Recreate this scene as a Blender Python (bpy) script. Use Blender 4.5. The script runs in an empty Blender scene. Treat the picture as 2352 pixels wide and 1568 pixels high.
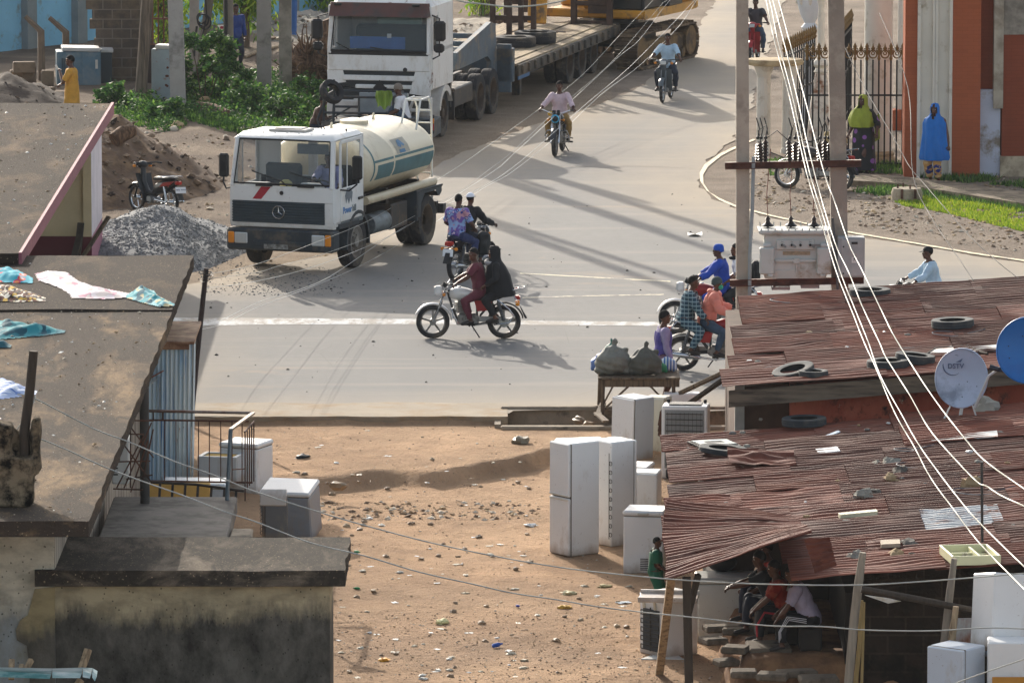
import bpy, math, random
import numpy as np
from mathutils import Vector, Matrix, noise as mnoise
random.seed(7); rng = np.random.default_rng(7)
R = math.radians
scene = bpy.context.scene
COL = scene.collection
V = Vector
# ---------------------------------------------------------------- camera geometry
F, CX, CY, HZ, CAMZ = 15000.0, 1176.0, 784.0, -1250.0, 15.5
TH = math.atan((CY - HZ) / F)
FW = V((0, math.cos(TH), -math.sin(TH))); UP = V((0, math.sin(TH), math.cos(TH))); RT = V((1, 0, 0))
def ray(px, py): return FW + RT * ((px - CX) / F) - UP * ((py - CY) / F)
def G(px, py, z=0.0):                      # where the sight line meets the level z
 d = ray(px, py); return V((0, 0, CAMZ)) + d * ((z - CAMZ) / d.z)
def A(px, py, Y):                          # where the sight line meets the distance Y
 d = ray(px, py); return V((0, 0, CAMZ)) + d * (Y / d.y)
def sc(Y): return F / (Y * math.cos(TH) + CAMZ * math.sin(TH))   # about how many px a metre takes at Y
# ---------------------------------------------------------------- mesh builder
class MB:
 def __init__(s): s.v = []; s.f = []; s.m = []; s.mi = 0
 def add(s, vs, fs):
  b = len(s.v); s.v.extend([tuple(p) for p in vs])
  for q in fs: s.f.append(tuple(b + i for i in q)); s.m.append(s.mi)
  return s
 def mat(s, i): s.mi = i; return s
 def box(s, c, size, rz=0, b=0, rx=0, ry=0, mtx=None):
  hx, hy, hz = size[0] / 2, size[1] / 2, size[2] / 2
  if mtx is None: mtx = Matrix.Rotation(rz, 3, 'Z') @ Matrix.Rotation(ry, 3, 'Y') @ Matrix.Rotation(rx, 3, 'X')
  c = V(c)
  if b <= 0:
   vs = [c + mtx @ V((x * hx, y * hy, z * hz)) for z in (-1, 1) for y in (-1, 1) for x in (-1, 1)]
   return s.add(vs, [(0, 2, 3, 1), (4, 5, 7, 6), (0, 1, 5, 4), (2, 6, 7, 3), (0, 4, 6, 2), (1, 3, 7, 5)])
  b = min(b, hx * .9, hy * .9, hz * .9); vs = []; ix = {}
  h = (hx, hy, hz)
  for sx in (-1, 1):
   for sy in (-1, 1):
    for sz in (-1, 1):
     for a in range(3):
      p = [sx * (hx - b), sy * (hy - b), sz * (hz - b)]; p[a] = (sx, sy, sz)[a] * h[a]
      ix[(sx, sy, sz, a)] = len(vs); vs.append(c + mtx @ V(p))
  fs = []
  for a in range(3):
   o = [i for i in range(3) if i != a]
   for sg in (-1, 1):
    q = []
    for u, w in ((-1, -1), (1, -1), (1, 1), (-1, 1)):
     k = [0, 0, 0]; k[a] = sg; k[o[0]] = u; k[o[1]] = w; q.append(ix[tuple(k) + (a,)])
    fs.append(q)
  for a in range(3):                     # edges along axis a
   o = [i for i in range(3) if i != a]
   for u in (-1, 1):
    for w in (-1, 1):
     k0 = [0, 0, 0]; k0[a] = -1; k0[o[0]] = u; k0[o[1]] = w; k1 = list(k0); k1[a] = 1
     fs.append([ix[tuple(k0) + (o[0],)], ix[tuple(k1) + (o[0],)], ix[tuple(k1) + (o[1],)], ix[tuple(k0) + (o[1],)]])
  for sx in (-1, 1):
   for sy in (-1, 1):
    for sz in (-1, 1): fs.append([ix[(sx, sy, sz, a)] for a in range(3)])
  return s.add(vs, fs)
 def hexa(s, p):                            # 8 corners: 4 bottom, 4 top
  return s.add(p, [(0, 3, 2, 1), (4, 5, 6, 7), (0, 1, 5, 4), (1, 2, 6, 5), (2, 3, 7, 6), (3, 0, 4, 7)])
 def bar(s, p0, p1, w, h=None, up=(0, 0, 1), b=0):
  p0, p1 = V(p0), V(p1); h = h or w; d = (p1 - p0); L = d.length; d.normalize()
  u = V(up)
  if abs(d.dot(u)) > .97: u = V((0, 1, 0)) if abs(d.y) < .9 else V((1, 0, 0))
  x = d.cross(u).normalized(); z = x.cross(d).normalized()
  return s.box((p0 + p1) / 2, (w, L, h), b=b, mtx=Matrix((x, d, z)).transposed())
 def tube(s, path, r, n=8, caps=True, closed=False):
  P = [V(p) for p in path]; N = len(P); rr = r if hasattr(r, '__len__') else [r] * N
  ref = None; rings = []
  for i in range(N):
   if closed: t = P[(i + 1) % N] - P[i - 1]
   else: t = P[min(i + 1, N - 1)] - P[max(i - 1, 0)]
   if t.length < 1e-9: t = V((0, 0, 1))
   t.normalize()
   if ref is None:
    ref = t.orthogonal().normalized() if abs(t.z) > .95 else t.cross(V((0, 0, 1))).normalized()
   ref = ref - t * ref.dot(t)
   if ref.length < 1e-6: ref = t.orthogonal()
   ref.normalize(); bi = t.cross(ref)
   rings.append([P[i] + (ref * math.cos(a) + bi * math.sin(a)) * rr[i] for a in [2 * math.pi * k / n for k in range(n)]])
  vs = [p for g in rings for p in g]; fs = []
  for i in range(N if closed else N - 1):
   j = (i + 1) % N
   for k in range(n): fs.append((i * n + k, i * n + (k + 1) % n, j * n + (k + 1) % n, j * n + k))
  if caps and not closed: fs.append(tuple(range(n - 1, -1, -1))); fs.append(tuple((N - 1) * n + k for k in range(n)))
  return s.add(vs, fs)
 def cone(s, p0, p1, r0, r1=None, n=16): return s.tube([p0, p1], [r0, r0 if r1 is None else r1], n)
 def lathe(s, prof, o=(0, 0, 0), axis=(0, 0, 1), n=20, sx=1, sy=1, caps=True):  # prof: (r, h)
  o = V(o); ax = V(axis).normalized(); e1 = ax.orthogonal().normalized() if abs(ax.z) < .99 else V((1, 0, 0)); e2 = ax.cross(e1)
  vs = []; fs = []
  for r, h in prof:
   for k in range(n):
    a = 2 * math.pi * k / n; vs.append(o + ax * h + e1 * (r * math.cos(a) * sx) + e2 * (r * math.sin(a) * sy))
  for i in range(len(prof) - 1):
   for k in range(n): fs.append((i * n + k, i * n + (k + 1) % n, (i + 1) * n + (k + 1) % n, (i + 1) * n + k))
  if caps:
   if prof[0][0] > 1e-6: fs.append(tuple(range(n - 1, -1, -1)))
   if prof[-1][0] > 1e-6: fs.append(tuple((len(prof) - 1) * n + k for k in range(n)))
  return s.add(vs, fs)
 def ball(s, c, r, n=14, m=9, mtx=None, noise=0, ns=2.0, seed=0):
  if not hasattr(r, '__len__'): r = (r, r, r)
  c = V(c); vs = []; fs = []
  for i in range(m + 1):
   ph = math.pi * i / m
   for k in range(n):
    a = 2 * math.pi * k / n; d = V((math.sin(ph) * math.cos(a), math.sin(ph) * math.sin(a), math.cos(ph)))
    q = 1 + (noise * mnoise.noise(d * ns + V((seed, seed * 1.7, 0))) if noise else 0)
    p = V((d.x * r[0], d.y * r[1], d.z * r[2])) * q
    vs.append(c + (mtx @ p if mtx else p))
  for i in range(m):
   for k in range(n): fs.append((i * n + k, (i + 1) * n + k, (i + 1) * n + (k + 1) % n, i * n + (k + 1) % n))
  return s.add(vs, fs)
 def torus(s, c, axis, Rr, r, n=28, m=8, sq=1.0):
  c = V(c); ax = V(axis).normalized(); e1 = ax.orthogonal().normalized(); e2 = ax.cross(e1); vs = []; fs = []
  for i in range(n):
   a = 2 * math.pi * i / n; d = e1 * math.cos(a) + e2 * math.sin(a)
   for k in range(m):
    b = 2 * math.pi * (k + .5) / m; vs.append(c + d * (Rr + r * math.cos(b)) + ax * (r * sq * math.sin(b)))
  for i in range(n):
   for k in range(m): fs.append((i * m + k, ((i + 1) % n) * m + k, ((i + 1) % n) * m + (k + 1) % m, i * m + (k + 1) % m))
  return s.add(vs, fs)
 def prism(s, pts, vec):                    # planar outline pushed along vec
  pts = [V(p) for p in pts]; vec = V(vec); n = len(pts)
  return s.add(pts + [p + vec for p in pts], [tuple(range(n - 1, -1, -1)), tuple(range(n, 2 * n))] + [(i, (i + 1) % n, n + (i + 1) % n, n + i) for i in range(n)])
 def grid(s, fn, nu, nv):
  vs = [fn(i / nu, j / nv) for j in range(nv + 1) for i in range(nu + 1)]
  return s.add(vs, [(j * (nu + 1) + i, j * (nu + 1) + i + 1, (j + 1) * (nu + 1) + i + 1, (j + 1) * (nu + 1) + i) for j in range(nv) for i in range(nu)])
 def loft(s, rings, caps=True):
  n = len(rings[0]); vs = [p for g in rings for p in g]; fs = []
  for i in range(len(rings) - 1):
   for k in range(n): fs.append((i * n + k, i * n + (k + 1) % n, (i + 1) * n + (k + 1) % n, (i + 1) * n + k))
  if caps: fs.append(tuple(range(n - 1, -1, -1))); fs.append(tuple((len(rings) - 1) * n + k for k in range(n)))
  return s.add(vs, fs)
 def quad(s, *p): return s.add(p, [tuple(range(len(p)))])
def mesh_of(name, mb, mats, smooth=None, recalc=True):
 me = bpy.data.meshes.new(name); me.from_pydata(mb.v, [], mb.f)
 for m in (mats if isinstance(mats, (list, tuple)) else [mats]): me.materials.append(m)
 if any(mb.m): me.polygons.foreach_set('material_index', mb.m)
 if recalc:
  import bmesh
  bm = bmesh.new(); bm.from_mesh(me); bmesh.ops.recalc_face_normals(bm, faces=bm.faces); bm.to_mesh(me); bm.free()
 if smooth is not None:
  me.polygons.foreach_set('use_smooth', [True] * len(me.polygons))
  if smooth < 179: me.set_sharp_from_angle(angle=R(smooth))
 me.update(); return me
def link(name, me, parent=None, loc=None, rz=None):
 o = bpy.data.objects.new(name, me); COL.objects.link(o)
 if parent: o.parent = parent
 if loc is not None: o.location = loc
 if rz is not None: o.rotation_euler[2] = rz
 return o
def obj(name, mb, mats, parent=None, smooth=None, loc=None, rz=None, recalc=True):
 return link(name, mesh_of(name, mb, mats, smooth, recalc), parent, loc, rz)
def tag(o, label=None, cat=None, group=None, kind=None):
 if label: o['label'] = label
 if cat: o['category'] = cat
 if group: o['group'] = group
 if kind: o['kind'] = kind
 return o
def thing(name, label, cat, loc=(0, 0, 0), rz=0, group=None, rx=0, ry=0):
 o = bpy.data.objects.new(name, None); COL.objects.link(o); o.empty_display_size = .1
 o.location = loc; o.rotation_euler = (rx, ry, rz); return tag(o, label, cat, group)
def dup(root, loc=None, rz=None, label=None, group=None):
 r = root.copy(); COL.objects.link(r)
 if loc is not None: r.location = loc
 if rz is not None: r.rotation_euler[2] = rz
 if label: r['label'] = label
 if group: r['group'] = group
 for ch in list(root.children):
  c = ch.copy(); COL.objects.link(c); c.parent = r
  for g in list(ch.children): d = g.copy(); COL.objects.link(d); d.parent = c
 return r
# ---------------------------------------------------------------- materials
def lin(h):
 if not isinstance(h, str): return tuple(h)
 h = h.lstrip('#'); c = [int(h[i:i + 2], 16) / 255 for i in (0, 2, 4)]
 return tuple(x / 12.92 if x <= .04045 else ((x + .055) / 1.055) ** 2.4 for x in c)
class NT:
 def __init__(s, name):
  s.m = bpy.data.materials.new(name); s.m.use_nodes = True; s.t = s.m.node_tree; s.n = s.t.nodes; s.l = s.t.links
  s.p = s.n['Principled BSDF']; s.tc = s.n.new('ShaderNodeTexCoord'); s.co = s.tc.outputs['Object']
 def new(s, t, **k):
  n = s.n.new(t)
  for a, b in k.items():
   if a.startswith('i_'): n.inputs[a[2:].replace('_', ' ')].default_value = b
   else: setattr(n, a, b)
  return n
 def noise(s, scale, detail=4, rough=.55, stretch=None, dist=0):
  n = s.new('ShaderNodeTexNoise', i_Scale=scale, i_Detail=detail, i_Roughness=rough, i_Distortion=dist); co = s.co
  if stretch:
   mp = s.new('ShaderNodeMapping'); mp.inputs['Scale'].default_value = stretch; s.l.new(co, mp.inputs[0]); co = mp.outputs[0]
  s.l.new(co, n.inputs['Vector']); return n.outputs['Fac']
 def voro(s, scale, feature='F1', out='Distance', stretch=None):
  n = s.new('ShaderNodeTexVoronoi', feature=feature, i_Scale=scale); co = s.co
  if stretch:
   mp = s.new('ShaderNodeMapping'); mp.inputs['Scale'].default_value = stretch; s.l.new(co, mp.inputs[0]); co = mp.outputs[0]
  s.l.new(co, n.inputs['Vector']); return n.outputs[out]
 def ramp(s, src, a, b, v0=0.0, v1=1.0):
  n = s.new('ShaderNodeMapRange'); n.inputs[1].default_value = a; n.inputs[2].default_value = b; n.inputs[3].default_value = v0; n.inputs[4].default_value = v1
  s.l.new(src, n.inputs[0]); return n.outputs[0]
 def mix(s, fac, a, b, mode='MIX'):
  n = s.new('ShaderNodeMix', data_type='RGBA', blend_type=mode)
  for i, x in ((0, fac), (6, a), (7, b)):
   if isinstance(x, (int, float)): n.inputs[i].default_value = x
   elif isinstance(x, (tuple, list)): n.inputs[i].default_value = tuple(x[:3]) + (1,)
   else: s.l.new(x, n.inputs[i])
  return n.outputs[2]
 def math(s, op, a, b=0.0):
  n = s.new('ShaderNodeMath', operation=op)
  for i, x in enumerate((a, b)):
   if isinstance(x, (int, float)): n.inputs[i].default_value = x
   else: s.l.new(x, n.inputs[i])
  return n.outputs[0]
 def attr(s, name, out='Fac'): return s.new('ShaderNodeAttribute', attribute_name=name).outputs[out]
 def sep(s, i):
  n = s.new('ShaderNodeSeparateXYZ'); s.l.new(s.co, n.inputs[0]); return n.outputs[i]
 def bump(s, h, strength=.5, dist=.02):
  n = s.new('ShaderNodeBump'); n.inputs['Strength'].default_value = strength; n.inputs['Distance'].default_value = dist
  s.l.new(h, n.inputs['Height']); s.l.new(n.outputs[0], s.p.inputs['Normal'])
 def out(s, col, rough=.7, metal=0, spec=.5):
  if isinstance(col, (tuple, list)): s.p.inputs['Base Color'].default_value = tuple(col[:3]) + (1,)
  else: s.l.new(col, s.p.inputs['Base Color'])
  if isinstance(rough, (int, float)): s.p.inputs['Roughness'].default_value = rough
  else: s.l.new(rough, s.p.inputs['Roughness'])
  s.p.inputs['Metallic'].default_value = metal; s.p.inputs['Specular IOR Level'].default_value = spec
  return s.m
_mc = {}
def M(col, rough=.6, metal=0, var=.18, scale=3, dirt=None, dirtamt=.5, dscale=2.5, bump=0, bscale=30, spec=.4, stretch=None, name=None):
 key = (str(col), rough, metal, var, scale, str(dirt), dirtamt, dscale, bump, bscale, spec, str(stretch))
 if key in _mc: return _mc[key]
 t = NT(name or 'paint'); c = lin(col)
 a = tuple(x * (1 - var) for x in c); b = tuple(min(1, x * (1 + var)) for x in c)
 k = t.mix(t.ramp(t.noise(scale, 5, .6, stretch), .3, .7), a, b)
 if dirt is not None:
  mk = t.ramp(t.noise(dscale, 6, .65, stretch), .62 - dirtamt * .35, .72 - dirtamt * .2)
  k = t.mix(mk, k, lin(dirt))
 if bump: t.bump(t.noise(bscale, 4), bump, .02)
 _mc[key] = t.out(k, rough, metal, spec); return _mc[key]
def glass(tint=(.35, .42, .42), rough=.05, alpha=.35):
 key = ('glass', tint, alpha)
 if key in _mc: return _mc[key]
 t = NT('glass'); m = t.out(tint, rough, 0, .6); t.p.inputs['Alpha'].default_value = alpha; _mc[key] = m; return m
BLK = M('#1b1c1e', .55, name='black'); RUB = M('#24262a', .85, var=.3, dirt='#5b5348', dirtamt=.35, dscale=3, name='rubber')
CHR = M('#b9bcbf', .22, 1, var=.05, name='chrome'); STL = M('#8a8d90', .4, .8, name='steel'); DKM = M('#2e2f31', .5, .3, dirt='#5a4a3a', dirtamt=.3, name='dark metal')
def grime(col, z0, z1, dcol='#8a7457', rough=.42, amt=.8, dirt=.16, rust=False):
 key = ('gr', col, z0, z1, dirt, rust)
 if key in _mc: return _mc[key]
 t = NT('enamel'); c = lin(col); n = t.noise(3.2, 6, .68, (1, 1, .5)); k = t.mix(t.ramp(t.noise(1.3, 4), .3, .7), tuple(x * .92 for x in c), c)
 k = t.mix(t.ramp(t.math('ADD', t.sep(2), t.math('MULTIPLY', t.math('SUBTRACT', n, .5), (z1 - z0) * 2.2)), z0, z1, amt, 0), k, lin(dcol))
 k = t.mix(t.ramp(t.noise(2.4, 7, .72, (1, 1, .45)), .60 - dirt * .3, .74, 0, .55), k, lin('#9c8a6c'))
 k = t.mix(t.ramp(t.noise(22, 3, .6), .68, .72, 0, .5), k, lin('#6d5138'))
 if rust: k = t.mix(t.ramp(t.noise(3.1, 7, .75, (1, 1, .35)), .63, .68, 0, .85), k, lin('#6b3b22'))
 t.bump(t.noise(4, 2), .12, .04); _mc[key] = t.out(k, rough, 0, .4); return _mc[key]
WHT = M('#d9dad6', .45, var=.06, scale=1.5, dirt='#b3a68f', dirtamt=.15, name='white enamel')
# remesh a pile of overlapping shapes into one closed skin
def remesh(mb, voxel, smooth=2, fac=.5):
 me = bpy.data.meshes.new('tmp'); me.from_pydata(mb.v, [], mb.f)
 o = bpy.data.objects.new('tmp', me); COL.objects.link(o)
 md = o.modifiers.new('r', 'REMESH'); md.mode = 'VOXEL'; md.voxel_size = voxel
 if smooth: sm = o.modifiers.new('s', 'SMOOTH'); sm.iterations = smooth; sm.factor = fac
 dg = bpy.context.evaluated_depsgraph_get(); ev = o.evaluated_get(dg); m2 = bpy.data.meshes.new_from_object(ev)
 nv = len(m2.vertices); co = np.empty(nv * 3); m2.vertices.foreach_get('co', co)
 fs = [tuple(p.vertices) for p in m2.polygons]
 bpy.data.objects.remove(o); bpy.data.meshes.remove(me); bpy.data.meshes.remove(m2)
 return co.reshape(-1, 3), fs
def blob(name, mb, voxel, mats, parent=None, smooth=2, nz=0, ns=3, loc=None, fac=.5):
 co, fs = remesh(mb, voxel, smooth, fac); out = MB()
 vs = [V(p) for p in co]
 if nz: vs = [p + mnoise.noise_vector(p * ns) * nz for p in vs]
 out.add(vs, fs); return obj(name, out, mats, parent, 179, loc)
def text_mesh(s, size, mat, parent, M4, name='lettering', extrude=.002, bold=0):
 cu = bpy.data.curves.new('t', 'FONT'); cu.body = s; cu.size = size; cu.extrude = extrude; cu.offset = bold; cu.align_x = 'CENTER'; cu.align_y = 'CENTER'; cu.resolution_u = 3
 o = bpy.data.objects.new('t', cu); COL.objects.link(o)
 me = bpy.data.meshes.new_from_object(o.evaluated_get(bpy.context.evaluated_depsgraph_get()))
 bpy.data.objects.remove(o); bpy.data.curves.remove(cu); me.materials.clear(); me.materials.append(mat)
 me.transform(M4); return link(name, me, parent)
def frame(o, x, y):                        # matrix with origin o, text along x, up y
 x = V(x).normalized(); y = V(y).normalized(); z = x.cross(y)
 m = Matrix((x, y, z)).transposed().to_4x4(); m.translation = V(o); return m
def inpoly(X, Y, poly):
 X = np.asarray(X); inside = np.zeros(X.shape, bool); n = len(poly); j = n - 1
 for i in range(n):
  xi, yi = poly[i][:2]; xj, yj = poly[j][:2]
  c = ((yi > Y) != (yj > Y)) & (X < (xj - xi) * (Y - yi) / (yj - yi + 1e-12) + xi); inside ^= c; j = i
 return inside
def polydist(X, Y, poly):
 d = np.full(np.shape(X), 1e9); n = len(poly)
 for i in range(n):
  ax, ay = poly[i][:2]; bx, by = poly[(i + 1) % n][:2]; L = (bx - ax) ** 2 + (by - ay) ** 2 + 1e-12
  t = np.clip(((X - ax) * (bx - ax) + (Y - ay) * (by - ay)) / L, 0, 1); d = np.minimum(d, np.hypot(X - ax - t * (bx - ax), Y - ay - t * (by - ay)))
 return d
def sst(a, b, x): t = np.clip((x - a) / (b - a), 0, 1); return t * t * (3 - 2 * t)
def fbm(X, Y, s, seed=0, oct=3):
 out = np.zeros(np.shape(X)); amp = 1; r = np.random.default_rng(seed)
 for k in range(oct):
  for _ in range(4):
   a = r.uniform(0, 6.28); w = s * r.uniform(.7, 1.4); out += amp * np.sin((X * np.cos(a) + Y * np.sin(a)) * w * 6.28 + r.uniform(0, 6.28)) / 4
  amp *= .5; s *= 2.1
 return out
# ================================================================ camera, light, ground, road
cam = bpy.data.cameras.new('camera'); cam.sensor_width = 36; cam.lens = 36 * F / 2352; cam.clip_start = 1; cam.clip_end = 6000
co_ = bpy.data.objects.new('camera', cam); COL.objects.link(co_); co_.location = (0, 0, CAMZ); co_.rotation_euler = (R(90) - TH, 0, 0); scene.camera = co_
SHV = V((.82, -2.4, -1.0)).normalized()
sl = bpy.data.lights.new('sun', 'SUN'); sl.energy = 3.0; sl.angle = R(.42); sl.color = (1, .91, .79)
so = bpy.data.objects.new('sun', sl); COL.objects.link(so); so.rotation_euler = SHV.to_track_quat('-Z', 'Y').to_euler(); so.location = (-30, 150, 60)
w = bpy.data.worlds.new('World'); scene.world = w; w.use_nodes = True
sk = w.node_tree.nodes.new('ShaderNodeTexSky'); sk.sky_type = 'NISHITA'; sk.sun_disc = False; sk.sun_elevation = math.asin(-SHV.z); sk.sun_rotation = math.atan2(-SHV.x, -SHV.y)
sk.dust_density = 3.0; sk.ozone_density = .5; hs = w.node_tree.nodes.new('ShaderNodeHueSaturation'); hs.inputs['Saturation'].default_value = .55
w.node_tree.links.new(sk.outputs[0], hs.inputs['Color']); w.node_tree.links.new(hs.outputs[0], w.node_tree.nodes['Background'].inputs[0]); w.node_tree.nodes['Background'].inputs[1].default_value = .15
scene.view_settings.view_transform = 'Standard'; scene.view_settings.look = 'None'; scene.view_settings.exposure = 0.78; scene.view_settings.gamma = 1
scene.cycles.max_bounces = 5; scene.cycles.transparent_max_bounces = 8; scene.cycles.use_denoising = True
def GP(pts, z=0.0): return [G(x, y, z) for x, y in pts]
ALZ = -.34                                   # level of the alley floor
road_px = [(200, 957), (1150, 955), (1172, 941), (1700, 944), (2600, 962), (2600, 640), (2352, 604), (2239, 587), (2089, 561), (1951, 538), (1851, 518), (1763, 498), (1688, 478), (1648, 462), (1622, 444), (1606, 422), (1606, 398), (1625, 372), (1665, 340), (1700, 300), (1728, 230), (1750, 150), (1785, 60), (1815, -40), (1655, -40), (1640, 10), (1585, 80), (1540, 150), (1460, 205), (1380, 238), (1240, 282), (1150, 318), (1060, 350), (1000, 385), (930, 470), (800, 580), (640, 607), (560, 618), (490, 645), (430, 655), (200, 668)]
ROAD = [(p.x, p.y) for p in GP(road_px)]
BANK = [(p.x, p.y) for p in GP([(0, 1075), (560, 1080), (700, 1092), (900, 1078), (1000, 1083), (1100, 1064), (1230, 1036), (1290, 1022), (1420, 1010), (2000, 1000)], -.1)]
DR = [G(1168, 943, 0), G(1720, 946, 0), G(1720, 964, -.1), G(1150, 961, -.1)]; DRX0, DRX1 = DR[3].x, 9.0; DRY1, DRY0 = 106.05, 104.7
YE = G(800, 957).y
def gz(X, Y):
 X = np.asarray(X, float); Y = np.asarray(Y, float)
 z = np.full(X.shape, -.015)
 z = z - .10 * sst(YE + .05, YE - .05, Y)
 yb = np.interp(X, [p[0] for p in BANK], [p[1] for p in BANK]) + .25 * fbm(X, Y * 0, .35, 3, 4)
 steep = np.interp(X, [-5, -2.5, -1, 2], [.9, .5, .25, .25])
 z = z - (.24 - .02) * sst(yb + .1, yb - steep, Y) * sst(YE, YE - 1, Y)
 rel = sst(YE - .3, YE - 1.5, Y)
 z = z + rel * (.02 * fbm(X * 1.6, Y * .7, .35, 5, 3) + .014 * fbm(X, Y, 1.3, 6, 3))
 off = ~inpoly(X, Y, ROAD); d = polydist(X, Y, ROAD)
 z = z + np.where(off & (Y > YE + .5), sst(.2, 2.5, d) * (.04 + .025 * fbm(X, Y, .22, 8, 5)), 0)
 # slope up to the blue wall
 z = z + np.where(off & (X < 0) & (Y > 140), sst(1.5, 14, d) * .12, 0)
 dr = (X > DRX0) & (X < DRX1) & (Y < DRY1 + .02) & (Y > DRY0 - .02); z = np.where(dr, -.75, z)
 return z
def gz1(x, y): return float(gz(np.array([x]), np.array([y]))[0])
def onG(px, py, it=4):                       # sight line onto the real ground
 z = 0.0
 for _ in range(it): p = G(px, py, z); z = gz1(p.x, p.y)
 return G(px, py, z)
def axis_lines(segs):
 out = []
 for a, b, n in segs: out += list(np.linspace(a, b, n, endpoint=False))
 return np.array(out + [segs[-1][1]])
xs = axis_lines([(-3000, -300, 6), (-300, -22, 8), (-22, -6, 60), (-6, 6, 110), (6, 22, 60), (22, 300, 8), (300, 3000, 6)])
ys = axis_lines([(-3000, 0, 5), (0, 74, 6), (74, 106.6, 300), (106.6, 190, 330), (190, 240, 40), (240, 600, 10), (600, 4000, 6)])
XX, YY = np.meshgrid(xs, ys); ZZ = gz(XX, YY); ZZ = np.where((YY > 240) | (YY < 70) | (abs(XX) > 40), -.05, ZZ)
mb = MB(); nx, ny = len(xs), len(ys)
mb.v = list(zip(XX.ravel().tolist(), YY.ravel().tolist(), ZZ.ravel().tolist()))
mb.f = [(j * nx + i, j * nx + i + 1, (j + 1) * nx + i + 1, (j + 1) * nx + i) for j in range(ny - 1) for i in range(nx - 1)]; mb.m = [0] * len(mb.f)
dirt = np.array([.57, .365, .22]); tan = np.array([.36, .285, .21]); verge = np.array([.30, .245, .195]); soil = np.array([.17, .13, .10]); pale = np.array([.53, .39, .26])
n1 = fbm(XX, YY, .09, 11, 4); n2 = fbm(XX, YY, .3, 12, 4)
c = np.zeros(XX.shape + (3,)) + tan
c = np.where((YY < 107)[..., None], dirt, c)
pw = np.clip(.5 + .5 * n1, 0, 1)[..., None]
c = np.where((YY < 107)[..., None], c * (1 - .35 * pw) + pale * .35 * pw, c)
rs = sst(95, 86, YY) * np.clip(.55 + .5 * n2, 0, 1); c = c * (1 - .38 * rs[..., None]) + np.array([.30, .215, .16]) * .38 * rs[..., None]   # trodden litter soil near the shacks
c = np.where((YY < 107)[..., None], c * (1 + .16 * np.clip(fbm(XX, YY, .22, 14, 5), -1, 1)[..., None] - .10 * np.clip(fbm(XX * 2.2, YY * .5, .5, 15, 3), 0, 1)[..., None]), c)
c = np.where(((XX > 2.5) & (YY > 112))[..., None], verge * (1 + .18 * n2[..., None]), c)
sw = (sst(.5, 4, polydist(XX, YY, ROAD)) * (XX < 1) * (YY > 118) * np.clip(.75 + .4 * n2, 0, 1))[..., None]
c = c * (1 - sw) + soil * sw
t = NT('ground'); at = t.attr('zone', 'Color')
k = t.mix(t.ramp(t.noise(1.3, 7, .68), .3, .7, 0, 1), t.mix(1, at, (.78, .76, .74), 'MULTIPLY'), t.mix(1, at, (1.14, 1.13, 1.11), 'MULTIPLY'))
k = t.mix(t.ramp(t.noise(14, 5, .7), .58, .68, 0, .55), k, (.19, .135, .095))
k = t.mix(t.ramp(t.noise(26, 3, .7), .64, .7, 0, .6), k, (.5, .42, .34))
t.bump(t.math('ADD', t.noise(9, 6, .7), t.math('MULTIPLY', t.noise(45, 3), .4)), 1.0, .1)
g = obj('ground', mb, t.out(k, .95, 0, .15), smooth=180, recalc=False); tag(g, kind='structure')
ca = g.data.color_attributes.new('zone', 'FLOAT_COLOR', 'POINT'); ca.data.foreach_set('color', np.concatenate([np.clip(c, 0, 1), np.ones(XX.shape + (1,))], -1).ravel())
# ---- road sheet: a grid clipped by the outline, edges frayed with dust
def clipgrid(name, poly, z, step, mat, fray=.25, dust=2.0, xr=None):
 P = np.array(poly); x0, y0 = P.min(0) - 1; x1, y1 = P.max(0) + 1
 gx = np.arange(x0, x1 + step, step); gy = np.arange(y0, y1 + step * 1.6, step * 1.6); X, Y = np.meshgrid(gx, gy)
 d = polydist(X, Y, poly) * np.where(inpoly(X, Y, poly), 1, -1) + fray * fbm(X, Y, .5, 21, 4)
 dy, dx = np.gradient(d, gy, gx); gg = dx * dx + dy * dy + 1e-6; mv = (d < 0) & (d > -step * 3)
 X = np.where(mv, X - d * dx / gg * .98, X); Y = np.where(mv, Y - d * dy / gg * .98, Y)
 nx = len(gx); m = MB(); keep = d > 0; idx = -np.ones(X.shape, int); cells = []
 kk = keep[:-1, :-1] | keep[:-1, 1:] | keep[1:, :-1] | keep[1:, 1:]
 for j, i in zip(*np.nonzero(kk)): cells.append((j, i))
 vv = []; dd = []
 def vid(j, i):
  if idx[j, i] < 0: idx[j, i] = len(vv); vv.append((X[j, i], Y[j, i], z)); dd.append(max(0, d[j, i]))
  return int(idx[j, i])
 for j, i in cells: m.f.append((vid(j, i), vid(j, i + 1), vid(j + 1, i + 1), vid(j + 1, i)))
 m.v = vv; m.m = [0] * len(m.f); o = obj(name, m, mat, recalc=False); tag(o, kind='structure')
 a = o.data.attributes.new('edge', 'FLOAT', 'POINT'); a.data.foreach_set('value', np.array(dd, dtype=float)); return o
t = NT('dusty asphalt'); ed = t.attr('edge')
base = t.mix(t.ramp(t.noise(.22, 6, .62, (1, .35, 1)), .36, .64), (.172, .172, .170), (.226, .220, .208))
base = t.mix(t.ramp(t.noise(5, 5, .7), .35, .65, 0, .5), base, (.17, .165, .155)); base = t.mix(t.ramp(t.noise(.8, 6, .7, (.12, 1.3, 1)), .52, .64, 0, .5), base, (.29, .262, .225)); cr = t.voro(.35, 'DISTANCE_TO_EDGE'); base = t.mix(t.math('MULTIPLY', t.ramp(cr, .0, .004, .35, 0), t.ramp(t.noise(.2, 3), .5, .58)), base, (.09, .085, .08))
dm = t.math('MULTIPLY', t.ramp(ed, 0, 3.2, 1, 0), t.ramp(t.noise(.35, 6, .65, (1, .4, 1)), .25, .6, .25, 1))
base = t.mix(dm, base, (.36, .295, .215))
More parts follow.
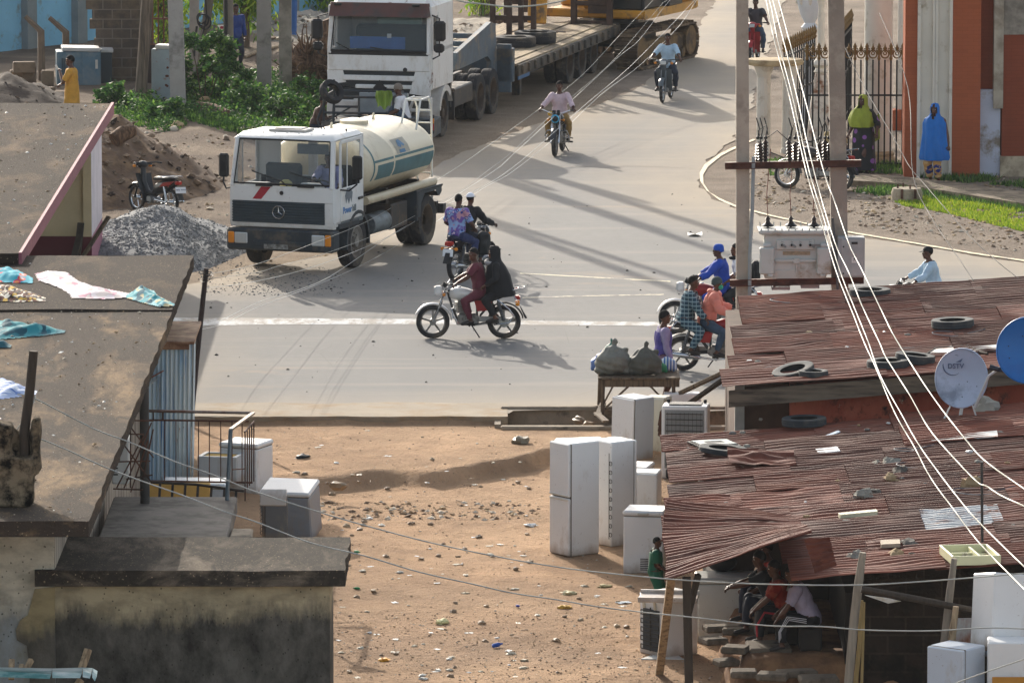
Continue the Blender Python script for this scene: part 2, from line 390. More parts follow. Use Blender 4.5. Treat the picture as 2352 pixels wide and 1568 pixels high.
base = t.mix(t.ramp(t.noise(.5, 6, .7, (.25, 1, 1), 1.2), .60, .70, 0, .4), base, (.42, .31, .20))
base = t.mix(t.ramp(t.noise(.3, 5, .6, (.6, .12, 1), .6), .6, .72, 0, .35), base, (.17, .165, .16))
t.bump(t.noise(60, 3), .35, .02)
road = clipgrid('road', ROAD, 0, .17, t.out(base, .88, 0, .3), .12)
def strip(name, top, bot, z, mat, jit=.04, thick=0):
 m = MB(); vs = []; n = 0
 def dens(pp):
  o = []
  for a, b in zip(pp[:-1], pp[1:]):
   for k in range(16): o.append((a[0] + (b[0] - a[0]) * k / 16, a[1] + (b[1] - a[1]) * k / 16))
  return o + [pp[-1]]
 tp, bt = dens(top), dens(bot)
 for (a, b) in zip(tp, bt):
  p, q = G(*a, z), G(*b, z); p.y += random.uniform(-jit, jit); q.y += random.uniform(-jit, jit); vs += [p, q]
 for i in range(len(tp) - 1): m.f.append((2 * i, 2 * i + 1, 2 * i + 3, 2 * i + 2))
 m.v = [tuple(p) for p in vs]; m.m = [0] * len(m.f); o = obj(name, m, mat, recalc=False); tag(o, kind='structure'); return o
def wornpaint(col, amt):
 t = NT('road paint'); k = t.mix(t.ramp(t.noise(2.2, 7, .7, (1, .4, 1)), .5 - amt, .62 - amt), lin('#857f76'), lin(col)); return t.out(k, .75)
strip('stop_line', [(370, 729), (600, 730), (1000, 733), (1200, 736), (1512, 739)], [(360, 750), (600, 745), (1000, 744), (1200, 746), (1516, 748)], .004, wornpaint('#b4b7b9', .05), .022)
strip('road_marking', [(1195, 626.4), (1540, 645)], [(1195, 628.4), (1540, 647.4)], .004, wornpaint('#cfc6a8', .1), .02)
strip('road_marking', [(1200, 682), (1350, 678.5), (1525, 675)], [(1200, 685), (1350, 680.5), (1525, 677)], .004, wornpaint('#c9bfa4', .03), .03)
ln = [(1733, 320), (1690, 338), (1655, 355), (1622, 380), (1611, 399), (1612, 418), (1627, 440), (1652, 457), (1689, 473), (1763, 493), (1851, 513), (1951, 533), (2089, 556), (2239, 582), (2352, 598), (2500, 622)]
wd = [1, 2, 3, 5, 6, 7, 7, 6, 5, 4, 3.5, 3.5, 3.5, 4, 4, 4]
strip('kerb_line', [(x - (4 if i < 7 else 0), y - .42 * q) for i, ((x, y), q) in enumerate(zip(ln, wd))], [(x + (4 if i < 7 else 0), y + .42 * q) for i, ((x, y), q) in enumerate(zip(ln, wd))], .004, wornpaint('#ddcdab', .16), .03)
# ---- concrete apron over the covered drain, open drain, walkway
conc = M('#978a77', .9, var=.16, scale=1.2, dirt='#8f7656', dirtamt=.4, dscale=1.1, bump=.4, bscale=40, name='dusty concrete')
concd = M('#8f8270', .9, var=.3, scale=2.5, dirt='#2a2622', dirtamt=.3, dscale=2, bump=.4, name='stained concrete')
m = MB(); xa, xb = G(200, 957).x, G(1166, 955).x
n = 60
def apron(u, v):
 x = xa + (xb - xa) * u; far = YE + 1.55 + .12 * fbm(np.array([x]), np.array([0.]), .5, 31, 3)[0]; near = YE - .02 + .05 * fbm(np.array([x]), np.array([3.]), .9, 32, 3)[0]
 return V((x, near + (far - near) * v - (.0 if u < .99 else 0), .006 + .004 * (1 - v)))
m.grid(apron, n, 3)
fr = [apron(i / n, 0) for i in range(n + 1)]
for i in range(n): m.add([fr[i], fr[i + 1], fr[i + 1] + V((0, .03, -.16)), fr[i] + V((0, .03, -.16))], [(0, 1, 2, 3)])
ap = obj('drain_cover_apron', m, conc); tag(ap, kind='structure')
m = MB(); x0 = G(1150, 957).x
m.box(((x0 + 9) / 2, DRY1 + .09, -.34), (9 - x0, .2, .76), b=.02)
m.box(((x0 + 9) / 2, DRY0 - .1, -.42), (9 - x0, .18, .72), b=.02)
m.box((x0 - .05, (DRY0 + DRY1) / 2, -.4), (.1, DRY1 - DRY0, .7))
tag(obj('drain_channel', m, concd), kind='structure')
m = MB()
top = GP([(1945, 396), (2060, 404), (2200, 420), (2352, 440), (2420, 450)], .14); bot = GP([(1945, 414), (2060, 420), (2200, 443), (2352, 467), (2420, 480)], .14)
for i in range(4):
 for q in (0,):
  a, b, c2, d2 = bot[i], bot[i + 1], top[i + 1], top[i]; dn = V((0, 0, -.3))
  m.hexa([a + dn, b + dn, c2 + dn, d2 + dn, a, b, c2, d2])
tag(obj('walkway', m, M('#8d7d68', .9, var=.25, dirt='#5e5140', dirtamt=.5, bump=.4, name='walkway concrete')), kind='structure')
# ---- scattered stones: nobody could count them
def scatter(name, pts, smin, smax, mat, flat=.5, seed=1, zf=None, mats=None):
 r = random.Random(seed); m = MB()
 base = [V((1, 0, 0)), V((0, 1, 0)), V((-1, 0, 0)), V((0, -1, 0)), V((0, 0, 1)), V((0, 0, -1))]
 fs = [(0, 1, 4), (1, 2, 4), (2, 3, 4), (3, 0, 4), (1, 0, 5), (2, 1, 5), (3, 2, 5), (0, 3, 5)]
 nm = len(mats) if mats else 1
 for p in pts:
  s = smin + (smax - smin) * r.random() ** 3; rot = Matrix.Rotation(r.uniform(0, 6.28), 3, 'Z') @ Matrix.Rotation(r.uniform(-.5, .5), 3, 'X')
  vs = [rot @ V((v.x * s * r.uniform(.6, 1.3), v.y * s * r.uniform(.6, 1.3), v.z * s * flat * r.uniform(.6, 1.2))) for v in base]
  z = p[2] if len(p) > 2 else 0
  m.mat(r.randrange(nm)); m.add([v + V((p[0], p[1], z + s * flat * .35)) for v in vs], fs)
 return tag(obj(name, m, mats or mat, recalc=False), kind='stuff')
def randpts(px0, px1, py0, py1, n, cond=None, seed=1, z0=-.3):
 r = np.random.default_rng(seed); out = [];
 a = G(px0, py0, z0); b = G(px1, py1, z0); sy = np.linspace(0, 1, 50)
 px = r.uniform(px0, px1, n * 3); py = r.uniform(py0, py1, n * 3)
 P = np.array([tuple(G(x, y, z0)) for x, y in zip(px, py)]); X, Y = P[:, 0], P[:, 1]; Z = gz(X, Y)
 ok = np.ones(len(X), bool) if cond is None else cond(X, Y)
 return [(x, y, z) for x, y, z, o in zip(X, Y, Z, ok) if o][:n]
ST = [M('#9c8262', .9, name='stone'), M('#86705a', .9, name='stone'), M('#b39a76', .9, name='stone'), M('#75624f', .9, name='stone'), M('#c9bda9', .9, name='stone')]
nearalley = lambda X, Y: (Y < YE - .3)
scatter('alley_pebbles', randpts(560, 1560, 965, 1600, 2600, nearalley, 3), .006, .026, None, .5, 3, mats=ST)
scatter('alley_rubble', randpts(640, 1240, 1085, 1190, 420, lambda X, Y: (Y < 98.5 + .0 * X) & (Y > 96), 4), .015, .075, None, .45, 4, mats=ST)
scatter('alley_chips', randpts(740, 1700, 1400, 1600, 3200, nearalley, 9), .006, .024, None, .5, 9, mats=ST)
offroad = lambda X, Y: ~inpoly(X, Y, ROAD)
scatter('verge_pebbles', randpts(1620, 2400, 380, 600, 2200, lambda X, Y: offroad(X, Y) & (X > 3) & (polydist(X, Y, ROAD) > .9), 5, 0), .015, .075, None, .5, 5, mats=ST)
scatter('roadside_pebbles', randpts(230, 800, 250, 600, 700, offroad, 6, 0), .015, .09, None, .5, 6, mats=ST)
scatter('road_chippings', [(p[0], p[1], 0) for p in randpts(480, 1650, 440, 900, 150, lambda X, Y: inpoly(X, Y, ROAD), 7, 0)], .01, .045, M('#4a4640', .9, name='dark chip'), .6, 7)
scatter('spilled_gravel', [(p[0], p[1], 0) for p in randpts(455, 800, 590, 680, 900, lambda X, Y: (((X + 5.2) / 2.4) ** 2 + ((Y - 122) / 3.5) ** 2 < 1 + .5 * np.sin(X * 9 + Y * 3)), 8, 0)], .008, .03, None, .6, 8, mats=[M('#77797a', .9, name='gravel'), M('#5c5e60', .9, name='gravel')])
# ================================================================ left side
def roofmat(dark, light, amt, seed=0, mid=None):
 t = NT('weathered roof concrete'); st = (.55, .16, 1)
 k = t.mix(t.ramp(t.noise(2.3, 8, .7, st, .4), .5 - amt, .66 - amt), lin(dark), lin(light))
 k = t.mix(t.ramp(t.noise(9, 5, .7, (1, .3, 1)), .5, .66, 0, .65), k, lin(mid or dark))
 k = t.mix(t.ramp(t.noise(30, 2, .5), .66, .72, 0, .8), k, lin('#b9a588'))
 t.bump(t.noise(24, 5, .7), .7, .03); return t.out(k, .95, 0, .1)
def wallmat(name, top, low, zmix, dark, spots=True, streak=True):
 t = NT(name); z = t.sep(2); zz = t.math('ADD', z, t.math('MULTIPLY', t.math('SUBTRACT', t.noise(2.1, 7, .72, (1, 1, .35)), .5), 1.15))
 k = t.mix(t.ramp(t.noise(2.2, 6, .6, (1, 1, 2)), .42, .62), lin(top), tuple(x * .62 for x in lin(top)))
 k = t.mix(t.ramp(zz, zmix - .18, zmix + .14, 1, 0), k, t.mix(t.ramp(t.noise(3, 7, .7, (1, 1, .6)), .35, .65), lin(low), lin(dark)))
 if spots: k = t.mix(t.ramp(t.voro(13, stretch=(1, 1, .8)), .08, .16, .75, 0), k, lin('#15140f'))
 t.bump(t.noise(18, 6, .7), .5, .03); return t.out(k, .92, 0, .12)
WOOD = M('#6a5b49', .85, var=.3, stretch=(6, 6, .8), scale=4, dirt='#3d342a', dirtamt=.4, name='weathered wood')
WOODP = M('#a08c70', .85, var=.25, stretch=(6, 6, .8), scale=4, dirt='#6a5a46', dirtamt=.4, name='pale wood')
WOODD = M('#3b332b', .85, var=.3, stretch=(6, 6, .8), scale=4, name='dark wood')
RUST = M('#5b3a2a', .85, var=.3, scale=6, dirt='#39261d', name='rusty steel')
# ---- house with two flat roof slabs, eave running straight away from the viewer
RB = 2.8
EX = G(455, 592, RB).x - .07; FY = G(455, 592, RB).y; SEAM = G(200, 716, RB).y; NY = G(100, 1197, RB).y
h = thing('concrete_house', 'low house under a flat stained concrete roof strewn with drying clothes', 'house', (0, 0, 0))
streak = NT('streaked plaster'); kk = streak.mix(streak.ramp(streak.noise(5, 5, .6, (1, 2.2, .06)), .35, .65), lin('#c9bda8'), lin('#6f6156'))
kk = streak.mix(streak.ramp(streak.noise(9, 3, .5, (1, 1.6, .05)), .55, .62), kk, lin('#3f3a38')); streak.out(kk, .9)
frontw = wallmat('peeling whitewash', '#c9c4b4', '#8f9699', 1.2, '#7c7a70', True)
ZS = 1.7; WX = -5.72; WF = G(75, 1312, ZS).y + .2
m = MB(); m.box(((-13 + WX) / 2, (WF + FY - 1.6) / 2, (RB - .52) / 2), (WX + 13, FY - 1.6 - WF, RB + .16)); m.f = [q for q in m.f]; obj('wall', m, [streak.m], h)
m = MB(); m.box(((-13 + WX) / 2, WF - .02, (RB - .53) / 2), (WX + 13 - .01, .035, RB + .15)); obj('front_wall', m, frontw, h)
def slab(x0, x1, y0, y1, zt, th, nx=60, ny=40, jag=.05, sd=0, amp=.015):
 m = MB()
 def fn(u, v):
  x = x0 + (x1 - x0) * u; y = y0 + (y1 - y0) * v
  e = jag * mnoise.noise(V((y * 1.3, sd, 3))) * (u > .999) - abs(jag) * .5 * max(0, mnoise.noise(V((y * 4, sd + 5, 1)))) * (u > .999)
  f = jag * .6 * mnoise.noise(V((x * 1.7, sd, 9))) * (1 if v < .001 else 0)
  return V((x + e, y + f, zt + amp * mnoise.noise(V((x * .8, y * .4, sd)))))
 m.grid(fn, nx, ny); dn = V((0, 0, -th))
 for i in range(ny): a, b = fn(1, i / ny), fn(1, (i + 1) / ny); m.add([a, b, b + dn, a + dn], [(0, 3, 2, 1)])
 for i in range(nx): a, b = fn(i / nx, 0), fn((i + 1) / nx, 0); m.add([a, b, b + dn, a + dn], [(0, 3, 2, 1)])
 a, b, c, d = V((x0, y0, zt - th)), V((x1, y0, zt - th)), V((x1, y1, zt - th)), V((x0, y1, zt - th)); m.add([a, b, c, d], [(0, 3, 2, 1)]); m.add([c, d, d - dn, c - dn], [(0, 1, 2, 3)])
 return m
obj('roof', slab(-13, EX, NY, SEAM, RB, .19, 60, 110, .03, 1), roofmat('#3f3832', '#857057', .0, mid='#473e36'), h, recalc=False)
obj('roof', slab(-13, EX, SEAM, FY, RB + .035, .2, 60, 50, .025, 2), roofmat('#352e29', '#5d4f40', -.03), h, recalc=False)
m = MB(); p = G(333, 1155, 1.0)
m.cone((p.x, p.y, .95), (p.x, p.y, RB - .17), .068, n=14); obj('column', m, M('#3f3d3a', .6, var=.3, name='dark pipe'), h, 40)
# ---- broken block stub with a timber pole standing on the roof
r0 = G(60, 1158, RB)
t_ = thing('block_stub', 'broken blackened blockwork stub on the near end of the flat roof', 'block stub', (r0.x, r0.y, RB))
m = MB(); sb = lambda c, s, rz=0: m.box(c, s, rz, b=.015)
sb((-.22, 0, .30), (.62, .42, .62)); sb((-.36, .02, .80), (.40, .38, .42)); sb((.13, .05, .74), (.10, .36, .68)); sb((-.02, .12, .70), (.30, .10, .40)); sb((-.45, 0, 1.03), (.22, .36, .10))
bm_ = NT('blackened block'); k = bm_.mix(bm_.ramp(bm_.noise(3.5, 7, .7), .42, .58), lin('#8b7c66'), lin('#171512')); bm_.bump(bm_.noise(12, 6, .7), .9, .06); bm_.out(k, .95, 0, .1)
blob('blockwork', m, .035, bm_.m, t_, 1, .03, 5)
a, b = A(56, 990, r0.y), A(77, 806, r0.y + .05)
m = MB(); m.tube([a - V((0, 0, .35)), a, (a + b) / 2 + V((.01, 0, 0)), b], [.062, .062, .06, .056], 10)
tag(obj('timber_post', m, WOODD, smooth=40), 'dark timber post standing in the broken block stub with wires tied to it', 'post')
# ---- clothes drying on the roof
def cloth(name, outline, z, hgt, mat, label, seed, res=46):
 P = [G(x, y, z) for x, y in outline]; xy = [(p.x, p.y) for p in P]; A_ = np.array(xy); x0, y0 = A_.min(0); x1, y1 = A_.max(0)
 nx = res; ny = int(res * .8); X, Y = np.meshgrid(np.linspace(x0, x1, nx), np.linspace(y0, y1, ny))
 d = polydist(X, Y, xy) * np.where(inpoly(X, Y, xy), 1, -1); wdt = min(x1 - x0, y1 - y0) * .33
 ang = .5 + .3 * seed; u = X * math.cos(ang) + Y * math.sin(ang) * .5
 wr = np.abs(np.sin(u * 16 + 2.2 * fbm(X, Y * .4, .9, seed, 3))) ** 1.5 * .6 + .5 * fbm(X, Y * .5, 1.6, seed + 4, 3)
 Z = z + .012 + hgt * sst(0, wdt, d) * (.45 + .55 * np.clip(wr, -.4, 1.2)); keep = d > -.015
 m = MB(); idx = {}
 for j in range(ny - 1):
  for i in range(nx - 1):
   if keep[j, i] and keep[j, i + 1] and keep[j + 1, i] and keep[j + 1, i + 1]:
    q = []
    for a, b in ((j, i), (j, i + 1), (j + 1, i + 1), (j + 1, i)):
     if (a, b) not in idx: idx[(a, b)] = len(m.v); m.v.append((X[a, b], Y[a, b], Z[a, b]))
     q.append(idx[(a, b)])
    m.f.append(tuple(q)); m.m.append(0)
 o = obj(name, m, mat, smooth=180, recalc=False); return tag(o, label, 'clothing', 'laundry drying on the flat roof')
def print_mat(cols, scale, rings=False, stretch=(1, .5, 1)):
 t = NT('printed cotton'); k = lin(cols[0])
 if rings:
  v = t.voro(scale, stretch=stretch)
  for i, c in enumerate(cols[1:]): k = t.mix(t.ramp(v, .34 - .085 * i, .36 - .085 * i, 1, 0), k, lin(c))
 else:
  for i, c in enumerate(cols[1:]):
   t.co = t.tc.outputs['Object']; n = t.new('ShaderNodeTexNoise', i_Scale=scale * (1 + .3 * i), i_Detail=1.5, noise_dimensions='4D', i_W=3.1 * i + 1)
   mp = t.new('ShaderNodeMapping'); mp.inputs['Scale'].default_value = stretch; t.l.new(t.co, mp.inputs[0]); t.l.new(mp.outputs[0], n.inputs['Vector'])
   k = t.mix(t.ramp(n.outputs['Fac'], .53, .57), k, lin(c))
 return t.out(k, .85, 0, .2)
cloth('cloth', [(-30, 622), (40, 621), (75, 640), (74, 652), (30, 651), (-30, 648)], RB + .035, .13, print_mat(['#3fa6b8', '#c94a6a', '#e88a5a', '#e7d9e2'], 5, True), 'turquoise cloth with pink ring print on the dark part of the roof', 1)
cloth('cloth', [(-30, 664), (20, 661), (60, 668), (104, 685), (104, 694), (40, 695), (-30, 694)], RB + .035, .12, print_mat(['#2e2420', '#c9a23c', '#e3dccb', '#5a2c22'], 9), 'dark brown cloth with small yellow and white print near the seam', 2)
cloth('garment', [(80, 630), (110, 623), (152, 626), (180, 646), (214, 658), (262, 668), (298, 675), (292, 685), (240, 689), (165, 686), (158, 676), (130, 660), (88, 646)], RB + .035, .14, print_mat(['#dcd3d6', '#e6dfe2', '#c99aa8', '#cfc4c0'], 4), 'long white garment with pale pink blotches drying on the roof', 3, 60)
cloth('cloth', [(287, 680), (310, 668), (336, 664), (352, 668), (362, 680), (402, 700), (398, 705), (366, 707), (330, 698), (290, 686)], RB + .035, .15, print_mat(['#2f8f9a', '#8fc3c8', '#cfc39a', '#1f5f70'], 4), 'teal and white cloth in a heap beside the roof edge', 4)
cloth('cloth', [(-30, 742), (20, 740), (50, 745), (150, 760), (148, 766), (100, 773), (-30, 784)], RB, .14, print_mat(['#1f6f7c', '#2f8790', '#5fa6a8', '#184e5c'], 4), 'deep teal cloth wrinkled on the tan part of the roof', 5)
cloth('cloth', [(-30, 790), (14, 789), (27, 794), (24, 800), (-30, 801)], RB, .08, M('#1d5a66', .85, name='teal'), 'small dark teal rag by the left edge below the teal cloth', 6, 20)
cloth('cloth', [(-30, 874), (20, 878), (60, 890), (86, 900), (80, 908), (40, 914), (-30, 922)], RB, .12, print_mat(['#a9b9d8', '#dfe6ef', '#5f7fb8'], 7, False, (.5, 2, 1)), 'blue and white striped cloth behind the timber post', 7)
# ---- cream house with maroon fascia
ZA = 3.0; xA = (G(250, 237, ZA).x + G(50, 580, ZA).x) / 2; yA1 = G(250, 237, ZA).y; yA0 = G(50, 582, ZA).y
h = thing('cream_house', 'cream house with maroon dado and pink edged flat roof beside the gravel', 'house')
obj('roof', slab(-15, xA, yA0, yA1, ZA, .16, 50, 70, .03, 4), [roofmat('#342d27', '#6a5947', -.01)], h, recalc=False)
m = MB(); m.box((xA + .03, (yA0 + yA1) / 2, ZA - .10), (.05, yA1 - yA0, .23)); obj('fascia', m, M('#8a4f5c', .7, var=.15, name='pink fascia'), h)
yw = yA1 - 3.1
xc = A(211, 500, yw).x; xr = A(235, 500, yw + 3.1).x
def dado(name, top, low, zz):
 t = NT(name); k = t.mix(t.ramp(t.sep(2), zz - .005, zz + .005, 1, 0), t.mix(t.ramp(t.noise(2, 5), .35, .65), lin(top), tuple(x * .85 for x in lin(top))), lin(low)); return t.out(k, .85, 0, .2)
WFZ = .76
cream = dado('cream wall', '#c9b995', '#5e2b33', WFZ); lil = dado('lilac white wall', '#d9d3da', '#a87486', WFZ)
m = MB(); m.box(((-15 + xc - .16) / 2, yw + .1, 1.4), (xc - .16 + 15, .2, 2.8)); obj('wall', m, cream, h)
m = MB(); m.box((xc - .08, yw + .02, 1.4), (.16, .22, 2.8)); obj('pillar', m, cream, h)
m = MB(); m.hexa([(xc - .16, yw + .135, 0), (xc + .0, yw - .085, 0), (xr, yw + 3.1, 0), (xr - .2, yw + 3.1, 0), (xc - .16, yw + .135, 2.8), (xc + .0, yw - .085, 2.8), (xr, yw + 3.1, 2.8), (xr - .2, yw + 3.1, 2.8)]); obj('side_wall', m, lil, h)
for i, (a, b, w_, y) in enumerate([((176, 600), (186, 512), .13, yw - .6), ((168, 600), (183, 540), .13, yw - .8), ((186, 596), (250, 497), .11, yw - 1.3)]):
 m = MB(); m.bar(A(*a, y), A(*b, y + .35), w_, .045, b=.006); m.bar(A(*a, y) , A(*a, y) - V((.1, .1, .6)), w_, .045)
 tag(obj('plank', m, [WOODD, WOODD, WOOD][i], smooth=30), ['tall dark plank leaning in the corner of the maroon dado', 'short dark plank leaning beside the taller one at the maroon dado', 'grey plank tilted right in front of the lilac side wall'][i], 'plank', 'planks leaning on the cream house')
# ---- heaps
def heap(name, cx, cy, rx, ry, hh, mats, label, cat, seed, lump=.1, chips=0, cs=(.02, .06), z0=0, sk=0, kind=None):
 m = MB(); n = 56
 def fn(u, v):
  a = u * 2 * math.pi; q = v; x = math.cos(a) * q; y = math.sin(a) * q
  rr = 1 + .16 * mnoise.noise(V((math.cos(a) * 1.5, math.sin(a) * 1.5, seed)))
  hgt = hh * max(0, (1 - q) ** .9 * (1 + .25 * sk * x)) * (1 + .25 * mnoise.noise(V((x * 2.2, y * 2.2, seed))))
  X, Y = cx + x * rx * rr, cy + y * ry * rr
  return V((X, Y, z0 - .05 + hgt + lump * min(1, hgt * 4) * (mnoise.noise(V((X * 2.5, Y * 1.5, seed))) + .5 * mnoise.noise(V((X * 7, Y * 5, seed))))))
 m.grid(fn, n, 26)
 if chips:
  r = random.Random(seed); b = [V((1, 0, 0)), V((0, 1, 0)), V((-1, 0, 0)), V((0, -1, 0)), V((0, 0, 1)), V((0, 0, -1))]; fs = [(0, 1, 4), (1, 2, 4), (2, 3, 4), (3, 0, 4), (1, 0, 5), (2, 1, 5), (3, 2, 5), (0, 3, 5)]
  for i in range(chips):
   u = r.random() if r.random() < .3 else r.uniform(.5, 1.0); p = fn(u, r.random() ** .6 * .99); s = r.uniform(*cs)
   rot = Matrix.Rotation(r.uniform(0, 6.3), 3, 'Z') @ Matrix.Rotation(r.uniform(-.9, .9), 3, 'X'); m.mat(r.randrange(len(mats)))
   m.add([p + rot @ V((v.x * s * r.uniform(.6, 1.3), v.y * s * r.uniform(.6, 1.2), v.z * s * .5)) for v in b], fs)
 return tag(obj(name, m, mats, smooth=35, recalc=False), label, cat, kind=kind)
GR = [M('#717477', .9, var=.15, scale=20, name='gravel'), M('#7b7e81', .9, name='gravel'), M('#686b6f', .9, name='gravel'), M('#85888a', .9, name='gravel')]
c1 = G(352, 566)
heap('gravel_heap', c1.x, c1.y, 2.1, 4.2, .84, GR, 'grey heap of crushed stone beside the lilac side wall', 'gravel heap', 3, .05, 9000, (.012, .036), 0, -.2)
c1 = G(215, 425)
soilm = M('#5d4836', .95, var=.35, scale=4, dirt='#7c6247', dirtamt=.4, bump=.8, bscale=20, name='soil'); soil2 = M('#3c3027', .95, var=.3, scale=4, bump=.8, bscale=18, name='dark soil')
heap('soil_heap', c1.x, c1.y, 2.85, 5.2, 1.7, [soilm, ST[1], ST[3], soil2], 'brown heap of dug soil and stones behind the parked motorcycle', 'soil heap', 5, .16, 420, (.03, .12))
c1 = G(20, 262)
heap('soil_heap', c1.x, c1.y, 2.1, 4.5, 1.05, [soil2, ST[3]], 'dark soil heap below the man in the yellow kaftan', 'soil heap', 6, .10, 80, (.03, .09))
# ---- concrete blocks, bent fence posts
BLK_ = M('#7d6b57', .92, var=.2, scale=5, dirt='#5a4c3e', bump=.5, name='sandcrete')
lab = ['leaning upright block left of the bent post stub', 'rounded upright block against the first bent post', 'lit block on top of the stacked pair', 'block lying under the lit one', 'broken block at the end of the row by the grey cabinet', 'low block behind the kaftan man', 'block standing at the foot of the first bent post']
for i, (x, y, w_, hh, rz) in enumerate([(43, 178, .42, .32, .2), (68, 180, .3, .42, -.2), (56, 182, .55, .28, .15), (72, 200, .52, .22, .05), (104, 206, .46, .24, -.25), (136, 214, .36, .22, .2), (110, 186, .30, .44, .1)]):
 p = G(x, y + 26, .0); mm = MB(); mm.box((0, 0, hh / 2 + (.28 if i in (2,) else 0)), (w_, .24, hh), b=.02); p.z = .1 + (.05 if i < 3 else 0)
 tag(obj('concrete_block', mm, BLK_, smooth=30, loc=p, rz=rz), 'sandcrete ' + lab[i], 'block', 'loose blocks by the blue wall')
for i, (x0, yb, x1, ym, x2, y2) in enumerate([(96, 190, 94, 72, 58, 38), (152, 170, 151, 74, 113, 41)]):
 b = G(x0, yb + 8); m = MB(); m.tube([b - V((0, 0, .1)), A(x1, ym, b.y), A(x2, y2, b.y)], [.105, .095, .06], 6)
 tag(obj('fence_post', m, M('#6e5f50', .9, var=.25, bump=.4, name='old concrete'), smooth=30), ['thick bent top fence post left of the grey cabinet', 'bent top fence post behind the grey cabinet'][i], 'fence post', 'bent concrete fence posts')
# ---- blue perimeter wall
BLU = M('#84bcd8', .8, var=.1, scale=1.2, dirt='#7d8f94', dirtamt=.2, name='sky blue paint'); GRY = M('#7f8789', .8, var=.15, scale=2, name='grey render'); CAP = M('#b4aaa8', .8, name='coping')
A0, A1 = G(-120, 148), G(800, 28)
h = thing('blue_wall', 'sky blue boundary wall with grey pillars across the back', 'wall', (0, 0, 0))
d = (A1 - A0); L = d.length; dn = d.normalized(); nrm = V((dn.y, -dn.x, 0)); ang = math.atan2(dn.y, dn.x)
m = MB(); m.box((A0 + A1) / 2 + V((0, 0, .9)), (L, .18, 2.2), ang); obj('panel', m, BLU, h)
pts = [A(0, 22, A0.y), A(50, 10, A0.y)]
for i, (px, w_) in enumerate([(-60, .38), (42, .42), (152, .44), (560, .36), (648, .36), (732, .38)]):
 tt = (px + 120) / 920; p = A0 + d * tt; m = MB(); m.box(p + nrm * .1 + V((0, 0, 1.5)), (w_, .4, 3.4), ang, b=.01); obj('pillar', m, GRY, h)
m = MB(); m.bar(A0 + V((0, 0, 1.42)) + nrm * .16, A0 + d * .262 + V((0, 0, 2.15)) + nrm * .16, .1, .16); obj('coping', m, CAP, h)
# ---- unfinished block wall and rust gate
t = NT('block courses'); br = t.new('ShaderNodeTexBrick', i_Scale=1.0); br.inputs['Color1'].default_value = lin('#5a5048') + (1,); br.inputs['Color2'].default_value = lin('#463e38') + (1,); br.inputs['Mortar'].default_value = lin('#6f675e') + (1,)
br.inputs['Brick Width'].default_value = .46; br.inputs['Row Height'].default_value = .24; br.inputs['Mortar Size'].default_value = .014
mp = t.new('ShaderNodeMapping'); mp.inputs['Rotation'].default_value = (R(90), 0, 0); t.l.new(t.co, mp.inputs[0]); t.l.new(mp.outputs[0], br.inputs[0])
k = t.mix(t.ramp(t.noise(3, 6, .7), .4, .66, 0, .6), br.outputs[0], lin('#7a6a57')); t.bump(t.noise(16, 5), .5, .03); BWALL = t.out(k, .93, 0, .1)
yb = G(250, 200).y
m = MB(); prev = None; outl = []
for i in range(12):
 z = i * .24; x = A(206 + (14 if i % 2 else 0) - (8 if i > 6 else 0) + (10 if i < 5 else 0), 100, yb).x; outl += [V((x, yb, z)), V((x, yb, z + .24))]
xr_ = A(352, 100, yb).x; outl += [V((xr_, yb, 12 * .24)), V((xr_, yb, 0))]
m.prism(outl[::-1], (0, .24, 0)); tag(obj('block_wall', m, BWALL), 'unfinished grey block wall with a ragged end in front of the blue wall', 'wall')
GATE = M('#6d3f2a', .7, var=.2, name='rust red gate'); h = thing('iron_gate', 'rust brown barred gate with solid foot behind the leaning timber pole', 'gate', (A(362, 225, yb - .3).x, yb - .3, 0))
m = MB()
for i in range(5): x = -.24 + i * .135; m.box((x, 0, 1.75), (.035, .03, 1.5))
for z in (1.08, 1.72, 2.35): m.box((.03, 0, z), (.62, .028, .045))
obj('bars', m, GATE, h); m = MB(); m.box((0, 0, .55), (.62, .03, 1.05), b=.005); obj('foot_panel', m, M('#3a2f29', .8, name='dark panel'), h)
# ---- cabinets
def cabinet(x, yb_, w_, d_, hh, rz, name, label, body, lid=True, lou=True):
 p = G(x, yb_); h = thing(name, label, 'cabinet', (p.x, p.y, .05), rz)
 m = MB(); m.box((0, 0, hh / 2), (w_, d_, hh), b=.012); obj('body', m, body, h, 30)
 if lid: m = MB(); m.box((.06, 0, hh + .05), (w_ * .86, d_ * 1.06, .09), b=.012, ry=.03); obj('lid', m, M('#b7b5b2', .5, name='pale lid'), h, 30)
 if lou:
  m = MB()
  for i in range(7): m.box((-w_ * .38 + i * .045, -d_ / 2 - .012, hh * .52), (.022, .03, hh * .62))
  obj('louvre', m, M('#33454f', .6, name='louvre'), h); m = MB(); m.box((w_ * .27, -d_ / 2 - .008, hh * .5), (w_ * .4, .02, hh * .88), b=.006); dr = obj('door', m, body, h, 30)
  m = MB(); m.box((w_ * .40, -d_ / 2 - .026, hh * .66), (.06, .012, .22)); obj('notice', m, M('#c9c2b8', .6, name='notice'), dr)
 return h
CB = M('#4f6b7b', .55, var=.15, dirt='#6d7a80', name='blue grey paint')
cabinet(180, 206, 1.08, .75, .92, .12, 'generator_cabinet', 'blue grey louvred generator cabinet with a pale lid by the block wall', CB)
cabinet(240, 203, .36, .5, .85, .1, 'switch_box', 'narrow dark open box beside the louvred cabinet', M('#27343b', .6, name='dark box'), True, False)
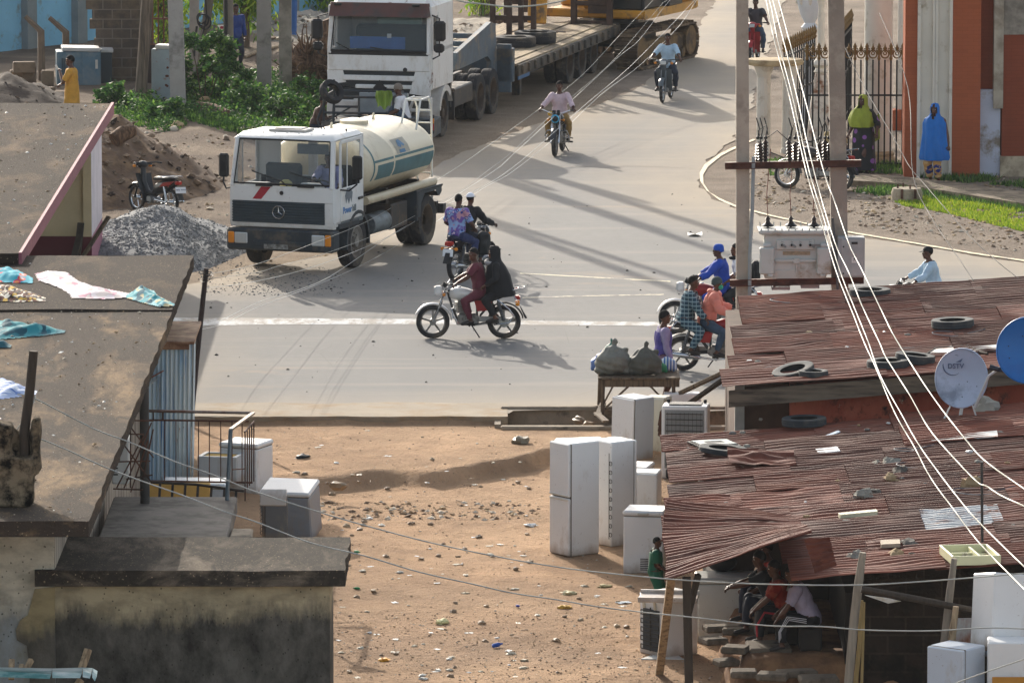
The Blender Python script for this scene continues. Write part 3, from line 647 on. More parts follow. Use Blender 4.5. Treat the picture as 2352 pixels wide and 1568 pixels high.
h = cabinet(376, 246, .5, .45, 1.36, -.15, 'feeder_pillar', 'tall pale grey feeder cabinet with rust spots between two poles', M('#8b999f', .6, var=.1, dirt='#8a5a3c', dirtamt=.12, dscale=5, name='pale grey paint'), True, False)
m = MB()
for i, (x, z) in enumerate([(.2, .92), (.17, .72), (.2, .72), (.16, .5), (.19, .48)]): m.cone((x - .05, -.24, z), (x - .05, -.215, z), .03, n=10)
obj('rusty_hole', m, M('#5a2f1e', .8, name='rust hole'), h)
# ---- poles
CPO = M('#8d8780', .88, var=.15, scale=2.5, dirt='#6b655d', dirtamt=.35, bump=.3, name='pole concrete')
def pole(xt, xb, yb_, w0, w1, mat, name, label, sq=True, ext=5.6, cat='pole', grp=None, recess=False):
 b = G(xb, yb_); tp = A(xt, 0, b.y); u = (tp - b); tp = b + u * ext; m = MB(); s = sc(b.y); z0 = V((0, 0, -.3))
 if sq:
  def ring(c, w): return [c + V((sx * w / 2, sy * w * .4, 0)) for sx, sy in ((-1, -1), (1, -1), (1, 1), (-1, 1))]
  m.loft([ring(b + z0, w1 / s), ring(tp, w0 / s * .9)])
  if recess:
   for k in range(1, 9):
    f0, f1 = .02 + .11 * k, .02 + .11 * k + .055
    c0, c1 = b.lerp(tp, f0), b.lerp(tp, f1); ww = w1 / s * .42
    m.add([c0 + V((-ww / 2, -w1 / s * .405, 0)), c0 + V((ww / 2, -w1 / s * .405, 0)), c1 + V((ww / 2, -w1 / s * .40, 0)), c1 + V((-ww / 2, -w1 / s * .40, 0))], [(0, 1, 2, 3)])
 else: m.tube([b + z0, b.lerp(tp, .3) + V((.02, 0, 0)), b.lerp(tp, .6) - V((.015, 0, 0)), tp], [w1 / s / 2, (w1 * .7 + w0 * .3) / s / 2, (w1 * .4 + w0 * .6) / s / 2, w0 / s / 2 * .92], 12)
 return tag(obj(name, m, mat, smooth=30), label, cat, grp), b
gp = 'roadside utility poles'
pole(336, 319, 250, 27, 28, M('#75685a', .9, var=.2, stretch=(6, 6, .4), dirt='#4d443b', bump=.3, name='grey timber'), 'utility_pole', 'leaning round timber pole in front of the block wall', False, grp=gp)
pole(403, 411, 260, 30, 35, M('#a19c97', .88, var=.1, dirt='#7e7a75', dirtamt=.3, name='pale concrete'), 'utility_pole', 'pale square concrete pole in front of the feeder cabinet', True, grp=gp, recess=True)
pole(446, 446, 175, 20, 22, M('#99928a', .88, name='pole concrete'), 'utility_pole', 'slim pale pole rising out of the bush right of the feeder cabinet', True, grp=gp)
pole(478, 455, 185, 19, 21, M('#6b6358', .9, name='pole'), 'utility_pole', 'grey round pole carrying coiled cables above the bush', False, grp=gp)
pole(523, 526, 205, 22, 24, M('#7c756a', .9, name='pole'), 'utility_pole', 'round pole with a thick black cable down its left side', False, grp=gp)
pole(606, 607, 240, 28, 34, CPO, 'utility_pole', 'square concrete pole nearest the white lorry cab on its left', True, grp=gp)
pole(655, 656, 216, 27, 29, M('#8f877b', .88, var=.12, dirt='#6f685d', name='buff concrete'), 'utility_pole', 'square concrete pole beside the blue pipe', True, grp=gp)
pole(675, 674, 100, 13, 13, M('#2f62a6', .5, name='blue pipe'), 'blue_pipe', 'bright blue pipe standing behind the concrete poles', False)
b = G(520, 205); m = MB(); m.tube([A(511, 132, b.y - .2), A(516, 110, b.y - .2), A(519, 60, b.y - .2), A(518, -40, b.y - .2)], .045, 8); tag(obj('cable', m, BLK, smooth=40), 'thick black cable hanging down the round pole', 'cable')
m = MB(); b = G(455, 185)
for k in range(3): m.torus(A(463 + 3 * k, 42 + 4 * k, b.y - .25 - .04 * k), (.5, 1, .1 * k), .13 + .03 * k, .02, 20, 6)
m.tube([A(452, 60, b.y - .3), A(447, 95, b.y - .3), A(446, 130, b.y - .3)], .03, 6); m.tube([A(470, -30, b.y - .3), A(474, 40, b.y - .3), A(466, 75, b.y - .3), A(458, 110, b.y - .3)], .025, 6)
tag(obj('cable_coil', m, BLK, smooth=40), 'black cable coils hung on the grey round pole', 'cable coil')
# ---- foliage
def leafmesh(m, n, fn, size, seed, droop=.3, long=1.8):
 r = random.Random(seed)
 for i in range(n):
  p = fn(r); s = size * r.uniform(.6, 1.4); d = V((r.gauss(0, 1), r.gauss(0, 1), r.gauss(-droop, .6))).normalized(); u = d.orthogonal().normalized(); u = Matrix.Rotation(r.uniform(0, 6.28), 3, d) @ u
  m.mat(r.choice((0, 0, 1, 1, 2))); q = p + d * s * long
  m.add([p, p + d * s * long * .5 + u * s * .4, q, p + d * s * long * .5 - u * s * .4], [(0, 1, 2, 3)])
def leafmat(c):
 t = NT('leaf'); k = t.mix(t.ramp(t.noise(6, 2), .3, .7), lin(c), tuple(x * .6 for x in lin(c))); m = t.out(k, .6, 0, .3)
 tr = t.new('ShaderNodeBsdfTranslucent'); tr.inputs[0].default_value = tuple(x * 1.3 for x in lin(c)) + (1,); mx = t.new('ShaderNodeMixShader'); mx.inputs[0].default_value = .28
 o = t.n['Material Output']; t.l.new(t.p.outputs[0], mx.inputs[1]); t.l.new(tr.outputs[0], mx.inputs[2]); t.l.new(mx.outputs[0], o.inputs[0]); return m
LF = [leafmat('#466d33'), leafmat('#33552a'), leafmat('#769a46')]; LY = [leafmat('#6f9426'), leafmat('#a3b83a'), leafmat('#3f6a22')]
def shrub(name, label, px, py, wpx, hpx, n, size, seed, mats=LF, cat='shrub', grp=None, depth=.8, z0=.1, stems=7):
 b = G(px, py); s = sc(b.y); W, Hh = wpx / s / 2, hpx / s; h = thing(name, label, cat, (b.x, b.y, z0), 0, grp); r = random.Random(seed); cl = []
 for i in range(14):
  a = r.uniform(0, 6.28); q = r.random() ** .5; z = r.uniform(.12, .9); k = math.sqrt(max(0, 1 - (z - .35) ** 2 * 1.7)); cl.append((V((math.cos(a) * q * W * k, math.sin(a) * q * W * depth * k, z * Hh)), r.uniform(.18, .34)))
 def fn(r):
  c, q = r.choice(cl); q *= min(W, Hh) * 1.3
  v = V((r.gauss(0, 1), r.gauss(0, 1), r.gauss(0, .8))).normalized() * q * r.random() ** .4; p = c + v; p.z = max(.02, p.z); return p
 m = MB(); leafmesh(m, n, fn, size, seed); obj('foliage', m, mats, h, recalc=False)
 m = MB()
 for i in range(stems):
  c = cl[i][0]; m.tube([V((c.x * .15, c.y * .15, -.1)), c * .55 + V((0, 0, .05)), c], [.022, .015, .006], 5)
 obj('stem', m, WOOD, h); return h
shrub('shrub', 'tall leafy shrub growing around the poles beside the feeder cabinet', 470, 240, 125, 165, 4200, .07, 11)
shrub('shrub', 'shrub with sunlit leaves at the foot of the black cabled pole', 525, 245, 100, 130, 2600, .07, 12)
shrub('shrub', 'low weeds in front of the louvred cabinet', 262, 260, 75, 62, 900, .08, 13)
shrub('shrub', 'low weeds at the foot of the leaning timber pole', 385, 285, 100, 45, 900, .08, 14)
shrub('shrub', 'dense green shrub at the foot of the two square concrete poles', 585, 270, 130, 65, 1900, .06, 15)
shrub('shrub', 'soft green undergrowth between the poles and the rusty pickup', 660, 285, 150, 60, 2200, .055, 16)
shrub('shrub', 'small shrub below the uprooted stump', 715, 240, 80, 55, 1100, .06, 17)
shrub('shrub', 'bright sapling beside the lorry cab', 772, 190, 18, 30, 120, .07, 18, LY)
def tree(name, label, tx, ty, px, py, wpx, hpx, n, seed, mats):   # crown hangs into the frame from above
 b = G(tx, ty); s = sc(b.y); h = thing(name, label, 'tree', (b.x, b.y, 0)); top = A(px, py, b.y) - b; m = MB()
 m.tube([V((0, 0, -.2)), V((.05, 0, 1.5)), V((top.x * .5, 0, top.z * .7 + 1)), V((top.x, 0, top.z + .8))], [.16, .12, .1, .06], 10); obj('trunk', m, WOOD, h, 40)
 r = random.Random(seed); cl = [(top + V((r.uniform(-1, 1) * wpx / s / 2, r.uniform(-.8, .8), r.uniform(-.5, .9) * hpx / s)), r.uniform(.2, .45)) for i in range(18)]
 m = MB()
 for c, q in cl: m.tube([V((top.x, 0, top.z + .6)), (c + V((top.x, 0, top.z + .8))) / 2 + V((0, 0, .15)), c], [.035, .02, .008], 5)
 obj('branch', m, WOOD, h)
 def fn(r): c, q = r.choice(cl); return c + V((r.gauss(0, q * .55), r.gauss(0, q * .6), r.gauss(-.1, q * .55)))
 m = MB(); leafmesh(m, n, fn, .075, seed, 1.4, 2.6); obj('crown', m, mats, h, recalc=False)
tree('tree', 'tree with hanging yellow green leaves above the rust gate', 372, 150, 372, 12, 90, 75, 2200, 21, LY)
tree('tree', 'tree with long drooping leaves over the cabled poles', 560, 120, 545, -5, 130, 62, 2400, 22, LY)
tree('tree', 'sparse tree whose leaf tips hang beside the lorry cab', 790, 40, 752, -18, 70, 40, 500, 23, LY)
tree('tree', 'small hanging tree behind the trailer ramp', 1112, 40, 1105, 22, 50, 40, 350, 24, LY)
# ---- grass: cover nobody could count
def grasspatch(name, polypx, n, hgt, mats, seed, z=0.02, wd=.022):
 poly = [(p.x, p.y) for p in GP(polypx)]; P = np.array(poly); x0, y0 = P.min(0); x1, y1 = P.max(0); r = np.random.default_rng(seed); m = MB(); c = 0
 while c < n:
  X = r.uniform(x0, x1, n); Y = r.uniform(y0, y1, n); ok = inpoly(X, Y, poly) & (fbm(X, Y, .5, seed) > -.45); Z = gz(X, Y)
  for x, y, z_ in zip(X[ok], Y[ok], Z[ok]):
   hh = hgt * r.uniform(.5, 1.3); a = r.uniform(0, 6.28); lx, ly = r.normal(0, .35 * hh, 2); m.mat(int(r.integers(len(mats))))
   m.add([(x - wd * math.cos(a), y - wd * math.sin(a), z_ - .02), (x + wd * math.cos(a), y + wd * math.sin(a), z_ - .02), (x + lx, y + ly, z_ + hh)], [(0, 1, 2)]); c += 1
   if c >= n: break
 return tag(obj(name, m, mats, recalc=False), kind='stuff')
GM = [leafmat('#4f7430'), leafmat('#6f9040'), leafmat('#38582a')]; GB = [leafmat('#93ac2c'), leafmat('#76982c'), leafmat('#b4bd44')]
grasspatch('grass_bank', [(420, 235), (560, 230), (700, 190), (770, 205), (790, 290), (700, 330), (600, 330), (500, 300), (430, 285)], 9000, .13, GM, 1, wd=.03)
grasspatch('weeds', [(235, 225), (420, 250), (420, 300), (300, 300), (240, 285)], 2600, .12, GM, 2, wd=.03)
grasspatch('roadside_grass', [(2040, 462), (2150, 455), (2240, 470), (2400, 490), (2400, 545), (2250, 512), (2160, 490), (2080, 478)], 7000, .06, GB, 3)
grasspatch('roadside_weeds', [(1940, 418), (2060, 424), (2140, 436), (2352, 470), (2400, 480), (2400, 497), (2240, 470), (2120, 462), (2060, 462), (1960, 444)], 3600, .11, GM, 4)
grasspatch('wall_foot_grass', [(1940, 385), (2080, 378), (2200, 400), (2352, 425), (2400, 440), (2352, 436), (2200, 420), (2060, 404), (1945, 398)], 2200, .13, GM, 5)
grasspatch('far_weeds', [(1760, 370), (1830, 365), (1830, 400), (1770, 405)], 500, .1, GM, 6)
def undergrowth(name, polypx, n, hh, mats, seed, size=.055):
 poly = [(p.x, p.y) for p in GP(polypx)]; P = np.array(poly); x0, y0 = P.min(0); x1, y1 = P.max(0); r = np.random.default_rng(seed); X = r.uniform(x0, x1, n * 3); Y = r.uniform(y0, y1, n * 3); e = polydist(X, Y, poly); c = np.clip(.5 + .8 * fbm(X, Y, .45, seed, 3), 0, 1.3); ok = inpoly(X, Y, poly) & (c > .12); Z = gz(X, Y); pts = [(x, y, z + h * hh * r.random()) for x, y, z, h in zip(X[ok], Y[ok], Z[ok], (c * sst(0, .5, e))[ok])][:n]; it = iter(pts); m = MB(); leafmesh(m, len(pts), lambda q: V(next(it)), size, seed, -.1, 1.7); tag(obj(name, m, mats, recalc=False), kind='stuff')
undergrowth('undergrowth', [(400, 215), (470, 195), (570, 185), (690, 165), (775, 185), (790, 270), (735, 310), (640, 325), (560, 318), (480, 300), (415, 275)], 9000, .55, LF, 31)
undergrowth('undergrowth', [(235, 215), (330, 230), (420, 262), (430, 300), (370, 312), (290, 300), (240, 280)], 3200, .4, LF, 32)
# ---- uprooted stump, logs, rubble in front of the blue wall
b = G(725, 205); h = thing('tree_stump', 'uprooted brown stump with tangled roots behind the concrete poles', 'stump', (b.x, b.y, .1)); BRK = M('#4a3628', .95, var=.4, stretch=(5, 5, 1), scale=4, dirt='#7a5f48', bump=.7, name='bark')
m = MB(); m.tube([V((-.1, 0, .55)), V((.2, .1, .9)), V((.42, .2, 1.3)), V((.3, .2, 1.62))], [.42, .36, .3, .2], 12); m.ball((-.15, 0, .45), (.62, .5, .5), 16, 10, noise=.5, ns=2.5); obj('trunk', m, BRK, h, 60)
r = random.Random(4); m = MB()
for i in range(46):
 a = r.uniform(-2.6, 2.2); e = r.uniform(-.3, 1.1); p = V((-.15, -.1, .45)); d = V((math.cos(a) * math.cos(e), -abs(r.gauss(0, .5)), math.sin(e))); pp = [p]
 for k in range(5): d = (d + V((r.gauss(0, .35), r.gauss(0, .3), r.gauss(0, .35)))).normalized(); pp.append(pp[-1] + d * r.uniform(.14, .26))
 m.tube(pp, [.07, .055, .04, .028, .018, .007], 6)
obj('root', m, BRK, h, 60)
heap('rubble_heap', G(720, 70).x, G(720, 75).y, 2.4, 6, .55, [M('#8a8378', .95, var=.25, bump=.6, name='rubble'), ST[1], ST[4]], 'grey rubble heap against the foot of the blue wall', 'rubble heap', 9, .14, 260, (.05, .16))
heap('rubble_heap', G(1090, 95).x, G(1090, 95).y, 2.2, 8, .5, [M('#93897a', .95, var=.25, bump=.6, name='rubble'), ST[1], ST[4]], 'pale rubble heap behind the trailer gooseneck', 'rubble heap', 10, .12, 200, (.05, .16))
for i, (a, b_, rr, lb) in enumerate([((455, 262), (525, 280), .1, 'short log lying in the grass below the shrub'), ((255, 330), (306, 302), .16, 'thick split log on the soil heap beside the weeds'), ((1120, 78), (1195, 72), .13, 'brown log lying behind the trailer'), ((560, 145), (640, 120), .05, 'thin pale branch on the soil left of the square pole')]):
 p, q = G(*a), G(*b_); p.z = q.z = rr + .1 + (.75 if i == 1 else 0)
 if i == 1: p, q = A(262, 322, G(225, 455).y - 1.5), A(306, 300, G(225, 455).y - 1.2)
 m = MB(); m.tube([p, (p + q) / 2 + V((0, 0, .04)), q], [rr, rr * 1.1, rr * .8], 9); tag(obj('log', m, BRK if i != 3 else WOODP, smooth=50), lb, 'log')
r = random.Random(9)
for i, (x, y, s) in enumerate([(300, 316, .2), (345, 318, .13), (408, 292, .15), (265, 286, .16), (250, 268, .14), (470, 240, .2), (590, 322, .12), (640, 330, .1), (520, 322, .1), (400, 300, .12)]):
 p = onG(x, y); m = MB(); m.ball((0, 0, s * .3), (s, s * .8, s * .6), 9, 6, noise=.5, ns=1.6, seed=i)
 tag(obj('rock', m, ST[i % 5], smooth=20, loc=p, rz=r.uniform(0, 3)), ['pale rock below the weeds', 'rock beside the leaning pole', 'rock by the concrete pole foot'][0] if 0 else 'weathered rock lying on the earth bank left of the road', 'rock', 'rocks on the earth bank')
# ---- near left: porch, railing, blue kiosk, near slab
PZ = 1.0
h = thing('porch', 'low grey concrete porch beside the flat roofed house', 'porch'); a = G(320, 1140, PZ); b = G(545, 1140, PZ); cfl = M('#7d776f', .9, var=.2, scale=1.5, dirt='#5b554e', name='porch concrete')
m = MB(); m.box(((-5.6 + b.x) / 2, (a.y + 86.0) / 2, PZ - .12), (b.x + 5.6, a.y - 86.0, .24), b=.02); obj('floor', m, cfl, h)
m = MB(); m.box(((-5.6 + b.x) / 2, (a.y + 86.4) / 2, .25), (b.x + 5.5, a.y - 86.6, 1.26)); obj('base', m, concd, h)
m = MB()
for i in range(4): m.box((b.x + .16 + .12 * i, 88.0, PZ - .18 - .2 * i), (.3, 1.1, .17), b=.02, rz=.05 * i)
obj('step', m, concd, h)
RZ = lambda px, py, z: G(px, py, z)
Yb = A(330, 943, 93.0).y; RW = RUST
h = thing('balcony_railing', 'rusty steel railing with silvery top rail around the porch', 'railing')
TL, TR_ = A(322, 943, 93.0), A(582, 948, 93.0); NR = A(530, 986, 90.4)
m = MB(); m.tube([TL, TR_], .022, 8); m.bar(TR_, NR, .05, .03); obj('top_rail', m, M('#7e7268', .35, .7, dirt='#5b3a2a', dirtamt=.4, name='worn steel'), h, 40)
m = MB(); a, b = A(322, 964, 93.0), A(572, 967, 93.0); m.tube([a, b], .014, 8); a2, b2 = A(345, 1104, 93.0), A(580, 1108, 93.0); m.tube([a2, b2], .014, 8)
for x in (378, 404, 430, 456, 481, 507, 533, 556): m.tube([A(x, 965, 93.0), A(x, 1106, 93.0)], .008, 6)
m.tube([A(352, 944, 93.0), A(352, 965, 93.0)], .012, 6); m.tube([A(374, 945, 93), A(374, 966, 93)], .014, 6)
for x, y0, y1, yy in ((583, 968, 1105, 92.9), (578, 972, 1110, 92.4), (573, 978, 1115, 91.9), (568, 984, 1122, 91.4), (563, 990, 1150, 90.9)): m.tube([A(x, y0, yy), A(x, y1, yy)], .010, 6)
m.tube([A(533, 1078, 90.6), A(562, 1076, 91.0)], .01, 6); m.tube([A(583, 968, 92.95), A(562, 992, 90.9)], .014, 6)
obj('bar', m, RW, h, 40)
m = MB(); m.tube([NR, A(517, 1232, 90.4)], .03, 10); obj('post', m, M('#6f8494', .3, .7, name='blue steel pipe'), h, 40)
m = MB(); m.tube([A(346, 1107, 92.2), A(450, 1112, 92.1), A(560, 1127, 91.9)], .02, 6)
for k, x in enumerate((368, 397, 426, 455, 486, 516, 543)): m.bar(A(x, 1108 + k * 2.5, 92.1), A(x - 2, 1142 + k, 92.0), .035, .02)
obj('lower_grille', m, M('#2b2622', .7, name='black rust'), h)
h = thing('lattice_bracket', 'rusty welded lattice bracket fixed below the roof edge', 'bracket'); m = MB(); Y_ = 89.5
for a, b in [((292, 965), (352, 966)), ((284, 996), (330, 997)), ((260, 1122), (328, 1124)), ((290, 1100), (350, 1090)), ((275, 1008), (350, 1110)), ((285, 1120), (348, 970)), ((292, 970), (352, 1050)), ((300, 1120), (300, 960)), ((326, 1110), (352, 985)), ((300, 1130), (340, 1010)), ((270, 1060), (345, 1058)), ((268, 1120), (330, 1000))]: m.tube([A(*a, Y_ + .2 * random.random()), A(*b, Y_ + .3 * random.random())], .011, 5)
obj('bars', m, RUST, h)
p = A(279, 1101, 90.5); h = thing('outdoor_unit', 'white louvred air conditioner unit on the streaked wall', 'air conditioner', (p.x, p.y, p.z - .02)); m = MB(); m.box((0, 0, .32), (.24, .6, .64), b=.02); obj('casing', m, WHT, h, 30); m = MB()
for i in range(10): m.box((-.122, -.1, .14 + .045 * i), (.012, .3, .02))
for i in range(10): m.box((-.07, -.302, .14 + .045 * i), (.08, .012, .02))
obj('louvre', m, BLK, h)
# blue corrugated kiosk
def corr(m, p0, p1, p2, p3, nw, amp, nrm=None, seg=6, along=10, bend=0, sd=0, crush=0):
 # sheet with ridges running from edge p0p1 to edge p3p2 ; ridges counted along p0->p1
 p0, p1, p2, p3 = map(V, (p0, p1, p2, p3)); n_ = (p1 - p0).cross(p3 - p0).normalized() if nrm is None else V(nrm).normalized()
 N = nw * seg
 def fn(u, v):
  a = p0.lerp(p1, u); b = p3.lerp(p2, u); q = a.lerp(b, v); wv = math.sin(u * nw * 2 * math.pi)
  cr = 1 - crush * max(0, mnoise.noise(V((u * 3 + sd, v * 3, 1))))
  z = amp * wv * cr + bend * mnoise.noise(V((u * 2.5 + sd, v * 2.2, sd))) + bend * .4 * mnoise.noise(V((u * 9 + sd, v * 6, sd + 3)))
  return q + n_ * z
 m.grid(fn, N, along); return m
t = NT('faded blue sheet'); z = t.sep(2)
k = t.mix(t.ramp(t.noise(3, 5, .6, (3, 3, .15)), .38, .6), lin('#a3c0d2'), lin('#d3dcdc')); k = t.mix(t.ramp(t.noise(4, 5, .6, (4, 4, .12)), .56, .66), k, lin('#2f6fa6'))
k = t.mix(t.ramp(t.noise(5, 6, .7), .62, .7, 0, .8), k, lin('#8d6a4a')); BS = t.out(k, .6, .1)
h = thing('corrugated_kiosk', 'faded blue corrugated kiosk at the end of the house by the road', 'kiosk'); Yk = 99.4
m = MB(); a, b, c_, d_ = A(340, 1140, Yk), A(437, 1140, Yk), A(442, 790, Yk), A(340, 778, Yk); corr(m, a, b, c_, d_, 10, .022, (0, -1, 0), 8, 6, .004); obj('wall', m, BS, h, 60)
m = MB(); bb = A(442, 1140, Yk + 2.2); m2 = [b + V((.02, .03, 0)), bb, A(447, 790, Yk + 2.2), c_ + V((.02, .03, 0))]; corr(m, *m2, 12, .02, (1, 0, 0), 6, 4); obj('side_wall', m, BS, h, 60)
m = MB(); m.box(((a.x + b.x) / 2 + .03, Yk + 1.1, c_.z + .03), (b.x - a.x + .1, 2.4, .04)); m.box(((a.x + b.x) / 2, Yk - .035, c_.z - .03), (b.x - a.x, .03, .1)); obj('roof', m, M('#a9876a', .8, var=.3, dirt='#6b4630', name='rusty flashing'), h)
m = MB(); q = A(352, 862, Yk - .05); m.bar(A(345, 868, Yk - .06), A(374, 852, Yk - .1), .12, .02); obj('hinge_plate', m, M('#8d5a48', .8, name='rust plate'), h)
m = MB(); m.tube([A(346, 880, Yk - .06), A(372, 864, Yk - .06), A(372, 960, Yk - .06)], .02, 4); obj('door_frame', m, BS, h)
m = MB(); b = onG(437, 965); m.tube([b - V((0, 0, .1)), A(452, 820, b.y), A(474, 616, b.y)], [.05, .045, .04], 8); tag(obj('wire_pole', m, M('#2d2425', .8, var=.3, name='dark maroon pole'), smooth=40), 'thin dark pole at the road edge holding tied wires', 'pole')
m = MB(); r = random.Random(2)
for k in range(7): m.torus(A(472 + r.uniform(-4, 4), 632 + r.uniform(-8, 8), b.y), (r.uniform(-.5, .5), r.uniform(-.4, .4), 1), r.uniform(.06, .12), .006, 14, 4)
tag(obj('wire_knot', m, BLK), 'tangled knot of wire tied at the top of the dark pole', 'wire')
# near slab and weathered wall
p0 = G(75, 1312, ZS); p1 = G(793, 1310, ZS); yb_ = G(793, 1233, ZS).y
h = thing('weathered_outbuilding', 'weathered outbuilding with thick concrete roof slab in the near corner', 'outbuilding')
obj('roof', slab(p0.x + .02, p1.x, p1.y, yb_, ZS, .2, 60, 30, .07, 7, .012), roofmat('#38342f', '#7d7264', -.0, mid='#544c43'), h, recalc=False)
m = MB(); xw = A(758, 1450, p1.y + .14).x; m.box(((WX - .05 + xw) / 2, p1.y + .9, .58), (xw - WX + .05, 1.55, 1.84)); obj('wall', m, wallmat('mouldy plaster', '#b0a487', '#65625b', 1.14, '#2f2e2a'), h)
patch = [(126, 1348), (80, 1352), (72, 1380), (64, 1412), (46, 1424), (36, 1446), (39, 1470), (62, 1482), (66, 1520), (70, 1600), (126, 1600)]
m = MB(); m.prism([A(x, y, WF - .06) for x, y in patch][::-1], (0, .02, 0)); obj('plaster_edge', m, wallmat('mouldy plaster edge', '#9c8f6d', '#66625a', 1.0, '#4a473f', False), h)
# trestle at the very corner
h = thing('sheet_trestle', 'bent teal and white metal sheet lying on short timber posts in the near corner', 'metal sheet'); Yt = 77.5
m = MB(); a = [(-20, 1531), (120, 1534), (190, 1532), (212, 1533), (224, 1540)];
for (u, v) in zip(a[:-1], a[1:]):
 m.quad(A(u[0], u[1], Yt), A(v[0], v[1], Yt), A(v[0] - 2, v[1] + 13, Yt - .25), A(u[0], u[1] + 8, Yt - .25)); m.quad(A(u[0], u[1] + 8, Yt - .25), A(v[0] - 2, v[1] + 13, Yt - .25), A(v[0] - 6, v[1] + 24, Yt - .3), A(u[0], u[1] + 22, Yt - .3))
o_ = obj('sheet', m, M('#5f9a98', .4, .3, var=.5, scale=3, dirt='#d4dcd8', dirtamt=.6, dscale=3, stretch=(.3, 1, 1), name='teal sheet'), h, recalc=False)
for x0, y0, x1, y1, w_ in ((26, 1560, 27, 1513, .07), (48, 1545, 50, 1526, .06), (60, 1536, 72, 1514, .06), (184, 1545, 203, 1490, .09), (160, 1600, 186, 1560, .09)):
 m = MB(); m.bar(A(x0, y0, Yt + .1), A(x1, y1, Yt + .2), w_, .06, b=.006); obj('post', m, WOODP, h, 30)
for nm, x0, x1, y0, y1, zt, nn in (('roof_grit', -13, EX, NY, FY, RB + .02, 1500), ('roof_grit', -13, xA, yA0, yA1, ZA, 1300)):
 r = np.random.default_rng(len(nm) + nn); scatter(nm, [(r.uniform(x0, x1 - .1), r.uniform(y0 + .1, y1 - .1), zt) for _ in range(nn)], .008, .04, None, .5, nn, mats=[ST[4], ST[3], ST[0], WHT])
# ================================================================ vehicles
def tyre(m, c, Rr, w, axis=(0, 1, 0), n=32):     # squarish truck tyre section
 c = V(c); h = w / 2
 m.lathe([(Rr * .60, -h * .8), (Rr * .86, -h), (Rr * .97, -h * .9), (Rr, -h * .6), (Rr * .985, -h * .3), (Rr, -h * .25), (Rr, h * .25), (Rr * .985, h * .3), (Rr, h * .6), (Rr * .97, h * .9), (Rr * .86, h), (Rr * .60, h * .8)], c, axis, n, caps=False)
def truck_wheel(parent, c, Rr, w, rimmat, side, dual=False, name='wheel'):
 m = MB(); tyre(m, (0, 0, 0), Rr, w)
 if dual: tyre(m, (0, -side * (w + .04), 0), Rr, w)
 o = obj(name, m, RUB, parent, 35, c); m = MB(); s = side; h = w / 2
 m.lathe([(.0, s * h * .1), (Rr * .16, s * h * .1 + s * .02), (Rr * .2, s * h * .9), (Rr * .01, s * h * 1.05)] if not dual else [(.0, -s * h * .6), (Rr * .45, -s * h * .6), (Rr * .5, s * h * .2)], (0, 0, 0), (0, 1, 0), 20, caps=False)
 m.lathe([(Rr * .2, s * h * .25), (Rr * .46, s * h * (.5 if not dual else -.6)), (Rr * .52, s * h * .55), (Rr * .6, s * h * .92), (Rr * .64, s * h * .88)], (0, 0, 0), (0, 1, 0), 28, caps=False)
 for k in range(8): a = k * math.pi / 4; m.cone((Rr * .34 * math.cos(a), s * h * (.36 if not dual else -.55), Rr * .34 * math.sin(a)), (Rr * .34 * math.cos(a), s * h * .62 if not dual else -s * h * .3, Rr * .34 * math.sin(a)), .018, n=6)
 obj('rim', m, rimmat, o, 35); return o
RIMW = M('#8f8b84', .6, .2, dirt='#5f564b', dirtamt=.5, name='dusty rim'); RIMD = M('#57493c', .8, .1, dirt='#3a3129', name='rusty rim')
TW = grime('#e2e4e2', .75, 1.25, '#a8967a', .38, .45, .1); CRM = grime('#d8cfb6', 1.2, 1.75, '#a08c6a', .42, .5, .22)
BUMP = M('#27323a', .6, var=.2, dirt='#57524a', dirtamt=.3, name='bumper grey'); TEAL = M('#3d6b72', .5, name='teal stripe'); RED = M('#a32234', .5, var=.05, name='red'); ORG = M('#e08a1e', .35, name='amber'); RLMP = M('#a8241c', .3, name='red lens'); LENS = M('#cfd4d4', .12, .3, name='lens')
GLS = glass((.09, .12, .13), .04, .38); INT = M('#2f3436', .8, name='cab interior')
def star(parent, c, r):                     # three pointed star in a ring, in the yz plane facing +x
 m = MB(); c = V(c); m.torus(c, (1, 0, 0), r, r * .075, 32, 8)
 for k in range(3):
  a = math.pi / 2 + k * 2 * math.pi / 3; tip = c + V((.004, math.cos(a) * r, math.sin(a) * r))
  l = c + V((0, math.cos(a + math.pi / 3) * r * .16, math.sin(a + math.pi / 3) * r * .16)); q = c + V((0, math.cos(a - math.pi / 3) * r * .16, math.sin(a - math.pi / 3) * r * .16)); ctr = c + V((.02, 0, 0))
  m.add([tip, l, ctr, q], [(0, 1, 2), (0, 2, 3), (0, 3, 1)])
 return obj('star_emblem', m, CHR, parent)
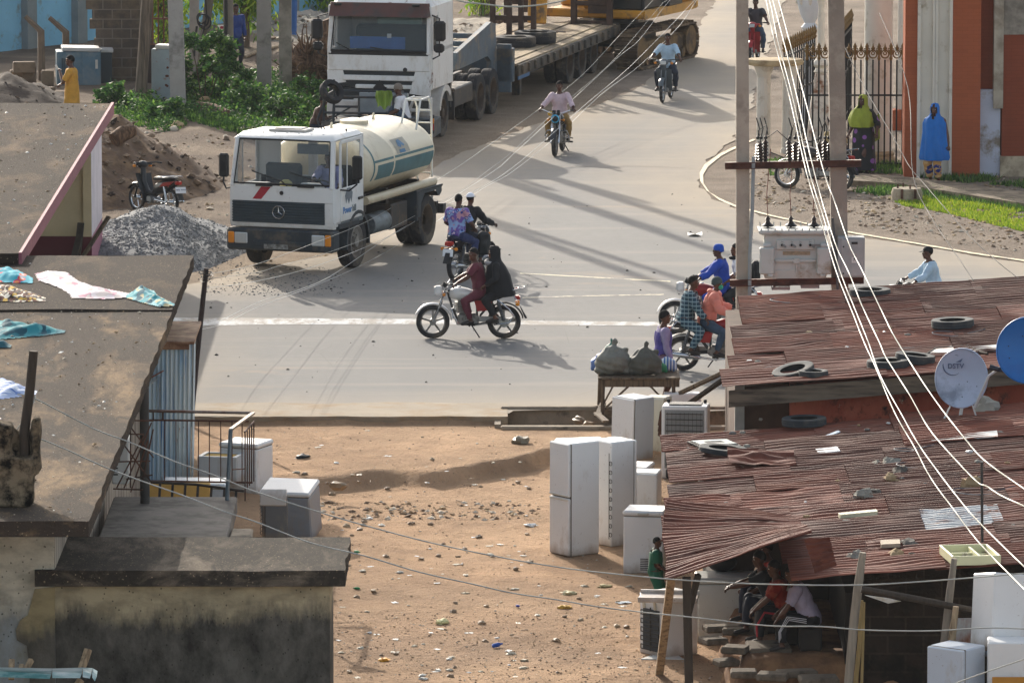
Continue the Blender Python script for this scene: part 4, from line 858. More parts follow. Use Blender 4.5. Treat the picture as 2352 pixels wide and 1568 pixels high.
# ---------------- water tanker
pc = G(702, 609); T = thing('tanker_truck', 'white tanker truck with cream tank and star emblem turning into the road', 'truck', (pc.x, pc.y, 0), R(-110))
W = 1.08; fx = 1.22; bx = -.33
def hx(m, x0, x1, y0, y1, z0, z1, b=.012): m.box(((x0 + x1) / 2, (y0 + y1) / 2, (z0 + z1) / 2), (x1 - x0, y1 - y0, z1 - z0), b=b)
m = MB(); hx(m, bx, fx - .02, -W, W, .93, 1.0); hx(m, fx - .03, fx, -W + .02, W - .02, 1.36, 1.66, .008); hx(m, fx - .03, fx - .005, -W + .02, W - .02, .86, .95); hx(m, fx - .04, fx - .015, -W + .02, W - .02, .93, 1.38)
for s in (-1, 1):
 m.hexa([(fx - .10, s * W, .86), (fx - .01, s * (W - .03), .86), (fx - .01, s * (W - .15), .86), (fx - .1, s * (W - .15), .86), (fx - .10, s * W, 1.64), (fx - .01, s * (W - .03), 1.64), (fx - .01, s * (W - .15), 1.64), (fx - .1, s * (W - .15), 1.64)])
 m.bar((fx - .03, s * (W - .055), 1.62), (fx - .22, s * (W - .10), 2.55), .085, .11, up=(1, 0, 0), b=.02)           # screen pillars
 hx(m, fx - .32, fx - .1, s * W - .035, s * W + .0, .9, 1.62, .01); hx(m, bx, bx + .1, s * W - .04, s * W, .95, 2.58, .01)
m.loft([[V((fx - .17 - .10 * (k in (3, 4)) , y, z)) for k, (y, z) in enumerate([(-W + .06, 2.52), (W - .06, 2.52), (W - .04, 2.55), (W - .14, 2.605), (-W + .14, 2.605), (-W + .04, 2.55)])],
  [V((fx - .42, y, z)) for y, z in [(-W + .05, 2.53), (W - .05, 2.53), (W - .02, 2.57), (W - .12, 2.645), (-W + .12, 2.645), (-W + .02, 2.57)]],
  [V((bx, y, z)) for y, z in [(-W + .05, 2.53), (W - .05, 2.53), (W - .02, 2.56), (W - .12, 2.63), (-W + .12, 2.63), (-W + .02, 2.56)]]])
hx(m, bx, bx + .05, -W, W, .95, 1.72); hx(m, bx, bx + .05, -W, W, 2.42, 2.56); hx(m, bx, bx + .05, -W, -W + .45, 1.7, 2.44); hx(m, bx, bx + .05, -.05, .14, 1.7, 2.44)
for y in (-.8, -.55, -.3, -.05, .2, .45, .7): m.bar((fx - .4, y, 2.646), (bx + .03, y, 2.632), .03, .012)
obj('cab', m, TW, T, 35)
m = MB(); hx(m, bx + .06, fx - .06, -W + .05, W - .05, 1.0, 1.03); hx(m, fx - .45, fx - .06, -W + .08, W - .08, 1.03, 1.58); hx(m, bx + .05, bx + .18, -.9, -.15, 1.2, 1.95, .05); hx(m, bx + .05, bx + .18, .2, .9, 1.2, 1.95, .05); hx(m, bx + .1, bx + .6, -.9, .9, 1.2, 1.38, .05); hx(m, bx + .051, bx + .06, -W + .05, W - .05, 1.02, 1.7); obj('interior', m, INT, T, 35)
m = MB(); m.torus((.62, .55, 1.68), (-.45, 0, 1), .21, .016, 24, 6); m.tube([(.62, .55, 1.68), (.85, .55, 1.45)], .03); obj('steering_wheel', m, BLK, T, 40)
m = MB(); hx(m, fx - .34, fx - .1, -.82, -.32, 1.58, 1.7, .04); hx(m, fx - .30, fx - .1, .3, .78, 1.58, 1.72, .05); obj('dashboard_papers', m, M('#cfd6d6', .7, name='paper'), T, 35)
m = MB(); m.ball((fx - .22, .0, 1.68), (.1, .13, .09)); obj('yellow_cap', m, M('#c9c27a', .7, name='yellow cloth'), T, 60)
m = MB(); hx(m, fx - .33, fx - .31, .2, .85, 2.26, 2.46, .008); obj('sun_visor', m, M('#6d7478', .7, name='visor'), T)
m = MB(); m.quad((fx - .008, -W + .09, 1.685), (fx - .008, W - .09, 1.685), (fx - .185, W - .13, 2.55), (fx - .185, -W + .13, 2.55)); obj('windscreen', m, GLS, T, recalc=False)
m = MB(); m.tube([(fx - .0, -W + .10, 1.70), (fx - .0, W - .10, 1.70), (fx - .185, W - .15, 2.53), (fx - .185, -W + .15, 2.53)], .022, 6, closed=True); obj('rubber_seal', m, BLK, T, 40)
for s in (-1, 1):
 m = MB(); hx(m, bx + .1, fx - .32, s * W - .02, s * W + .012, .98, 1.62, .01); hx(m, bx + .1, bx + .18, s * W - .02, s * W + .008, 1.6, 2.5, .008); m.bar((fx - .33, s * (W - .005), 1.6), (fx - .38, s * (W - .02), 2.5), .03, .07, up=(1, 0, 0)); hx(m, bx + .1, fx - .38, s * W - .03, s * W + .005, 2.47, 2.54, .008); hx(m, .5, .53, s * W - .02, s * W, 1.6, 2.5)
 d = obj('door', m, TW, T, 35); m = MB(); hx(m, bx + .14, bx + .34, s * W + .008, s * W + .05, 1.32, 1.37, .01); obj('handle', m, BLK, d)
 m = MB(); m.quad((.54, s * (W - .01), 1.6), (fx - .34, s * (W - .01), 1.6), (fx - .39, s * (W - .02), 2.48), (.54, s * (W - .01), 2.48)); obj('window', m, GLS, d, recalc=False)
 m = MB(); q = (.30 if s > 0 else .13); xo = fx - (.45 if s > 0 else .05); m.box((xo, s * (W + q), 2.02), (.10, .20, .46), b=.035); m.tube([(fx - .3, s * (W - .02), 1.6), (xo + .05, s * (W + q * .5), 1.58), (xo + .03, s * (W + q), 1.7), (xo, s * (W + q), 1.82)], .018, 6); obj('mirror', m, BLK, T, 35)
 m = MB(); m.hexa([(bx + .05, s * (W + .006), .90), (fx - .33, s * (W + .006), .90), (fx - .33, s * (W - .01), .90), (bx + .05, s * (W - .01), .90), (bx + .05, s * (W + .006), 1.0), (fx - .33, s * (W + .006), 1.0), (fx - .33, s * (W - .01), 1.0), (bx + .05, s * (W - .01), 1.0)]); obj('grey_sill', m, M('#5d6668', .6, name='sill grey'), T)
m = MB(); m.add([(bx + .62, W + .016, 1.49), (bx + .68, W + .016, 1.30), (bx + .74, W + .016, 1.40), (bx + .82, W + .016, 1.28), (bx + .90, W + .016, 1.40), (bx + .96, W + .016, 1.30), (bx + 1.02, W + .016, 1.46), (bx + .92, W + .016, 1.60), (bx + .74, W + .016, 1.60)], [tuple(range(9))]); obj('badge', m, M('#6d7880', .6, name='badge grey'), T, recalc=False)
text_mesh('Power', .17, M('#4f7fb5', .6, name='letter blue'), T, frame((bx + .90, W + .016, 1.18), (-1, 0, 0), (0, 0, 1)), bold=.006); text_mesh('hill', .17, M('#6f7a7c', .6, name='letter grey'), T, frame((bx + .54, W + .016, 1.18), (-1, 0, 0), (0, 0, 1)), bold=.006)
m = MB()
for i in range(8): hx(m, fx - .03, fx + .012, -W + .06, W - .2, .955 + i * .052, .985 + i * .052, .004)
hx(m, fx - .035, fx - .004, -W + .06, W - .2, .94, 1.37); obj('grille', m, M('#2c3a42', .6, name='grille grey'), T); star(T, (fx + .022, -.06, 1.16), .12)
m = MB(); m.add([(fx + .003, y, z) for y, z in ((-.60, 1.40), (-.42, 1.40), (-.22, 1.64), (-.42, 1.64))], [(0, 1, 2, 3)]); obj('red_stripe', m, RED, T, recalc=False)
m = MB(); m.cone((fx, .0, 1.53), (fx + .012, .0, 1.53), .04, n=16); obj('lock_cover', m, BLK, T)
m = MB()
for y in (-.36, .50): m.tube([(fx, y - .16, 1.665), (fx + .05, y - .15, 1.67), (fx + .05, y + .15, 1.67), (fx, y + .16, 1.665)], .02, 6)
obj('grab_handle', m, BLK, T, 40)
m = MB()
for y0, y1 in ((.12, -.62), (.92, .15)): m.tube([(fx + .01, y0, 1.67), (fx + .01, y0 - .12, 1.76), (fx - .04, y1, 1.93)], .012, 6)
obj('wiper', m, BLK, T)
m = MB(); hx(m, fx - .25, fx + .12, -W - .02, W + .02, .42, .84, .04); hx(m, fx - .1, fx + .14, -.55, .55, .5, .62, .02); hx(m, -.05, fx - .2, W - .2, W + .02, .84, .95); obj('bumper', m, BUMP, T, 35)
for s in (-1, 1):
 m = MB(); hx(m, fx + .10, fx + .135, min(s * .66, s * .93), max(s * .66, s * .93), .55, .76, .02); hl = obj('headlight', m, LENS, T, 35); m = MB(); hx(m, fx + .10, fx + .14, min(s * .935, s * 1.06), max(s * .935, s * 1.06), .55, .77, .02); obj('indicator', m, ORG, hl, 35)
m = MB(); hx(m, fx + .115, fx + .145, -.32, .18, .46, .56, .01); obj('number_plate', m, M('#8d8f8c', .7, dirt='#4f4d48', dirtamt=.5, dscale=9, name='dirty plate'), T)
m = MB(); m.box((.45, -.1, 2.67), (.5, .75, .05), b=.015); m.box((.45, -.1, 2.70), (.34, .55, .03), b=.01); obj('roof_hatch', m, [M('#b9b3ab', .5, name='hatch')], T, 35)
m = MB(); m.tube([(bx + .1, .25, 2.62), (bx + .1, .25, 2.72), (bx + .1, .33, 2.62)], .015, 5); m.tube([(bx + .4, W - .2, 2.6), (bx + .4, W - .2, 2.68)], .02, 5); obj('roof_lug', m, DKM, T)
# chassis, mudguards, tank
m = MB(); hx(m, -4.6, .4, -.45, -.33, .72, .95); hx(m, -4.6, .4, .33, .45, .72, .95); hx(m, -4.62, -4.5, -1.0, 1.0, .55, .8); hx(m, -.8, -.4, -.8, .8, .7, .95)
for x in (-1.0, -2.2, -3.9): hx(m, x - .06, x + .06, -.85, .85, .95, 1.3)
m.cone((-3.9, -.9, .5), (-3.9, .9, .5), .12); m.cone((0, -.8, .5), (0, .8, .5), .08); obj('chassis', m, DKM, T, 35)
def mudguard(x, y0, y1, Rr, a0, a1, name, mat=BUMP, zc=.5):
 m = MB(); n = 14
 for sgn in (0, 1):
  pass
 def fn(u, v): a = a0 + (a1 - a0) * u; y = y0 + (y1 - y0) * v; return V((x + Rr * math.cos(a), y, zc + Rr * math.sin(a)))
 m.grid(fn, n, 2);
 for i in range(n):
  a, b = a0 + (a1 - a0) * i / n, a0 + (a1 - a0) * (i + 1) / n
  for y in (y0, y1): m.add([(x + Rr * math.cos(a), y, zc + Rr * math.sin(a)), (x + Rr * math.cos(b), y, zc + Rr * math.sin(b)), (x + (Rr - .07) * math.cos(b), y, zc + (Rr - .07) * math.sin(b)), (x + (Rr - .07) * math.cos(a), y, zc + (Rr - .07) * math.sin(a))], [(0, 1, 2, 3)])
 return obj(name, m, mat, T, 40)
for s in (-1, 1):
 mudguard(0, s * .72, s * 1.1, .62, -.15, 3.3, 'mudguard')
 truck_wheel(T, (0, s * .95, .5), .5, .26, RIMW, s); truck_wheel(T, (-3.9, s * .93, .5), .5, .25, RIMD, s, True)
 m = MB(); hx(m, -4.62, -3.15, min(s * .5, s * 1.1), max(s * .5, s * 1.1), 1.10, 1.15); hx(m, -3.25, -3.15, min(s * .5, s * 1.1), max(s * .5, s * 1.1), .55, 1.12)
 m.add([(-3.15, s * 1.1, .62), (-3.15, s * 1.1, 1.14), (-4.55, s * 1.1, 1.14), (-4.55, s * 1.1, 1.0), (-4.4, s * 1.1, .92), (-4.2, s * 1.1, 1.06), (-3.6, s * 1.1, 1.06), (-3.42, s * 1.1, .9), (-3.36, s * 1.1, .62)], [tuple(range(9))]); obj('mudguard', m, BUMP, T, 35, recalc=False)
m = MB(); m.cone((-.85, .92, .72), (-1.75, .92, .72), .2, n=20); obj('air_tank', m, M('#6f7b80', .5, .4, dirt='#4f5356', name='grey metal'), T, 40)
m = MB(); hx(m, -2.9, -2.0, .4, 1.0, .5, 1.0, .02); obj('side_box', m, DKM, T, 30)
A_, B_ = 1.06, .68; zt = 1.84
def tk(x, s=1): return [V((x, math.cos(a) * A_ * s, zt + math.sin(a) * B_ * s)) for a in [2 * math.pi * k / 48 for k in range(48)]]
m = MB(); m.loft([tk(-.52, .5), tk(-.56, .86), tk(-.66, .97), tk(-.8, 1), tk(-2.0, 1), tk(-2.02, 1.006), tk(-2.08, 1.006), tk(-2.1, 1), tk(-4.2, 1), tk(-4.36, .96), tk(-4.46, .85), tk(-4.5, .5)]); tank = obj('tank', m, CRM, T, 50)
def band(a0, a1, x0, x1, mat, name, off=.004):
 m = MB(); n = 5
 for s in (1, -1):
  m.grid(lambda u, v: V((x0 + (x1 - x0) * u, s * math.cos(a0 + (a1 - a0) * v) * (A_ + off), zt + math.sin(a0 + (a1 - a0) * v) * (B_ + off))), 2, n)
 return obj(name, m, mat, tank, recalc=False)
band(-.42, .02, -1.15, -4.2, TEAL, 'stripe'); band(.10, .17, -1.0, -4.2, TEAL, 'stripe')
m = MB(); m.grid(lambda u, v: V((-.92 - .08 * u, math.cos(-.42 + 1.9 * v) * (A_ + .004), zt + math.sin(-.42 + 1.9 * v) * (B_ + .004))), 1, 24); obj('stripe', m, TEAL, tank, recalc=False)
def onT(x, a, off=.006): return V((x, math.cos(a) * (A_ + off), zt + math.sin(a) * (B_ + off)))
m = MB(); m.add([onT(-2.25, .62), onT(-2.95, .62), onT(-2.95, .40), onT(-2.95, .19), onT(-2.25, .19), onT(-2.25, .40)], [(0, 1, 2, 5), (5, 2, 3, 4)]); obj('panel_mark', m, M('#a9a597', .6, name='panel grey'), tank, recalc=False)
m = MB(); m.add([onT(-2.42, .40, .011), onT(-2.5, .56, .011), onT(-2.65, .58, .011), onT(-2.78, .40, .011), onT(-2.7, .36, .011), onT(-2.62, .42, .011), onT(-2.54, .34, .011)], [tuple(range(7))]); m.add([onT(-2.4, .30, .011), onT(-2.7, .30, .011), onT(-2.7, .20, .011), onT(-2.4, .20, .011)], [(0, 1, 2, 3)]); obj('badge', m, M('#4f7a9c', .6, name='badge blue'), tank, recalc=False)
m = MB(); m.tube([(-.6, 1.0, 1.22), (-4.35, 1.0, 1.22)], .085, 12); m.tube([(-.6, -1.0, 1.22), (-4.35, -1.0, 1.22)], .085, 12); obj('hose_tube', m, CRM, T, 40)
m = MB()
for x, y in ((-1.4, 0), (-3.4, .1)): m.tube([(x, y, zt + B_ - .02), (x, y, zt + B_ + .11), (x + .09, y, zt + B_ - .02)], .02, 6)
obj('lifting_lug', m, CRM, T, 40); m = MB(); m.lathe([(.28, 0), (.28, .08), (.1, .12)], (-2.6, 0, zt + B_ - .03)); obj('manhole', m, CRM, T, 40)
LW = M('#d3d4cf', .5, name='ladder white'); m = MB(); r_ = .022
for y in (.55, .86): m.tube([(-3.75, y, zt + B_ * .82 - .1 * (y > .8)), (-4.0, y, 2.86), (-4.45, y, 2.88), (-4.62, y, 2.66), (-4.64, y, .75)], r_, 8)
for i in range(8): m.tube([(-4.64, .55, .85 + i * .25), (-4.64, .86, .85 + i * .25)], .016, 6)
for x in (-4.0, -4.45): m.tube([(x, .55, 2.86), (x, .86, 2.86)], r_, 6)
obj('ladder', m, LW, T, 40)
m = MB(); hx(m, -4.75, -4.65, -1.1, 1.1, .6, .72); hx(m, -4.72, -4.6, -1.0, 1.0, .9, 1.0); hx(m, -4.75, -4.6, .95, 1.12, .55, .75); obj('rear_bar', m, DKM, T)
# ---------------- big articulated lorry : tractor
pc = G(905, 312); L = thing('lorry_tractor', 'big battered white lorry cab with brown sun visor parked on the verge', 'lorry', (pc.x, pc.y, 0), R(-103)); W = 1.22; fx = 1.42; bx = -.75
HW = grime('#e4e4e1', .3, 1.5, '#8f7f6a', .45, .55, .2, True)
m = MB(); hx(m, fx - .06, fx, -W + .02, W - .02, 1.62, 2.02, .02); hx(m, bx, fx - .05, -W, -W + .06, 1.2, 2.1); hx(m, bx, fx - .05, W - .06, W, 1.2, 2.1); hx(m, bx, bx + .06, -W, W, 1.2, 3.1); hx(m, bx, fx - .05, -W + .02, W - .02, 1.2, 1.28)
hx(m, bx, fx - .75, W - .06, W, 2.0, 3.1); hx(m, bx, fx - .75, -W, -W + .06, 2.0, 3.1); hx(m, fx - .8, fx - .1, W - .06, W - .01, 2.85, 3.1); hx(m, fx - .8, fx - .1, -W + .01, -W + .06, 2.85, 3.1)
for s in (-1, 1): m.bar((fx - .03, s * (W - .06), 2.0), (fx - .22, s * (W - .09), 3.06), .1, .12, up=(1, 0, 0), b=.02)
m.loft([[V((x, y, z)) for y, z in [(-W + .03, z0), (W - .03, z0), (W - .02, z0 + .08), (W - .18, z1), (-W + .18, z1), (-W + .02, z0 + .08)]] for x, z0, z1 in ((fx - .2, 3.02, 3.14), (fx - .5, 3.02, 3.36), (bx, 3.02, 3.42))])
# lower grille rails with slots between, wings
for z0, z1, y0, y1 in ((1.40, 1.52, -.85, .85), (1.22, 1.31, -.55, .80), (1.05, 1.13, -.45, .70)): hx(m, fx - .05, fx + .02, y0, y1, z0, z1, .015)
m.prism([(fx - .02, W, 1.62), (fx - .02, .85, 1.62), (fx + .02, .72, 1.12), (fx - .02, W - .02, 1.05)], (-.05, 0, 0)); m.prism([(fx - .02, -W, 1.62), (fx - .02, -.85, 1.62), (fx - .02, -.78, 1.35), (fx - .02, -W + .02, 1.3)], (-.05, 0, 0))
obj('cab', m, HW, L, 35)
m = MB(); hx(m, fx - .12, fx - .05, -W + .03, W - .03, .95, 1.62); hx(m, bx + .07, fx - .08, -W + .08, W - .08, 1.28, 1.34); hx(m, fx - .5, fx - .1, -W + .1, W - .1, 1.3, 1.95); hx(m, bx + .3, bx + .6, -.95, .95, 1.5, 2.55, .08); obj('interior', m, INT, L, 35)
m = MB(); m.quad((fx - .005, -W + .1, 2.08), (fx - .005, W - .1, 2.08), (fx - .185, W - .14, 2.9), (fx - .185, -W + .14, 2.9)); obj('windscreen', m, GLS, L, recalc=False)
m = MB(); hx(m, fx - .02, fx + .01, -W + .04, W - .06, 1.98, 2.1, .01); m.tube([(fx + .003, -W + .1, 2.08), (fx + .003, W - .1, 2.08), (fx - .18, W - .14, 2.9), (fx - .18, -W + .14, 2.9)], .03, 6, closed=True); m.tube([(fx + .02, -.6, 2.06), (fx - .02, -1.0, 2.25)], .014, 5); m.tube([(fx + .02, .5, 2.06), (fx + .0, -.2, 2.16)], .014, 5); obj('scuttle_panel', m, BLK, L, 35)
m = MB(); m.hexa([(fx - .12, -W + .02, 2.88), (fx + .06, -W + .06, 2.86), (fx + .06, W - .06, 2.86), (fx - .12, W - .02, 2.88), (fx - .14, -W + .06, 3.17), (fx - .06, -W + .1, 3.17), (fx - .06, W - .1, 3.17), (fx - .14, W - .06, 3.17)]); obj('sun_visor', m, M('#5a3a35', .6, var=.2, scale=1.5, dirt='#463d3b', dirtamt=.4, name='brown visor'), L, 30)
m = MB()
for y in (-.95, .88): hx(m, fx + .0, fx + .05, y - .09, y + .09, 3.1, 3.16, .015)
obj('marker_lamp', m, BLK, L)
m = MB(); hx(m, fx - .3, fx - .28, -.75, .55, 2.1, 2.38, .02); obj('blue_screen_cloth', m, M('#2c66b4', .7, name='blue cloth'), L); m = MB(); hx(m, fx - .27, fx - .25, -.1, .95, 2.68, 2.86, .02); obj('sun_strip', m, M('#6d8d88', .4, name='green strip'), L); m = MB(); hx(m, fx - .2, fx - .19, .15, .25, 2.36, 2.46); obj('paper_tag', m, M('#cfd8dc', .6, name='paper'), L)
m = MB(); m.lathe([(.02, 0), (.05, 0), (.05, .012), (.02, .012)], (fx + .002, .62, 1.66), (1, 0, 0), 16); obj('badge', m, BLK, L)
m = MB(); m.prism([(fx - .1, .82, 1.0), (fx + .03, .80, 1.02), (fx + .05, .60, .55), (fx + .02, .62, .42), (fx - .1, .62, .42)], (0, .04, 0))
hx(m, fx - .1, fx + .04, .62, W + .02, .96, 1.04, .02); hx(m, fx - .1, fx + .04, .62, W + .02, .70, .78, .02); hx(m, fx - .1, fx + .06, .60, W + .02, .40, .52, .02); hx(m, fx - .1, fx + .03, W - .05, W + .02, .42, 1.02, .02); hx(m, fx - .08, fx + .02, -.6, .62, .88, .98, .02); hx(m, fx - .1, fx + .04, -W, -.5, .4, .95, .03); obj('bumper', m, HW, L, 35)
m = MB(); hx(m, fx - .1, fx - .03, .66, W - .05, .78, .96); m.cone((fx - .04, .95, .87), (fx - .0, .95, .87), .08); obj('headlight', m, M('#4a4a47', .4, name='dead lamp'), L, 30)
m = MB(); hx(m, fx - .1, fx - .06, .1, .5, 1.0, 1.14); obj('radiator', m, BLK, L)
m = MB(); m.prism([(fx + .03, .0, 1.02), (fx + .03, -.12, 1.24), (fx + .03, .03, 1.42), (fx + .03, .18, 1.24)], (.02, 0, 0)); m.prism([(fx + .055, .08, 1.0), (fx + .055, .04, 1.3), (fx + .055, .2, 1.26), (fx + .055, .18, 1.0)], (.015, 0, 0)); obj('black_bracket', m, BLK, L)
m = MB(); m.torus((fx + .06, .62, 1.02), (1, .2, 0), .06, .02, 12, 5); obj('green_rope', m, M('#39d45a', .6, name='green rope'), L)
for s in (-1, 1):
 m = MB(); hx(m, fx - .78, fx - .12, min(s * (W - .01), s * (W + .02)), max(s * (W - .01), s * (W + .02)), 1.22, 2.12, .012); m.bar((fx - .14, s * W, 2.1), (fx - .26, s * (W - .03), 2.9), .04, .06, up=(1, 0, 0)); hx(m, fx - .80, fx - .72, min(s * (W - .02), s * (W + .01)), max(s * (W - .02), s * (W + .01)), 2.1, 2.95); d = obj('door', m, HW, L, 35)
 m = MB(); m.quad((fx - .74, s * (W - .01), 2.1), (fx - .14, s * (W - .01), 2.1), (fx - .25, s * (W - .03), 2.88), (fx - .74, s * (W - .02), 2.88)); obj('window', m, GLS, d, recalc=False)
 m = MB(); m.box((fx + .02, s * (W + .22), 2.56), (.16, .26, .46), b=.05); m.box((fx + .02, s * (W + .2), 2.17), (.16, .24, .2), b=.05); m.tube([(fx - .15, s * W, 2.9), (fx, s * (W + .2), 2.85), (fx, s * (W + .2), 2.0), (fx - .15, s * W, 1.9)], .02, 6); obj('mirror', m, BLK, L, 35)
 m = MB(); n = 10; m.grid(lambda u, v: V((.66 * math.cos(-.1 + 2.9 * u), s * (.78 + .46 * v), .55 + .66 * math.sin(-.1 + 2.9 * u))), n, 1); m.grid(lambda u, v: V(((.66 - .14 * (1 - v)) * math.cos(.2 + 2.2 * u), s * (W + .015), .55 + (.66 + .25 * (1 - v) * 0 - .14 * (1 - v)) * math.sin(.2 + 2.2 * u))), n, 1); obj('mudguard', m, HW, L, 40, recalc=False)
 truck_wheel(L, (0, s * 1.03, .55), .55, .3, RIMD, s)
 for x in (-3.9, -5.25): truck_wheel(L, (x, s * 1.0, .55), .55, .28, RIMD, s, True)
m = MB(); hx(m, -5.1, .8, -.42, -.3, .75, 1.05); hx(m, -5.1, .8, .3, .42, .75, 1.05); hx(m, -3.0, -1.2, .55, 1.15, .55, 1.0, .03); hx(m, -3.0, -1.2, -1.15, -.55, .55, 1.0, .03); hx(m, -.9, -.75, -1.15, 1.15, .6, 1.2); hx(m, -1.0, -.95, .7, 1.2, .3, .95); m.box((-3.8, 0, 1.18), (1.0, .9, .12)); obj('chassis', m, DKM, L, 30)
# ---------------- low bed trailer (same axis system, its own thing)
TRL = thing('lowbed_trailer', 'long low loader trailer with grey gooseneck and dusty wooden deck', 'trailer', (pc.x, pc.y, 0), R(-103))
GB_ = M('#4f5d68', .65, var=.2, dirt='#7a6f61', dirtamt=.35, name='blue grey steel'); BL2 = M('#2f5f8c', .6, name='blue panel')
m = MB()
for y in (-.95, .95): m.prism([(-2.0, y - .06, 1.35), (-2.0, y - .06, 1.75), (-5.5, y - .06, 2.18), (-5.95, y - .06, 2.1), (-6.1, y - .06, 1.2), (-6.1, y - .06, .75), (-5.6, y - .06, .75), (-5.5, y - .06, 1.25), (-5.1, y - .06, 1.4)], (0, .12, 0))
for x in (-2.3, -3.2, -4.1, -5.0): hx(m, x - .06, x + .06, -.9, .9, 1.5 + (-.12 * (x + 2.3)), 1.62 + (-.12 * (x + 2.3)))
hx(m, -6.3, -6.1, -1.4, 1.4, .7, 1.5); hx(m, -6.2, -6.1, 1.0, 1.35, .45, 1.6); obj('gooseneck', m, GB_, TRL, 30)
m = MB(); hx(m, -6.34, -6.3, .6, 1.35, 1.0, 1.5); hx(m, -7.6, -6.4, 1.44, 1.47, .72, 1.05); obj('blue_panel', m, BL2, TRL)
dk = NT('dusty planks'); kk = dk.mix(dk.ramp(dk.noise(2, 6, .65, (.3, 2, 1)), .35, .65), lin('#b09c7c'), lin('#6f6150')); kk = dk.mix(dk.ramp(dk.noise(8, 4, .6, (.15, 3, 1)), .55, .66), kk, lin('#3a322a')); dk.out(kk, .95)
m = MB()
for i in range(10): hx(m, -17.7, -6.3, -1.45 + i * .29, -1.45 + i * .29 + .275, 1.06, 1.12 + .012 * (i % 3), .006)
obj('deck', m, dk.m, TRL)
m = MB()
for y in (-1.48, 1.44): hx(m, -17.8, -6.3, y, y + .06, .82, 1.09)
for i in range(16): x = -6.6 - i * .7; hx(m, x - .05, x + .05, 1.5, 1.56, .86, 1.06)
for y in (-.6, .6): hx(m, -17.5, -6.2, y - .08, y + .08, .6, 1.0)
hx(m, -17.9, -17.7, -1.5, 1.5, .6, 1.12); obj('side_rail', m, M('#4a4640', .8, var=.3, dirt='#6d5c48', dirtamt=.4, name='rusty rail'), TRL)
for x in (-13.1, -14.5, -15.9):
 for s in (-1, 1): truck_wheel(TRL, (x, s * 1.12, .5), .5, .28, RIMD, s, True)
m = MB(); hx(m, -16.4, -9.0, -.7, .7, .45, .62); hx(m, -9.2, -9.0, -.9, .9, .5, .9); hx(m, -9.2, -9.0, -.9, -.7, .1, .6); hx(m, -9.2, -9.0, .7, .9, .1, .6); obj('axle_frame', m, DKM, TRL)
BRN = M('#46352c', .85, var=.3, dirt='#2f2622', dirtamt=.4, name='brown rusty steel')
for (x, y0, y1, hh) in ((-17.3, .35, 1.4, 2.6), (-17.3, -1.4, -.35, 2.6)):
 m = MB()
 for y in (y0 + .06, y1 - .06): hx(m, x - .12, x + .08, y - .07, y + .07, .8, .8 + hh)
 for k in range(5): hx(m, x - .06, x + .02, y0, y1, 1.1 + k * .5, 1.22 + k * .5)
 hx(m, x - .03, x - .01, (y0 + y1) / 2 - .1, y1, 1.4, 2.1); obj('loading_ramp', m, BRN, TRL)
m = MB()
for y in (-.62, -.2, .1, .42): hx(m, -12.7, -12.55, y - .06, y + .06, 1.12, 3.0)
for z in (1.6, 2.3, 2.6): hx(m, -12.66, -12.6, -.62, .42, z, z + .12)
obj('steel_frame', m, BRN, TRL)
def loose_tyre(name, label, loc, Rr, w, tilt=(0, 0), cat='tyre', group=None, mat=None):
 m = MB(); tyre(m, (0, 0, 0), Rr, w, (0, 0, 1), 36); m.lathe([(Rr * .60, -w * .4), (Rr * .75, -w * .3), (Rr * .93, -w * .2), (Rr * .93, w * .2), (Rr * .75, w * .3), (Rr * .6, w * .4)], (0, 0, 0), (0, 0, 1), 36, caps=False)
 o = obj(name, m, mat or RUB, None, 40, loc); o.rotation_euler = (tilt[0], tilt[1], 0); return tag(o, label, cat, group)
def onTRL(x, y, z): return TRL.matrix_world_l @ V((x, y, z)) if 0 else (Matrix.Translation(TRL.location) @ Matrix.Rotation(TRL.rotation_euler[2], 4, 'Z')) @ V((x, y, z))
loose_tyre('old_tyre', 'old lorry tyre lying flat on the trailer deck, rear of the pair', onTRL(-11.5, .72, 1.30), .52, .30, group='old tyres on the trailer deck'); loose_tyre('old_tyre', 'old lorry tyre lying flat on the trailer deck, in front of the pair', onTRL(-10.5, .45, 1.27), .5, .26, group='old tyres on the trailer deck')
